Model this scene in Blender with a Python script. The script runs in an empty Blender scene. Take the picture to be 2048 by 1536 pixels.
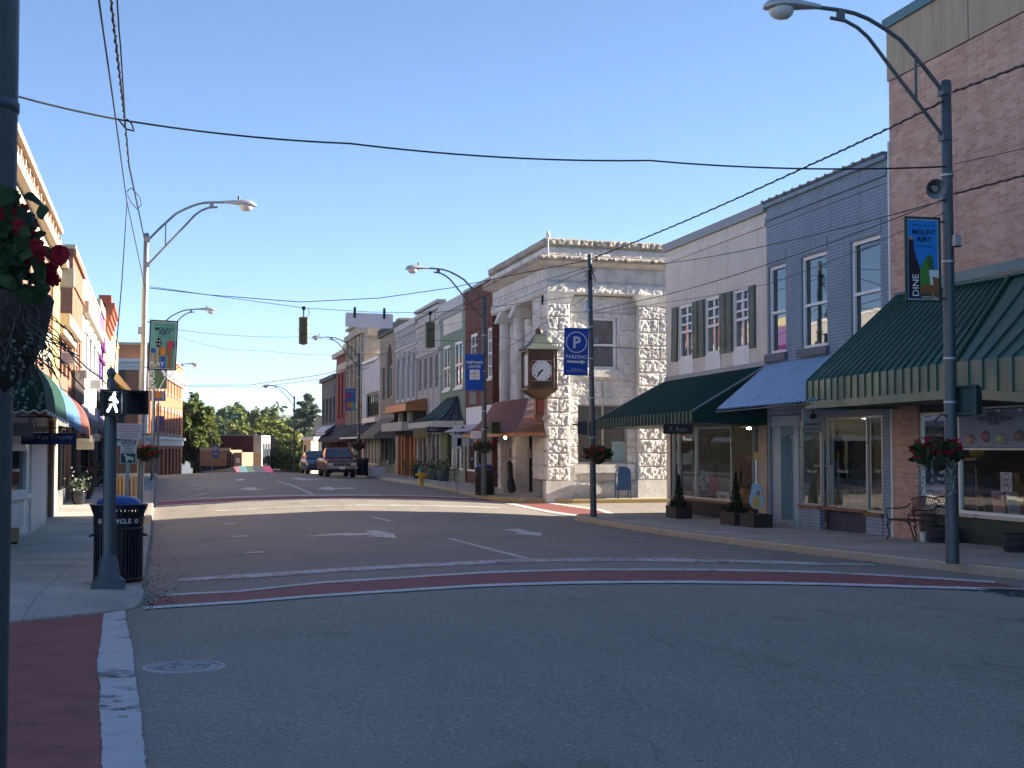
import bpy, bmesh, math, random
from mathutils import Vector, Matrix, noise

R = math.radians
random.seed(7)
scene = bpy.context.scene
COL = scene.collection

# ------------------------------------------------------------------ camera
FPX, YAW, PITCH, EYE = 2850.0, 13.5, 2.51, 1.75
cam_d = bpy.data.cameras.new("camera")
cam_d.sensor_width = 36.0
cam_d.lens = 36.0 * FPX / 2048
cam_d.clip_start = 0.1
cam_d.clip_end = 9000
cam = bpy.data.objects.new("camera", cam_d)
COL.objects.link(cam)
cam.location = (0, 0, EYE)
cam.rotation_euler = (R(90 + PITCH), 0, R(-YAW))
scene.camera = cam
CAM_R = cam.rotation_euler.to_matrix()
CAM_P = Vector((0, 0, EYE))

# ------------------------------------------------------------------ light
SUN_EL, SUN_BACK = 18.5, 1.0           # elevation; degrees towards the viewer's side of +X
sun_dir = Vector((math.cos(R(SUN_EL)) * math.cos(R(SUN_BACK)),
                  -math.cos(R(SUN_EL)) * math.sin(R(SUN_BACK)), math.sin(R(SUN_EL))))
sun_d = bpy.data.lights.new("sun", 'SUN')
sun_d.energy = 5.0
sun_d.angle = R(0.53)
sun_d.color = (1.0, 0.89, 0.74)
sun = bpy.data.objects.new("sun", sun_d)
COL.objects.link(sun)
sun.rotation_euler = sun_dir.to_track_quat('Z', 'Y').to_euler()
sun.location = (60, -5, 40)
world = bpy.data.worlds.new("World")
scene.world = world
world.use_nodes = True
wn = world.node_tree.nodes
sky = wn.new('ShaderNodeTexSky')
sky.sky_type = 'NISHITA'
sky.sun_disc = False
sky.sun_elevation = R(SUN_EL)
sky.sun_rotation = R(90 + SUN_BACK)
sky.altitude = 320
sky.air_density = 0.62
sky.dust_density = 0.0
sky.ozone_density = 3.5
wn['Background'].inputs[1].default_value = 0.066
world.node_tree.links.new(sky.outputs[0], wn['Background'].inputs[0])
scene.view_settings.view_transform = 'Standard'
scene.view_settings.look = 'None'
scene.view_settings.exposure = 2.03
scene.view_settings.gamma = 1.0
scene.cycles.max_bounces = 8
scene.cycles.diffuse_bounces = 6
scene.cycles.glossy_bounces = 3
scene.cycles.transparent_max_bounces = 8
scene.cycles.use_denoising = True

# ------------------------------------------------------------------ helpers: objects
def setp(o, label=None, cat=None, group=None, kind=None):
    if label: o['label'] = label
    if cat: o['category'] = cat
    if group: o['group'] = group
    if kind: o['kind'] = kind
    return o

def thing(name, label, cat, loc=(0, 0, 0), rz=0.0, group=None):
    o = bpy.data.objects.new(name, None)
    COL.objects.link(o)
    o.location = loc
    o.rotation_euler = (0, 0, rz)
    o.empty_display_size = 0.2
    return setp(o, label, cat, group)

def dup(o, parent=None):
    c = o.copy()
    COL.objects.link(c)
    c.parent = parent
    for ch in o.children:
        dup(ch, c)
    return c

class MB:
    """collects faces of one mesh"""
    def __init__(s):
        s.v, s.f, s.m, s.sm = [], [], [], []
    def add(s, vs, fs, m=0, smooth=False):
        n = len(s.v)
        s.v += [tuple(v) for v in vs]
        for f in fs:
            s.f.append(tuple(n + i for i in f))
            s.m.append(m)
            s.sm.append(smooth)
        return s
    def quad(s, a, b, c, d, m=0):
        return s.add((a, b, c, d), ((0, 1, 2, 3),), m)
    def poly(s, pts, m=0):
        return s.add(pts, (tuple(range(len(pts))),), m)
    def box(s, x0, x1, y0, y1, z0, z1, m=0):
        if x0 > x1: x0, x1 = x1, x0
        if y0 > y1: y0, y1 = y1, y0
        if z0 > z1: z0, z1 = z1, z0
        v = [(x, y, z) for z in (z0, z1) for y in (y0, y1) for x in (x0, x1)]
        return s.add(v, ((0, 2, 3, 1), (4, 5, 7, 6), (0, 1, 5, 4), (2, 6, 7, 3), (0, 4, 6, 2), (1, 3, 7, 5)), m)
    def hexa(s, v, m=0):
        return s.add(v, ((0, 2, 3, 1), (4, 5, 7, 6), (0, 1, 5, 4), (2, 6, 7, 3), (0, 4, 6, 2), (1, 3, 7, 5)), m)
    def loft(s, rings, m=0, smooth=True, caps=True, closed=True):
        k = len(rings[0])
        vs = [p for r in rings for p in r]
        fs = []
        kk = k if closed else k - 1
        for i in range(len(rings) - 1):
            for j in range(kk):
                a, b = i * k + j, i * k + (j + 1) % k
                fs.append((a, b, b + k, a + k))
        s.add(vs, fs, m, smooth)
        if caps and closed:
            s.add(rings[0], (tuple(range(k))[::-1],), m)
            s.add(rings[-1], (tuple(range(k)),), m)
        return s
    def tube(s, pts, r, n=8, m=0, caps=True):
        pts = [Vector(p) for p in pts]
        rs = r if isinstance(r, (list, tuple)) else [r] * len(pts)
        rings = []
        up = None
        for i, p in enumerate(pts):
            t = (pts[min(i + 1, len(pts) - 1)] - pts[max(i - 1, 0)]).normalized()
            if up is None:
                up = Vector((0, 0, 1)) if abs(t.z) < .9 else Vector((1, 0, 0))
            a = t.cross(up).normalized()
            b = a.cross(t).normalized()
            up = b
            rings.append([p + rs[i] * (math.cos(2 * math.pi * j / n) * a + math.sin(2 * math.pi * j / n) * b) for j in range(n)])
        return s.loft(rings, m, True, caps)
    def lathe(s, prof, c=(0, 0, 0), n=16, m=0, smooth=True, sx=1, sy=1):
        rings = [[(c[0] + sx * r * math.cos(2 * math.pi * j / n), c[1] + sy * r * math.sin(2 * math.pi * j / n), c[2] + z)
                  for j in range(n)] for r, z in prof]
        return s.loft(rings, m, smooth, True)
    def ball(s, c, r, n=12, m=0, sz=1.0):
        return s.lathe([(max(1e-3, r * math.sin(math.pi * i / 8)), -r * sz * math.cos(math.pi * i / 8)) for i in range(9)], c, n, m)
    def prism(s, poly, y0, y1, m=0):
        """poly of (x, z) extruded along y"""
        n = len(poly)
        v = [(x, y0, z) for x, z in poly] + [(x, y1, z) for x, z in poly]
        s.add(v, [tuple(range(n)), tuple(range(n, 2 * n))[::-1]] + [(i, i + n, (i + 1) % n + n, (i + 1) % n) for i in range(n)], m)
        return s
    def xf(s, M_, start=0):
        for i in range(start, len(s.v)):
            s.v[i] = tuple(M_ @ Vector(s.v[i]))
        return s
    def build(s, name, mats, parent=None, loc=None, smooth=None):
        me = bpy.data.meshes.new(name)
        me.from_pydata(s.v, [], s.f)
        if not isinstance(mats, (list, tuple)):
            mats = [mats]
        for m in mats:
            me.materials.append(m)
        me.polygons.foreach_set('material_index', s.m)
        me.polygons.foreach_set('use_smooth', [x if smooth is None else smooth for x in s.sm])
        me.update()
        bm = bmesh.new()
        bm.from_mesh(me)
        bmesh.ops.recalc_face_normals(bm, faces=bm.faces)
        bm.to_mesh(me)
        bm.free()
        o = bpy.data.objects.new(name, me)
        COL.objects.link(o)
        if parent: o.parent = parent
        if loc: o.location = loc
        return o

_tc = {}
def text_geo(txt, size=1.0, shear=0.0, bold=0.0):
    k = (txt, shear, bold)
    if k not in _tc:
        c = bpy.data.curves.new('t', 'FONT')
        c.body = txt
        c.size = 1.0
        c.shear = shear
        c.offset = bold
        c.align_x = 'CENTER'
        c.align_y = 'CENTER'
        c.resolution_u = 3
        o = bpy.data.objects.new('t', c)
        COL.objects.link(o)
        bpy.context.view_layer.update()
        me = o.evaluated_get(bpy.context.evaluated_depsgraph_get()).to_mesh()
        vs = [tuple(v.co) for v in me.vertices]
        fs = [tuple(p.vertices) for p in me.polygons]
        bpy.data.objects.remove(o)
        bpy.data.curves.remove(c)
        _tc[k] = (vs, fs)
    vs, fs = _tc[k]
    return [(v[0] * size, v[1] * size) for v in vs], fs

def put_text(mb, txt, o, ax, ay, size=None, width=None, m=1, shear=0, bold=0.0, height=None):
    """flat lettering centred on o, along axes ax (right) and ay (up)"""
    vs, fs = text_geo(txt, 1.0, shear, bold)
    xs = [v[0] for v in vs]; ys = [v[1] for v in vs]
    w, h = max(xs) - min(xs), max(ys) - min(ys)
    cx, cy = (max(xs) + min(xs)) / 2, (max(ys) + min(ys)) / 2
    sx = sy = size or 1.0
    if width: sx = width / w; sy = sx
    if height: sy = height / h
    if height and not width: sx = sy
    o, ax, ay = Vector(o), Vector(ax), Vector(ay)
    mb.add([o + ax * ((v[0] - cx) * sx) + ay * ((v[1] - cy) * sy) for v in vs], fs, m)

# ------------------------------------------------------------------ helpers: pixels of the photo -> rays
def ray(px, py):
    return (CAM_R @ Vector(((px - 1024) / FPX, (768 - py) / FPX, -1.0)))

def P(px, py, d):
    """point at depth d (metres along the optical axis)"""
    return CAM_P + ray(px, py) * d

def vert_at(px, d):
    """(u, v) on the ground plan"""
    p = P(px, 893, d)
    return p.x, p.y

PROF = [(-60, .2), (-30, .1), (0, .05), (11, 0), (20, -.2), (33, -.42), (44, -.42), (52, -.27), (62, -.1), (80, -.10),
        (98, -.18), (112, -.55), (140, -1.7), (170, -3.2), (250, -6), (600, -14), (3000, -60), (9000, -150)]
def prof(v):
    if v <= PROF[0][0]: return PROF[0][1]
    for i in range(len(PROF) - 1):
        a, b = PROF[i], PROF[i + 1]
        if v <= b[0]:
            p0 = PROF[max(i - 1, 0)]; p3 = PROF[min(i + 2, len(PROF) - 1)]
            h = b[0] - a[0]
            m0 = ((b[1] - p0[1]) / (b[0] - p0[0])) * h if b[0] != p0[0] else 0
            m1 = ((p3[1] - a[1]) / (p3[0] - a[0])) * h
            t = (v - a[0]) / h
            return (2*t**3 - 3*t*t + 1) * a[1] + (t**3 - 2*t*t + t) * m0 + (-2*t**3 + 3*t*t) * b[1] + (t**3 - t*t) * m1
    return PROF[-1][1]
def sstep(a, b, x):
    t = min(1, max(0, (x - a) / (b - a)))
    return t * t * (3 - 2 * t)
def uL(v): return -0.22 - 0.0062 * v
def uR(v): return 12.05 - 0.0085 * v
def road_z(u, v):
    um, hw = (uL(v) + uR(v)) / 2, (uR(v) - uL(v)) / 2
    t = (u - um) / hw
    c = 0.20 * max(0, 1 - t * t) if abs(t) < 1 else 0
    return prof(v) + c * sstep(9, 17, v)
def walk_z(u, v): return prof(v) + 0.15
def hit(px, py, zf=road_z):
    r = ray(px, py)
    t, step = 3.0, 0.5
    while t < 400:
        p = CAM_P + r * t
        if p.z < zf(p.x, p.y):
            lo, hi = t - step, t
            for _ in range(30):
                mid = (lo + hi) / 2
                p = CAM_P + r * mid
                if p.z < zf(p.x, p.y): hi = mid
                else: lo = mid
            p = CAM_P + r * hi
            return (p.x, p.y)
        t += step
    p = CAM_P + r * 300
    return (p.x, p.y)

def drape(name, poly, zf, mat, lift=0.0, su=1.0, sv=1.0, skirt=0.0, parent=None, wob=0.0):
    """polygon in ground plan laid on the surface zf"""
    bm = bmesh.new()
    polys = poly if isinstance(poly[0][0], (tuple, list)) else [poly]
    for pl in polys:
        vs = [bm.verts.new((p[0], p[1], 0)) for p in pl]
        bm.faces.new(vs)
    us = [p[0] for pl in polys for p in pl]; vv = [p[1] for pl in polys for p in pl]
    for ax, lo, hi, st in ((0, min(us), max(us), su), (1, min(vv), max(vv), sv)):
        k = math.ceil(lo / st) * st
        while k < hi:
            no = (1, 0, 0) if ax == 0 else (0, 1, 0)
            co = (k, 0, 0) if ax == 0 else (0, k, 0)
            bmesh.ops.bisect_plane(bm, geom=bm.verts[:] + bm.edges[:] + bm.faces[:], plane_co=co, plane_no=no)
            k += st
    bmesh.ops.triangulate(bm, faces=[f for f in bm.faces if len(f.verts) > 4])
    bnd = [e for e in bm.edges if e.is_boundary]
    for v in bm.verts:
        if wob:
            v.co.x += wob * (noise.noise((v.co.x * 11, v.co.y * 11, 1.3)))
            v.co.y += wob * (noise.noise((v.co.x * 11, v.co.y * 11, 7.7)))
        v.co.z = zf(v.co.x, v.co.y) + lift
    if skirt:
        r = bmesh.ops.extrude_edge_only(bm, edges=bnd)
        for v in [g for g in r['geom'] if isinstance(g, bmesh.types.BMVert)]:
            v.co.z -= skirt
    bmesh.ops.recalc_face_normals(bm, faces=bm.faces)
    up = sum(f.normal.z * f.calc_area() for f in bm.faces)
    if up < 0: bmesh.ops.reverse_faces(bm, faces=bm.faces)
    me = bpy.data.meshes.new(name)
    bm.to_mesh(me)
    bm.free()
    me.materials.append(mat)
    o = bpy.data.objects.new(name, me)
    COL.objects.link(o)
    if parent: o.parent = parent
    return o
# ------------------------------------------------------------------ materials (all procedural)
class NT:
    def __init__(s, name):
        s.mat = bpy.data.materials.new(name)
        s.mat.use_nodes = True
        s.t = s.mat.node_tree
        s.b = s.t.nodes['Principled BSDF']
    def n(s, typ, **kw):
        nd = s.t.nodes.new('ShaderNode' + typ)
        for k, v in kw.items():
            if k.startswith('i_'):
                nd.inputs[k[2:].replace('_', ' ')].default_value = v
            elif k.startswith('x'):
                nd.inputs[int(k[1:])].default_value = v
            else:
                setattr(nd, k, v)
        return nd
    def l(s, a, b):
        s.t.links.new(a, b)
    def co(s):
        return s.n('TexCoord').outputs['Object']
    def scaled(s, vec, sc):
        m = s.n('Mapping')
        m.inputs['Scale'].default_value = sc if isinstance(sc, (tuple, list)) else (sc,) * 3
        s.l(vec, m.inputs[0])
        return m.outputs[0]
    def noise(s, vec, scale, detail=4, rough=.55):
        nd = s.n('TexNoise')
        nd.inputs['Scale'].default_value = scale
        nd.inputs['Detail'].default_value = detail
        nd.inputs['Roughness'].default_value = rough
        s.l(vec, nd.inputs['Vector'])
        return nd.outputs['Fac']
    def ramp(s, fac, stops):
        r = s.n('ValToRGB')
        el = r.color_ramp.elements
        while len(el) < len(stops): el.new(.5)
        for e, (p, c) in zip(el, stops):
            e.position = p
            e.color = c if isinstance(c, (tuple, list)) and len(c) == 4 else (tuple(c) + (1,) if isinstance(c, (tuple, list)) else (c, c, c, 1))
        s.l(fac, r.inputs[0])
        return r.outputs[0]
    def mix(s, fac, a, b, mode='MIX'):
        m = s.n('Mix', data_type='RGBA', blend_type=mode)
        for inp, v in ((m.inputs[0], fac), (m.inputs[6], a), (m.inputs[7], b)):
            if isinstance(v, (int, float)): inp.default_value = v if inp.type == 'VALUE' else (v, v, v, 1)
            elif isinstance(v, (tuple, list)): inp.default_value = tuple(v)[:3] + (1,)
            else: s.l(v, inp)
        return m.outputs[2]
    def math(s, op, a, b=0.0):
        m = s.n('Math', operation=op)
        for i, v in enumerate((a, b)):
            if isinstance(v, (int, float)): m.inputs[i].default_value = v
            else: s.l(v, m.inputs[i])
        return m.outputs[0]
    def bump(s, h, strength=.3, dist=.01, prev=None):
        b = s.n('Bump')
        b.inputs['Strength'].default_value = strength
        b.inputs['Distance'].default_value = dist
        s.l(h, b.inputs['Height'])
        if prev: s.l(prev, b.inputs['Normal'])
        return b.outputs[0]
    def out(s, col=None, rough=None, nor=None, metal=0.0, spec=None):
        for v, k in ((col, 'Base Color'), (rough, 'Roughness'), (nor, 'Normal'), (metal, 'Metallic')):
            if v is None: continue
            i = s.b.inputs[k]
            if isinstance(v, (int, float)): i.default_value = v
            elif isinstance(v, (tuple, list)): i.default_value = tuple(v)[:3] + (1,)
            else: s.l(v, i)
        if spec is not None: s.b.inputs['Specular IOR Level'].default_value = spec
        return s.mat

def M(name, col, rough=.7, var=.18, sc=2.5, fine=30, bump=.15, bd=.01, metal=0, spec=.4, dirt=0.0, streak=0.0):
    """plain material with uneven tone, fine grain, optional dirt and rain streaks"""
    t = NT(name)
    c = t.co()
    n1 = t.noise(c, sc, 5)
    n2 = t.noise(c, fine, 3)
    k = t.math('ADD', t.math('MULTIPLY', n1, .7), t.math('MULTIPLY', n2, .3))
    col3 = t.ramp(k, [(.28, tuple(x * (1 - var) for x in col)), (.72, tuple(min(1, x * (1 + var)) for x in col))])
    if streak:
        n3 = t.noise(t.scaled(c, (3.5, 3.5, .25)), 2.2, 4)
        col3 = t.mix(t.ramp(n3, [(.45, 0), (.8, streak)]), col3, tuple(x * .35 for x in col))
    if dirt:
        n4 = t.noise(c, 1.1, 6, .65)
        col3 = t.mix(t.ramp(n4, [(.5, 0), (.78, dirt)]), col3, (.05, .045, .04))
    rr = t.ramp(n1, [(.3, max(0, rough - .12)), (.7, min(1, rough + .1))])
    return t.out(col3, rr, t.bump(n2, bump, bd) if bump else None, metal, spec)

def BRICK(name, c1, c2, mortar, w=.215, h=.075, ms=.009, rough=.85, stain=.35, bump=.5, streak=.3, patch=None):
    t = NT(name)
    c = t.co()
    sp = t.n('SeparateXYZ'); t.l(c, sp.inputs[0])
    cb = t.n('CombineXYZ')
    t.l(t.math('ADD', sp.outputs[0], sp.outputs[1]), cb.inputs[0])
    t.l(sp.outputs[2], cb.inputs[1])
    br = t.n('TexBrick')
    br.inputs['Color1'].default_value = c1 + (1,)
    br.inputs['Color2'].default_value = c2 + (1,)
    br.inputs['Mortar'].default_value = mortar + (1,)
    for k, v in (('Scale', 1), ('Mortar Size', ms), ('Mortar Smooth', .3), ('Bias', 0.0), ('Brick Width', w), ('Row Height', h)):
        br.inputs[k].default_value = v
    t.l(cb.outputs[0], br.inputs['Vector'])
    n1 = t.noise(c, .9, 5, .6)
    n2 = t.noise(c, 14, 4, .6)
    col = t.mix(t.ramp(n1, [(.35, 0), (.75, stain)]), br.outputs['Color'], tuple(x * .45 for x in c1))
    if patch:
        n5 = t.noise(c, 1.7, 5, .7)
        col = t.mix(t.ramp(n5, [(.56, 0), (.62, .75)]), col, patch)
    col = t.mix(t.ramp(n2, [(.3, .0), (.8, .35)]), col, tuple(min(1, x * 1.35) for x in c2))
    n3 = t.noise(t.scaled(c, (4, 4, .3)), 1.8, 4)
    col = t.mix(t.ramp(n3, [(.5, 0), (.82, streak)]), col, tuple(x * .3 for x in c1))
    h_ = t.math('SUBTRACT', t.math('MULTIPLY', n2, .5), br.outputs['Fac'])
    return t.out(col, rough, t.bump(h_, bump, .012), 0, .25)

def GLASS(name, tint=(.012, .015, .017), wob=.04, sc=1.6, rough=.03):
    """closed window seen from outside: dark room behind a wavy reflecting sheet"""
    t = NT(name)
    c = t.co()
    n1 = t.noise(c, sc, 2)
    n2 = t.noise(c, .7, 3)
    col = t.ramp(n2, [(.35, tuple(x * .6 for x in tint)), (.7, tuple(x * 1.6 for x in tint))])
    m = t.out(col, rough, t.bump(n1, wob, .1), 0, .9)
    t.b.inputs['IOR'].default_value = 1.7
    return m

def SHOPGLASS(name, refl=1.0):
    """clear shop window: see-through with a Fresnel reflection"""
    t = NT(name)
    for n in list(t.t.nodes):
        if n.type != 'OUTPUT_MATERIAL': t.t.nodes.remove(n)
    out = [n for n in t.t.nodes][0]
    tr = t.n('BsdfTransparent'); tr.inputs[0].default_value = (.82, .88, .87, 1)
    gl = t.n('BsdfGlossy'); gl.inputs['Roughness'].default_value = .02
    gl.inputs[0].default_value = (.9, .95, 1, 1)
    c = t.co()
    t.l(t.bump(t.noise(c, .9, 2), .03, .1), gl.inputs['Normal'])
    fr = t.n('Fresnel'); fr.inputs[0].default_value = 1.5
    f2 = t.math('MULTIPLY', fr.outputs[0], 1.8 * refl)
    mx = t.n('MixShader')
    t.l(t.math('MINIMUM', f2, .9), mx.inputs[0]); t.l(tr.outputs[0], mx.inputs[1]); t.l(gl.outputs[0], mx.inputs[2])
    t.l(mx.outputs[0], out.inputs[0])
    return t.mat

def EMIT(name, col, s):
    t = NT(name)
    t.b.inputs['Emission Color'].default_value = col + (1,)
    t.b.inputs['Emission Strength'].default_value = s
    return t.out(col, .5)

def ASPHALT(name, base, red=None):
    t = NT(name)
    c = t.co()
    big = t.noise(c, .16, 5, .6)
    mid = t.noise(t.scaled(c, (1.6, .35, 1)), .8, 5, .6)
    fine = t.noise(c, 34, 4, .75)
    vo = t.n('TexVoronoi'); vo.inputs['Scale'].default_value = 38; t.l(c, vo.inputs['Vector'])
    b = base
    col = t.ramp(t.math('ADD', t.math('MULTIPLY', big, .5), t.math('MULTIPLY', mid, .5)),
                 [(.3, tuple(x * .74 for x in b)), (.52, b), (.72, tuple(x * 1.28 for x in b))])
    # exposed aggregate: pale and dark specks
    col = t.mix(t.ramp(fine, [(.50, 0), (.70, .75)]), col, tuple(min(1, x * 2.1) for x in b))
    col = t.mix(t.ramp(fine, [(.30, .75), (.46, 0)]), col, tuple(x * .35 for x in b))
    sp = t.noise(c, 21, 2, .5)
    col = t.mix(t.ramp(sp, [(.72, 0), (.745, .9)]), col, (.52, .50, .46))
    col = t.mix(t.ramp(t.noise(t.scaled(c, (1, .8, 1)), 9, 3, .6), [(.70, 0), (.74, .65)]), col, tuple(x * .35 for x in b))
    # hairline cracks
    dv = t.n('VectorMath', operation='ADD')
    nz = t.n('TexNoise'); nz.inputs['Scale'].default_value = 1.1; nz.inputs['Detail'].default_value = 6; t.l(c, nz.inputs['Vector'])
    t.l(c, dv.inputs[0]); t.l(nz.outputs['Color'], dv.inputs[1])
    v2 = t.n('TexVoronoi', feature='DISTANCE_TO_EDGE'); v2.inputs['Scale'].default_value = .24; t.l(dv.outputs[0], v2.inputs['Vector'])
    crack = t.math('MULTIPLY', t.ramp(v2.outputs[0], [(.0, 1), (.0042, 0)]), t.ramp(t.noise(c, .45, 3), [(.48, 0), (.6, .5)]))
    col = t.mix(crack, col, (.012, .012, .012))
    # oil drips and old damp patches
    oil = t.noise(t.scaled(c, (1, .6, 1)), .7, 6, .65)
    col = t.mix(t.ramp(oil, [(.60, 0), (.70, .6)]), col, tuple(x * .5 for x in b))
    nb = t.bump(fine, .5, .012)
    return t.out(col, t.ramp(mid, [(.3, .72), (.7, .9)]), nb, 0, .35)

def PAINT(name, col, base=(.19, .165, .135), wear=.5, fs=6.0, dim=.2):
    """road paint worn through to the asphalt in flakes"""
    t = NT(name)
    c = t.co()
    a = t.noise(c, fs, 8, .72)
    a2 = t.noise(c, .9, 4, .6)
    k = t.math('ADD', t.math('MULTIPLY', a, .7), t.math('MULTIPLY', a2, .3))
    w = t.ramp(k, [(wear - .16, 1), (wear - .10, 0)])
    n2 = t.noise(c, 3, 5)
    pc = t.ramp(n2, [(.3, tuple(x * (1 - dim) for x in col)), (.7, tuple(min(1, x * (1 + dim * .5)) for x in col))])
    pc = t.mix(t.ramp(t.noise(c, 45, 3), [(.3, .3), (.6, 0)]), pc, tuple(x * .5 for x in col))
    c3 = t.mix(w, pc, base)
    return t.out(c3, .75, t.bump(t.noise(c, 50, 3), .3, .01), 0, .3)

def CONC(name, base, joint=1.5, jc=.45):
    t = NT(name)
    c = t.co()
    n1 = t.noise(c, .5, 6, .62); n2 = t.noise(c, 40, 3, .7); n3 = t.noise(t.scaled(c, (1, .6, 1)), 1.6, 6, .7)
    col = t.ramp(n1, [(.3, tuple(x * .72 for x in base)), (.7, tuple(x * 1.2 for x in base))])
    col = t.mix(t.ramp(n3, [(.52, 0), (.75, .5)]), col, tuple(x * .5 for x in base))
    col = t.mix(t.ramp(n2, [(.3, .4), (.55, 0)]), col, tuple(x * .6 for x in base))
    br = t.n('TexBrick', offset=0.0)
    for k, v in (('Scale', 1), ('Mortar Size', .012), ('Mortar Smooth', .2), ('Brick Width', joint), ('Row Height', joint)):
        br.inputs[k].default_value = v
    t.l(c, br.inputs['Vector'])
    col = t.mix(t.math('MULTIPLY', br.outputs['Fac'], jc), col, tuple(x * .3 for x in base))
    return t.out(col, .85, t.bump(t.math('SUBTRACT', n2, br.outputs['Fac']), .35, .01), 0, .3)

def LEAF(name, c1, c2, tr=.25):
    t = NT(name)
    g = t.n('NewGeometry')
    oi = t.n('ObjectInfo')
    col = t.ramp(g.outputs['Random Per Island'], [(0, c1), (.55, tuple((a + b) / 2 for a, b in zip(c1, c2))), (1, c2)])
    t.out(col, .6, None, 0, .3)
    ts = t.n('BsdfTranslucent')
    t.l(col, ts.inputs[0])
    mx = t.n('MixShader'); mx.inputs[0].default_value = tr
    o = [n for n in t.t.nodes if n.type == 'OUTPUT_MATERIAL'][0]
    t.l(t.b.outputs[0], mx.inputs[1]); t.l(ts.outputs[0], mx.inputs[2]); t.l(mx.outputs[0], o.inputs[0])
    return t.mat

m_asphalt = ASPHALT('asphalt', (.262, .230, .192))
m_conc = CONC('sidewalk_concrete', (.50, .46, .40))
m_kerb = M('kerb_concrete', (.36, .33, .28), .85, .25, 1.5, 30, .3)
m_yellow_kerb = PAINT('yellow_kerb_paint', (.50, .36, .15), (.36, .33, .28), .54, 5)
m_faded_kerb = PAINT('faded_yellow_kerb_paint', (.40, .345, .24), (.36, .33, .28), .62, 3)
m_white_paint = PAINT('white_road_paint', (.66, .66, .64), wear=.555)
m_white_paint_old = PAINT('worn_white_road_paint', (.62, .62, .60), wear=.60, fs=9)
m_white_strip = PAINT('thick_white_crosswalk_paint', (.58, .57, .55), (.10, .09, .08), wear=.545, fs=1.7, dim=.12)
m_red_paint = PAINT('red_crosswalk_surface', (.30, .10, .085), (.14, .10, .09), wear=.46, fs=3, dim=.25)
m_grass = M('grass', (.07, .10, .03), .9, .4, .3, 8, .3)
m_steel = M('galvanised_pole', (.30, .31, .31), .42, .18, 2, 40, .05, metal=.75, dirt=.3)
m_pole_dark = M('weathered_and_shaded_pole', (.10, .115, .125), .5, .2, 2, 30, .08, metal=.5, dirt=.3)  # also stands in for shade on the right-hand lamp poles
m_iron = M('black_iron', (.018, .018, .02), .45, .2, 4, 40, .1, metal=.3)
m_black = M('black_paint', (.012, .012, .014), .4, .2, 4, 40, .05)
m_wire = M('black_cable', (.008, .008, .01), .6, .1)
m_white = M('white_trim_paint', (.74, .74, .72), .55, .07, 1.5, 30, .08, dirt=.12)
m_cream = M('cream_paint', (.72, .63, .40), .65, .1, 1.2, 25, .1, streak=.2)
m_glass = GLASS('window_glass')
m_glass_wavy = GLASS('old_wavy_glass', (.015, .02, .022), .012, 1.2)
m_shop = SHOPGLASS('shop_glass')
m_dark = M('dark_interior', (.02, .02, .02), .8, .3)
m_roof = M('roofing', (.08, .08, .08), .9, .2)
# ------------------------------------------------------------------ the ground
def grid_sheet(name, us, vs, zf, mat):
    verts = [(u, v, zf(u, v)) for v in vs for u in us]
    n = len(us)
    faces = [(j * n + i, j * n + i + 1, (j + 1) * n + i + 1, (j + 1) * n + i) for j in range(len(vs) - 1) for i in range(n - 1)]
    me = bpy.data.meshes.new(name)
    me.from_pydata(verts, [], faces)
    me.materials.append(mat)
    me.polygons.foreach_set('use_smooth', [True] * len(faces))
    o = bpy.data.objects.new(name, me)
    COL.objects.link(o)
    return setp(o, kind='structure')

def frange(a, b, st):
    n = max(1, round((b - a) / st))
    return [a + (b - a) * i / n for i in range(n + 1)]

us = [-3000, -1200, -500, -200, -90, -50, -30, -18, -9, -3, 0, 4, 8, 12, 16, 24, 40, 70, 130, 300, 800, 3000]
vs = [-60, -30, -10, 0, 10, 20, 30, 40, 50, 60, 80, 100, 110, 120, 130, 140, 155, 170, 200, 250, 320, 420, 600, 900, 1500, 2400, 3600]
grid_sheet('ground', us, vs, lambda u, v: prof(v) - 0.5, m_grass)
road_us = [-45, -30, -18, -10, -5, -3] + frange(-2, 14, .4) + [16, 19, 23, 28, 35, 45, 60]
road_vs = [-25, -12, -5] + frange(0, 115, 1.0) + frange(118, 260, 4)
grid_sheet('road', road_us, road_vs, road_z, m_asphalt)

# pavements -------------------------------------------------------------------
def ramp_walk(u, v):
    """left corner: the pavement dips to the road at its front edge"""
    f = front_v(u)
    return prof(v) + 0.02 + 0.13 * sstep(0.0, 1.7, v - f) + (.06 if False else 0)
c1, c2 = hit(5, 1248), hit(250, 1222)
def front_v(u):
    k = (c2[1] - c1[1]) / (c2[0] - c1[0])
    return c1[1] + (u - c1[0]) * k
def left_walk_z(u, v):
    return ramp_walk(u, v) + 0.02 * sstep(16, 12, v)
uc = c2[0]
lw = [(-40, front_v(-40) if front_v(-40) > 2 else 2), (-14, front_v(-14)), (uc, c2[1])]
cor = hit(290, 1196)
for i in range(1, 6):
    a = i / 6 * math.pi / 2
    lw.append((uc + (cor[0] - uc) * math.sin(a), c2[1] + (cor[1] - c2[1]) * (1 - math.cos(a))))
lw += [(uL(v), v) for v in range(int(cor[1]) + 1, 113, 4)] + [(uL(112), 112), (-40, 112)]
sw = drape('sidewalk', lw, left_walk_z, m_conc, 0, .8, .8, .35); setp(sw, kind='structure')

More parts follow.
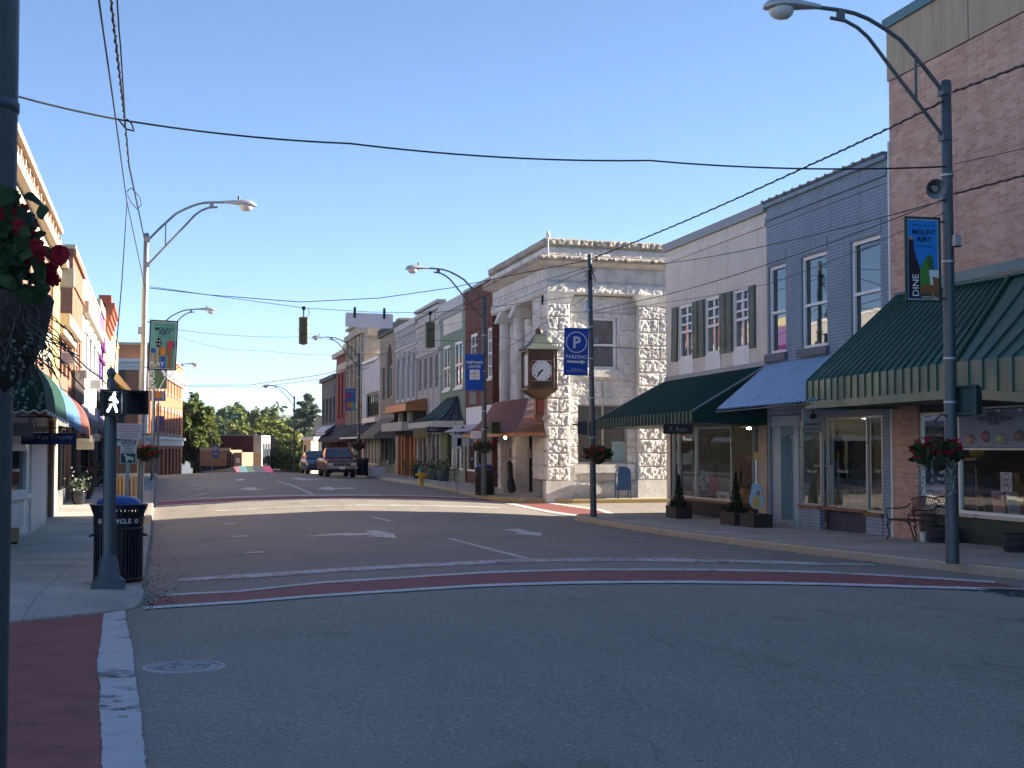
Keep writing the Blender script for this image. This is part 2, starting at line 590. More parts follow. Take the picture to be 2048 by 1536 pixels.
def right_block(pts, name='sidewalk'):
    o = drape(name, pts, walk_z, m_conc, 0, .8, .8, .35)
    return setp(o, kind='structure')
V1 = 41.6
rb = [(uR(v), v) for v in frange(17.0, V1 - .9, 2)]
rb += [(uR(V1) + .25, V1 - .35), (uR(V1) + .9, V1), (40, V1), (40, 14.5), (uR(17) + 3, 14.5), (uR(17) + .8, 15.4)]
right_block(rb)
V2 = 49.6
bank_edge = hit(1210, 1006)
rb2 = [(40, V2 + .3), (uR(V2) + 2.6, V2 + .2), (uR(V2) + .9, V2 + .9), (uR(V2) + .2, V2 + 2.2)]
rb2 += [(uR(v), v) for v in frange(V2 + 4, 112, 2)] + [(40, 112)]
right_block(rb2)

# kerb stones: a strip on top of each pavement edge, painted yellow at corners
def kerb(pts, mat, name='kerb', w=.16, zf=walk_z, lift=.006):
    bmv = MB()
    L = []
    for i, p in enumerate(pts):
        a = Vector(pts[max(i - 1, 0)]); b = Vector(pts[min(i + 1, len(pts) - 1)])
        t = (b - a).normalized(); n = Vector((-t.y, t.x))
        L.append((Vector(p), n))
    ring = []
    for p, n in L:
        o = p + n * .012; q = p - n * w
        z = zf(p.x, p.y)
        ring.append([(o.x, o.y, z - .34), (o.x, o.y, z - .03), (o.x - n.x * .02, o.y - n.y * .02, z + lift), (q.x, q.y, zf(q.x, q.y) + lift)])
    bmv.loft(ring, 0, False, False, closed=False)
    return setp(bmv.build(name, mat), kind='structure')
kerb([(uL(v), v) for v in frange(38.5, 112, 2)][::-1], m_kerb)
kerb([(uL(v), v) for v in frange(21.5, 38.5, 1.5)][::-1], m_kerb, zf=left_walk_z)
kerb([p for p in lw[3:8]][::-1][:0] + [(uL(v), v) for v in frange(19.2, 21.5, .5)][::-1], m_yellow_kerb, zf=left_walk_z)
kerb([(uL(v), v) for v in frange(39.5, 42.5, 1)][::-1], m_yellow_kerb, zf=walk_z, lift=.012, w=.17)
kerb([(uR(v), v) for v in frange(30, V1 - .9, 1.5)] + rb[len(frange(17.0, V1 - .9, 2)):len(frange(17.0, V1 - .9, 2)) + 3], m_faded_kerb)
kerb([(uR(v), v) for v in frange(17, 30, 1.0)], m_faded_kerb)
kerb(rb2[:5], m_yellow_kerb)
kerb([(uR(v), v) for v in frange(V2 + 4, 66, 2)], m_faded_kerb)
kerb([(uR(v), v) for v in frange(66, 112, 2)], m_kerb)

# painted markings -------------------------------------------------------------
def mark(name, pix, mat, lift=.006, wob=.0, su=.5, sv=.5, zf=road_z):
    o = drape(name, [hit(x, y) for x, y in pix], zf, mat, lift, su, sv, wob=wob)
    return setp(o, kind='structure')
def band(name, top, bot, mat, lift=.006, wob=.02):
    pts = [hit(*p) for p in top] + [hit(*p) for p in bot[::-1]]
    return setp(drape(name, pts, road_z, mat, lift, .5, .5, wob=wob), kind='structure')
# near crosswalk over the main street
ct = [(330, 1192), (480, 1184), (640, 1167), (800, 1157), (960, 1147), (1150, 1141), (1400, 1141), (1650, 1146), (1850, 1157), (1990, 1166)]
cb = [(285, 1216), (480, 1204), (640, 1191), (800, 1181), (960, 1171), (1150, 1165), (1400, 1164), (1650, 1168), (1850, 1174), (2060, 1180)]
band('crosswalk', ct, cb, m_red_paint, .006, 0)
def offs(a, k, dy): return [(x, y + dy) for x, y in a]
band('crosswalk_line', offs(ct, 0, -2), offs(ct, 0, 1.5), m_white_paint, .011, .03)
band('crosswalk_line', offs(cb, 0, -1), offs(cb, 0, 4), m_white_paint, .011, .03)
st = [(362, 1158), (470, 1150), (560, 1145), (680, 1137), (800, 1130), (960, 1122), (1120, 1117), (1260, 1116), (1420, 1119), (1600, 1124), (1750, 1129)]
sb = [(350, 1164), (470, 1158), (560, 1153), (680, 1144), (800, 1138), (960, 1129), (1120, 1124), (1260, 1123), (1420, 1126), (1600, 1130), (1750, 1133)]
band('stop_line', st, sb, m_white_paint_old, .007, .03)
# far crosswalk
ct2 = [(318, 1004), (420, 998), (560, 993.5), (700, 992), (850, 993.5), (1000, 998)]
cb2 = [(312, 1012), (420, 1006), (560, 1000), (700, 997.5), (850, 998.5), (1010, 1004)]
band('crosswalk', ct2, cb2, m_red_paint, .006, 0)
band('crosswalk_line', offs(ct2, 0, -1.6), offs(ct2, 0, -.2), m_white_paint, .011, 0)
band('crosswalk_line', offs(cb2, 0, -.2), offs(cb2, 0, 1.6), m_white_paint, .011, 0)
band('stop_line', [(400, 996), (480, 992.5), (620, 989.5), (760, 989)], [(400, 998), (480, 994.5), (620, 991.2), (760, 990.8)], m_white_paint_old, .007, 0)
band('stop_line', [(430, 1021.5), (560, 1014), (700, 1010), (860, 1011), (1000, 1015)], [(430, 1023), (560, 1015.6), (700, 1011.6), (860, 1012.6), (1000, 1016.5)], m_white_paint_old, .007, 0)
# crosswalk over the side street on the right
mark('crosswalk', [(1028, 1009), (1090, 1007), (1200, 1020), (1240, 1033), (1180, 1033), (1110, 1024)], m_red_paint, .006)
mark('crosswalk_line', [(1006, 1007), (1030, 1007.5), (1112, 1024), (1180, 1033), (1165, 1035), (1100, 1026)], m_white_paint, .011)
mark('crosswalk_line', [(1090, 1006.5), (1104, 1005.5), (1204, 1019), (1250, 1033), (1236, 1034), (1195, 1021)], m_white_paint, .011)
# crosswalk in the left foreground, in line with the pavement
mark('crosswalk', [(3, 1249), (207, 1228), (205, 1300), (197, 1340), (202, 1380), (203, 1536), (203, 1700), (-900, 1700), (-900, 1330)], m_red_paint, .006)
strip = [(207, 1229), (250, 1222), (252, 1240), (256, 1262), (266, 1300), (268, 1340), (275, 1385), (282, 1430), (284, 1460), (292, 1536), (306, 1700),
         (203, 1700), (203, 1536), (203, 1470), (198, 1420), (202, 1380), (195, 1345), (195, 1315), (203, 1280), (205, 1250)]
o = drape('crosswalk_line', [hit(*p) for p in strip], road_z, m_white_strip, .012, .05, .05, wob=.011); setp(o, kind='structure')

def dashbox(name, a, b, w, mat, lift=.007):
    a, b = Vector(hit(*a)), Vector(hit(*b))
    n = (b - a).normalized(); n = Vector((-n.y, n.x)) * w / 2
    return setp(drape(name, [tuple(a + n), tuple(b + n), tuple(b - n), tuple(a - n)], road_z, mat, lift, .5, .5, wob=.012), kind='structure')
for a, b in (((898, 1077), (1056, 1118)), ((745, 1034), (783, 1043)), ((556, 963), (626, 989.5)), ((524, 953), (532, 955))):
    dashbox('lane_line', a, b, .13, m_white_paint)
# parking bays: a line towards the kerb with a cap
for tip, tail in (((523, 1105), (352, 1118)), ((492, 1072.5), (338, 1082)), ((468, 1048), (330, 1056)),
                  ((410, 988), (356, 999)), ((404, 978), (346, 981)), ((398, 969.5), (335, 972)), ((393, 961.7), (330, 964)), ((387, 956), (325, 957))):
    dashbox('parking_line', tip, tail, .12, m_white_paint)
    t = Vector(hit(*tip))
    setp(drape('parking_line', [(t.x - .3, t.y - .22), (t.x + .05, t.y - .22), (t.x + .05, t.y + .22), (t.x - .3, t.y + .22)], road_z, m_white_paint, .0115, 1, 1), kind='structure')
for tip, tail in (((1208, 1071), (1290, 1075)), ((1386, 1102), (1560, 1107)), ((1090, 1050), (1150, 1053)), ((880, 978), (930, 978.5)), ((830, 971), (870, 971.5))):
    dashbox('parking_line', tip, tail, .10, m_white_paint_old)

def arrow(pix, px=None):
    mark('lane_arrow', pix, m_white_paint, .007, .01, 2, 2)
arrow([(610, 1073), (670, 1067), (722, 1066), (706, 1070), (728, 1066), (728, 1072), (690, 1071), (660, 1074)][:2] + [(712, 1066), (690, 1071)])
mark('lane_arrow', [(680, 1069.5), (742, 1066), (730, 1062), (752, 1060.5), (786, 1068), (795, 1077.5), (735, 1073.5), (755, 1070), (690, 1072.5)], m_white_paint, .0085)
arrow([(1003, 1059), (1040, 1058), (1060, 1064), (1083, 1066), (1082, 1072), (1030, 1068), (1040, 1065)])
arrow([(478, 978.5), (495, 975), (510, 975), (516, 978), (540, 978), (500, 981)])
arrow([(630, 976.5), (660, 973.5), (664, 976), (712, 975.5), (712, 977.5), (672, 978), (664, 981)])
arrow([(470, 959.5), (484, 957.5), (490, 959.5), (478, 962)])
arrow([(580, 957), (600, 955.5), (606, 957.5), (645, 958.5), (606, 961)])

# iron covers in the road
def manhole(c, r, label, worn):
    z = road_z(*c)
    t = thing('manhole_cover', label, 'manhole cover', (c[0], c[1], z))
    m1 = MB(); m1.lathe([(r * 1.16, -.02), (r * 1.16, .008), (r * 1.03, .010), (r * 1.02, -.02)], n=40)
    m1.build('frame_ring', m_cover_rim if worn else m_cover_dark, t)
    m2 = MB()
    m2.lathe([(r * 1.0, -.02), (r * .995, .007), (r * .74, .007), (r * .73, -.012), (r * .56, -.012), (r * .55, .007), (r * .40, .007), (r * .39, -.012), (.22 * r, -.012), (.21 * r, .007), (.02, .007)], n=40)
    m2.build('lid', m_cover if worn else m_cover_dark, t)
m_cover = PAINT('worn_cover', (.40, .40, .40), (.035, .035, .04), .55, 3)
m_cover_rim = M('worn_iron_rim', (.34, .34, .34), .5, .2, 5, 30, .2, metal=.4)
m_cover_dark = M('dark_iron_cover', (.035, .035, .04), .6, .3, 5, 30, .3)
manhole(hit(368, 1335), .285, 'round iron manhole cover with worn white paint in the near road', True)
manhole(hit(2005, 1186), .42, 'dark iron manhole cover at the right kerb corner below the lamp pole', False)
# ------------------------------------------------------------------ helpers: buildings
def tan_px(px):
    r = ray(px, 893)
    return r.x / r.y
def on_line(px, a, b):
    """where the sight line of photo column px meets the facade line u = a + b v"""
    k = tan_px(px)
    v = a / (k - b)
    return Vector((a + b * v, v))
RF1 = lambda px: on_line(px, 14.97, .01)
RF2 = lambda px: on_line(px, 13.15, .005)
LF = lambda px: on_line(px, -2.85, -.010)

class Bld:
    """a building: local x runs along the facade (left to right), y into the building, z up"""
    def __init__(s, name, label, p0, p1, zb=None, cat='building', group=None):
        p0, p1 = Vector(p0), Vector(p1)
        s.zb = zb if zb is not None else min(prof(p0.y), prof(p1.y)) - .35
        s.ex = Vector((p1.x - p0.x, p1.y - p0.y, 0)); s.W = s.ex.length; s.ex.normalize()
        s.ey = Vector((0, 0, 1)).cross(s.ex)
        s.o = Vector((p0.x, p0.y, s.zb))
        s.root = thing(name, label, cat, s.o, math.atan2(s.ex.y, s.ex.x), group)
    def at(s, px, py, y=0.0):
        """photo pixel -> (x, z) on the plane local y"""
        r = ray(px, py)
        o = s.o + s.ey * y
        t = (o - CAM_P).dot(s.ey) / r.dot(s.ey)
        d = CAM_P + r * t - o
        return d.dot(s.ex), d.z
    def x(s, px, y=0.0): return s.at(px, 893, y)[0]
    def z(s, px, py, y=0.0): return s.at(px, py, y)[1]
    def pt(s, px, py, y=0.0):
        x, z = s.at(px, py, y)
        return Vector((x, y, z))
    def w(s, x, y, z): return s.o + s.ex * x + s.ey * y + Vector((0, 0, z))
    def ground(s, x, y=0, sidewalk=True):
        p = s.w(x, y, 0)
        return (walk_z(p.x, p.y) if sidewalk else road_z(p.x, p.y)) - s.zb
    def part(s, name, mb, mats, parent=None): return mb.build(name, mats, parent or s.root)

def holed(mb, x0, x1, z0, z1, holes, reveal=.14, m=0, y=0.0, mr=None):
    xs = sorted({x0, x1, *[min(max(h[i], x0), x1) for h in holes for i in (0, 1)]})
    zs = sorted({z0, z1, *[min(max(h[i], z0), z1) for h in holes for i in (2, 3)]})
    for i in range(len(xs) - 1):
        for j in range(len(zs) - 1):
            cx, cz = (xs[i] + xs[i + 1]) / 2, (zs[j] + zs[j + 1]) / 2
            if any(h[0] < cx < h[1] and h[2] < cz < h[3] for h in holes): continue
            mb.quad((xs[i], y, zs[j]), (xs[i + 1], y, zs[j]), (xs[i + 1], y, zs[j + 1]), (xs[i], y, zs[j + 1]), m)
    mr = m if mr is None else mr
    for a, b, c, d in [h[:4] for h in holes]:
        r = y + reveal
        mb.quad((a, y, c), (a, r, c), (a, r, d), (a, y, d), mr)
        mb.quad((b, y, c), (b, r, c), (b, r, d), (b, y, d), mr)
        mb.quad((a, y, d), (b, y, d), (b, r, d), (a, r, d), mr)
        mb.quad((a, y, c), (b, y, c), (b, r, c), (a, r, c), mr)

def shell(b, H, D, holes, mat, reveal=.14, x0=0.0, x1=None, cap=.0, name='wall', roof=True, z0=0.0):
    """front wall with openings, two side walls, back and roof"""
    x1 = b.W if x1 is None else x1
    mb = MB()
    holed(mb, x0, x1, z0, H, holes, reveal)
    mb.quad((x0, 0, z0), (x0, D, z0), (x0, D, H), (x0, 0, H))
    mb.quad((x1, 0, z0), (x1, D, z0), (x1, D, H), (x1, 0, H))
    mb.quad((x0, D, z0), (x1, D, z0), (x1, D, H), (x0, D, H))
    if roof:
        t = .3
        mb.quad((x0, 0, H), (x1, 0, H), (x1, t, H), (x0, t, H))
        mb.quad((x0, t, H), (x1, t, H), (x1, t, H - .6), (x0, t, H - .6))
        mb.quad((x0, t, H - .6), (x1, t, H - .6), (x1, D, H - .6), (x0, D, H - .6), 1)
    return b.part(name, mb, [mat, m_roof])

def win(b, h, y=.12, fw=.07, rail=.5, mull=(), bars=(), frame=None, glass=None, sill=None, fd=.06, name='window', double=False, parent=None):
    """sash window filling the opening h = (x0, x1, z0, z1); the frame with its pane as a sub-part"""
    x0, x1, z0, z1 = h[:4]
    fr = frame or m_white
    f = MB()
    f.box(x0, x0 + fw, y - fd, y, z0, z1); f.box(x1 - fw, x1, y - fd, y, z0, z1)
    f.box(x0 + fw, x1 - fw, y - fd, y, z1 - fw, z1); f.box(x0 + fw, x1 - fw, y - fd, y, z0, z0 + fw)
    if rail:
        zr = z0 + (z1 - z0) * rail
        f.box(x0 + fw, x1 - fw, y - fd * .8, y, zr - fw * .4, zr + fw * .4)
    for k in mull:
        xm = x0 + (x1 - x0) * k
        f.box(xm - fw * .4, xm + fw * .4, y - fd * .7, y, z0 + fw, z1 - fw)
    for k in bars:
        zm = z0 + (z1 - z0) * k
        f.box(x0 + fw, x1 - fw, y - fd * .6, y, zm - fw * .3, zm + fw * .3)
    if sill is not None:
        f.box(x0 - .06, x1 + .06, -.07, y - fd, z0 - .1, z0 + .005)
    fo = b.part(name, f, fr, parent)
    p = MB()
    p.quad((x0 + .01, y + .01, z0 + .01), (x1 - .01, y + .01, z0 + .01), (x1 - .01, y + .01, z1 - .01), (x0 + .01, y + .01, z1 - .01))
    p.build('pane', glass or m_glass, fo)
    return fo

def arch_fill(mb, x0, x1, zs, y=0.0, reveal=.14, m=0, n=10, pointed=0.0):
    """the two spandrels that turn a square hole into an arch springing at zs"""
    r = (x1 - x0) / 2; cx = (x0 + x1) / 2
    pts = [(cx + r * math.cos(math.pi * i / n), zs + r * (1 + pointed) * math.sin(math.pi * i / n)) for i in range(n + 1)]
    top = zs + r * (1 + pointed)
    h = n // 2
    for i in range(n):
        a, c = pts[i], pts[i + 1]
        mb.quad((a[0], y, a[1]), (c[0], y, c[1]), (c[0], y, top), (a[0], y, top), m)
        mb.quad((a[0], y, a[1]), (c[0], y, c[1]), (c[0], y + reveal, c[1]), (a[0], y + reveal, a[1]), m)
    return top

def lerp(a, b, t): return Vector(a) + (Vector(b) - Vector(a)) * t
def ribbed(mb, A, B, C, D, n, h=.04, w=.035, m=0, mrib=None, thick=.02):
    """sheet A-B (lower edge) to D-C (upper edge) with n+1 standing seams running up it"""
    A, B, C, D = map(Vector, (A, B, C, D))
    no = (B - A).cross(D - A).normalized()
    if no.y > 0 or (abs(no.y) < .05 and no.z < 0): no = -no
    mb.quad(A, B, C, D, m)
    mb.quad(A - no * thick, B - no * thick, C - no * thick, D - no * thick, m)
    ex = (B - A).normalized()
    for i in range(n + 1):
        t = i / n
        p, q = lerp(A, B, t), lerp(D, C, t)
        e = ex * w / 2
        mb.hexa([p - e, p + e, q - e, q + e, p - e + no * h, p + e + no * h, q - e + no * h, q + e + no * h][:0] or
                [p - e, p + e, q - e, q + e, p - e * .7 + no * h, p + e * .7 + no * h, q - e * .7 + no * h, q + e * .7 + no * h], m if mrib is None else mrib)
def corrug(mb, A, B, C, D, n, amp=.03, m=0):
    A, B, C, D = map(Vector, (A, B, C, D))
    no = (B - A).cross(D - A).normalized()
    if no.y > 0: no = -no
    ring = []
    for i in range(n):
        for t, o in ((0, 0), (.35, 0), (.5, amp), (.85, amp)):
            k = (i + t) / n
            ring.append((lerp(A, B, k) + no * o, lerp(D, C, k) + no * o))
    mb.loft([[a for a, b in ring], [b for a, b in ring]], m, False, False, closed=False)

def rough_face(mb, x0, x1, z0, z1, y0, bh=.55, bw=.9, amp=.06, cell=.07, m=0, seed=0, joint=.025, axis='x', flip=1, half=True):
    """rock-faced ashlar: every block bulges and is broken by noise"""
    nx, nz = max(2, round((x1 - x0) / cell)), max(2, round((z1 - z0) / cell))
    rows = max(1, round((z1 - z0) / bh)); bh = (z1 - z0) / rows
    cols = max(1, round((x1 - x0) / bw)); bw = (x1 - x0) / cols
    vs = []
    for j in range(nz + 1):
        z = z0 + (z1 - z0) * j / nz
        r = min(rows - 1, int((z - z0) / bh)); fz = (z - z0) / bh - r
        for i in range(nx + 1):
            x = x0 + (x1 - x0) * i / nx
            xx = x - x0 + (bw / 2 if (r % 2 and half) else 0)
            c = int(xx / bw); fx = xx / bw - c
            ez = min(fz, 1 - fz) * bh; ex = min(fx, 1 - fx) * bw
            e = min(ez, ex)
            k = min(1, e / joint / 1.6)
            n = noise.noise((x * 2.6 + seed, z * 3.1, r * 7.3 + c * 3.7)) * .45 + noise.noise((x * 7 + seed, z * 9, c + 3.1)) * .45 + noise.noise((x * 16 + seed, z * 20, c + 5.1)) * .25
            d = k * amp * (.55 + .9 * n) - (1 - k) * .028
            edge = min(1, min(x - x0, x1 - x) / .03 + (0 if i in (0, nx) else .3)) if i in (0, nx) else 1
            d *= edge
            vs.append((x, y0 - d * flip, z) if axis == 'x' else (y0 - d * flip, x, z))
    fs = [(j * (nx + 1) + i, j * (nx + 1) + i + 1, (j + 1) * (nx + 1) + i + 1, (j + 1) * (nx + 1) + i) for j in range(nz) for i in range(nx)]
    mb.add(vs, fs, m)

def leaf_mesh(mb, n, fn, size, m=0, flat=.0, asp=.6, rng=random):
    """n small folded leaves; fn() -> centre"""
    for _ in range(n):
        c = Vector(fn())
        a = Vector((rng.gauss(0, 1), rng.gauss(0, 1), rng.gauss(0, 1) * (1 - flat))).normalized()
        q = Vector((rng.gauss(0, 1), rng.gauss(0, 1), rng.gauss(0, 1)))
        b_ = a.cross(q).normalized()
        nn = a.cross(b_)
        s = size * rng.uniform(.6, 1.35)
        a, b_ = a * s, b_ * s * asp
        mb.add([c - a, c + b_ - nn * s * .12, c + a, c - b_ - nn * s * .12], ((0, 1, 2), (0, 2, 3)), m)
# ------------------------------------------------------------------ right side, near block
m_brick_tan = BRICK('brown_tan_brick', (.37, .20, .145), (.56, .37, .285), (.50, .40, .33), w=.27, h=.078, ms=.008, bump=.5, stain=.42, streak=.35)
m_stucco = M('stained_concrete_band', (.38, .30, .215), .85, .14, .9, 20, .2, streak=.45)
m_teal = M('teal_metal_coping', (.06, .15, .17), .45, .12, 2, 30, .05)
m_green_metal = M('green_painted_metal', (.020, .082, .058), .42, .15, 1.2, 30, .05, spec=.5, streak=.25)
m_green_dark = M('dark_green_metal', (.008, .045, .034), .5, .15, 1.5, 30, .05, spec=.4)
m_green_mid = M('faded_green_valance', (.028, .062, .040), .5, .2, 2, 30, .05)
m_bulk_green = M('dark_green_bulkhead', (.012, .028, .022), .6, .2, 2, 20, .1)
m_blue_brick = BRICK('blue_painted_brick', (.245, .31, .375), (.27, .335, .40), (.10, .13, .175), w=.215, h=.078, ms=.009, bump=1.0, stain=.38, streak=.4)
m_blue_shaded = M('shaded_blue_bulkhead', (.02, .03, .055), .6, .2, 2, 20, .1)  # centre bulkhead blue, darkened to carry the shade of its recess
m_white_brick = BRICK('white_painted_brick', (.68, .62, .53), (.72, .66, .57), (.45, .42, .38), w=.215, h=.072, ms=.006, bump=.9, stain=.28, streak=.32)
m_beige_brick = BRICK('beige_painted_brick', (.36, .30, .24), (.40, .34, .27), (.25, .2, .16), w=.215, h=.075, ms=.007, bump=.7, stain=.2)
m_gray_cap = M('grey_metal_coping', (.22, .23, .24), .5, .1)
m_tile = M('clay_coping_tile', (.10, .11, .13), .7, .3, 3, 20, .2)
m_sill = M('dark_stone_sill', (.13, .14, .16), .85, .3, 5, 25, .5)
m_shutter = M('sage_green_shutter', (.060, .085, .062), .55, .12, 3, 30, .05)
m_corr_blue = M('blue_corrugated_sheet', (.40, .54, .72), .38, .08, 1.5, 25, .03, spec=.5)
m_teal_trim = M('pale_teal_trim', (.26, .36, .40), .5, .1, 2, 25, .05)
m_wood = M('brown_wood', (.20, .09, .045), .6, .25, 4, 30, .2)
m_wood_pale = M('pale_pine_wood', (.42, .28, .15), .6, .2, 4, 30, .15)
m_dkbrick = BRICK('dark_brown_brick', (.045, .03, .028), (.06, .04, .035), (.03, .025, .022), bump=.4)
m_floor = M('shop_floor', (.12, .09, .07), .6, .2)
m_shop_wall = M('shop_inner_wall', (.20, .18, .14), .8, .15)
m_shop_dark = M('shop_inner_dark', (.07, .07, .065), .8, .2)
m_ceil_lamp = EMIT('shop_ceiling_lamp', (1.0, .90, .74), 26)
m_alu = M('aluminium_frame', (.45, .45, .44), .35, .1, 3, 40, .03, metal=.6)

def room(b, x0, x1, z0, z1, y0, y1, mats=None, lamps=0, name='interior'):
    mb = MB()
    mb.quad((x0, y0, z0), (x1, y0, z0), (x1, y1, z0), (x0, y1, z0), 0)
    mb.quad((x0, y1, z0), (x1, y1, z0), (x1, y1, z1), (x0, y1, z1), 1)
    mb.quad((x0, y0, z0), (x0, y1, z0), (x0, y1, z1), (x0, y0, z1), 1)
    mb.quad((x1, y0, z0), (x1, y1, z0), (x1, y1, z1), (x1, y0, z1), 1)
    mb.quad((x0, y0, z1), (x1, y0, z1), (x1, y1, z1), (x0, y1, z1), 1)
    o = b.part(name, mb, mats or [m_floor, m_shop_wall])
    for k in range(lamps):
        l = MB(); xx = x0 + (x1 - x0) * (k + .5) / lamps
        l.lathe([(.06, 0), (.06, .05), (.03, .06)], (xx, (y0 + y1) / 2, z1 - .07), 10)
        l.build('ceiling_lamp', m_ceil_lamp, o)
    return o

def shop_window(b, x0, x1, z0, z1, y=.05, posts=(), fw=.05, frame=None, glass=None, name='shop_window', x0y=None, transom=()):
    f = MB()
    xs = [x0] + list(posts) + [x1]
    for xx in xs: f.box(xx - fw / 2, xx + fw / 2, y - .04, y + .04, z0, z1)
    f.box(x0 + fw / 2, x1 - fw / 2, y - .035, y + .035, z0, z0 + fw); f.box(x0 + fw / 2, x1 - fw / 2, y - .035, y + .035, z1 - fw, z1)
    for zt in transom: f.box(x0 + fw / 2, x1 - fw / 2, y - .03, y + .03, zt - fw / 2, zt + fw / 2)
    fo = b.part(name, f, frame or m_alu)
    p = MB(); p.quad((x0, y + .006, z0), (x1, y + .006, z0), (x1, y + .006, z1), (x0, y + .006, z1))
    p.build('pane', glass or m_shop, fo)
    return fo

def shop_door(b, x0, x1, z0, z1, y, mat, glass=None, handle=True, name='door'):
    f = MB(); fw = .11
    f.box(x0, x0 + fw, y, y + .05, z0, z1); f.box(x1 - fw, x1, y, y + .05, z0, z1)
    f.box(x0 + fw, x1 - fw, y, y + .05, z1 - fw, z1); f.box(x0 + fw, x1 - fw, y, y + .05, z0, z0 + .26)
    d = b.part(name, f, mat)
    p = MB(); p.quad((x0 + fw, y + .03, z0 + .26), (x1 - fw, y + .03, z0 + .26), (x1 - fw, y + .03, z1 - fw), (x0 + fw, y + .03, z1 - fw))
    p.build('pane', glass or m_shop, d)
    h = MB(); h.tube([(x0 + .06, y - .05, z0 + .9), (x0 + .06, y - .05, z0 + 1.2)], .014, 6)
    h.build('handle', m_alu, d)
    return d

# --- tall tan brick building --------------------------------------------------
p0 = RF1(1786); p1 = Vector((14.97 + .01 * 16.5, 16.5))
b = Bld('brick_building', 'tall tan brick building with concrete top band and green ribbed metal awning at right edge', p0, p1, zb=-.75)
R1 = b
z_cap, z_cb, z_bt = b.z(1786, 33), b.z(1786, 53), b.z(1786, 160)
gx = b.ground(b.W * .4)
xa = b.x(1837)
zs, zt = b.z(1960, 1030), 3.45
shell(b, z_bt, 12, [(xa, b.W - .4, .2, zt)], m_brick_tan, .12, roof=False)
mb = MB(); mb.box(-.03, b.W, -.03, 12, z_bt + .015, z_cb)
for px in (1951,): pass
o = b.part('concrete_band', mb, m_stucco)
for xx in (b.x(1951), b.x(2048) + 1.2):
    mb = MB(); mb.box(xx - .012, xx + .012, -.034, -.028, z_bt + .02, z_cb); mb.build('panel_joint', m_black, o)
mb = MB(); mb.box(-.10, b.W + .1, -.10, 12, z_cb + .002, z_cap); b.part('coping', mb, m_teal)
mb = MB(); mb.box(-.05, .0, -.03, .02, .3, b.z(1786, 280)); b.part('corner_trim', mb, m_white)
# shopfront
zg = b.ground(b.x(1900))
room(b, xa + .02, b.W - .42, .25, zt - .02, .1, 4.5, [m_floor, m_shop_dark], 2)
mb = MB(); mb.box(xa + .02, b.W - .42, .04, .12, .2, zs - .06); b.part('bulkhead', mb, m_bulk_green)
xp = b.x(1912)
mb = MB(); mb.box(xa, b.W - .4, -.04, .14, zs - .06, zs); b.part('sill', mb, m_alu)
zlin = 3.2
shop_window(b, xa + .03, xp, zs + .002, zlin, .07, fw=.06, frame=m_alu)
shop_window(b, xp + .05, b.W - .44, zs + .002, zlin, .07, (xp + 3.3,), .06, m_white)
mb = MB(); mb.box(xa + .02, b.W - .42, .02, .12, zlin + .002, zt); b.part('header', mb, m_shop_dark)
# white lettering on the side window
mb = MB()
for i, (s_, py) in enumerate((('Chocolate', 928), ('Candies', 943), ('Ice cream', 957), ('Fudge', 985))):
    x_, z_ = b.at(1884, py); put_text(mb, s_, (x_ - .05, .062, z_), (1, 0, 0), (0, 0, 1), height=.085, m=0)
b.part('window_lettering', mb, M('white_vinyl', (.55, .55, .53), .6, .05))
# awning: two ribbed slopes meeting in a hip, upright valance below
def fp(px, py, v0):
    """local point on the vertical plane in front of the wall by -v0"""
    x, z = b.at(px, py, -v0); return Vector((x, -v0, z))
A, B = fp(1614, 763, 1.95), fp(1911, 724, 2.35)
D, C = fp(1796, 592, .0), fp(2024, 556, .0)
D.y = C.y = -.02
zb_a, zb_b = fp(1614, 818, 1.95).z, fp(1911, 797, 2.35).z
aw = MB()
ribbed(aw, A, B, C, D, 20, .035, .03)
B2 = fp(2200, 700, 2.6); C2 = Vector((B2.x + .9, -.02, C.z + .1))
ribbed(aw, B, B2, C2, C, 9, .035, .03)
o = b.part('awning', aw, m_green_metal)
va = MB()
def lower(p, z): return Vector((p.x, p.y, z))
ribbed(va, lower(A, zb_a + .14), lower(B, zb_b + .14), B, A, 20, .025, .025)
ribbed(va, lower(B, zb_b + .16), lower(B2, B2.z - .66), B2, B, 9, .025, .025)
for p, q, za, zbb in ((A, B, zb_a, zb_b), (B, B2, zb_b + .02, B2.z - .8)):
    n = Vector((0, -.05, 0))
    va.hexa([lower(p, za), lower(q, zbb), lower(p, za) - n * .6, lower(q, zbb) - n * .6, lower(p, za + .14), lower(q, zbb + .14), lower(p, za + .14) - n * .6, lower(q, zbb + .14) - n * .6])
    va.hexa([lower(p, za) + n, lower(q, zbb) + n, lower(p, za), lower(q, zbb), lower(p, za + .15) + n, lower(q, zbb + .15) + n, lower(p, za + .15), lower(q, zbb + .15)])
va.quad(lower(A, zb_a), A, D, Vector((D.x, -.02, zb_a)))
va.build('valance', m_green_metal, o)
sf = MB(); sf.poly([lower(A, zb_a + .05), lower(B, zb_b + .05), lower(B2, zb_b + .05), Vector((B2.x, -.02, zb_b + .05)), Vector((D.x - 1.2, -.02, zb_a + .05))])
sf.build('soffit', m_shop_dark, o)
hp = MB(); hp.tube([B + Vector((0, -.02, .02)), C + Vector((0, -.03, .03))], .05, 6)
hp.tube([D + Vector((0, -.03, .02)), C + Vector((0, -.03, .04)), C2 + Vector((0, -.03, .04))], .045, 6)
hp.build('ridge_cap', m_green_metal, o)
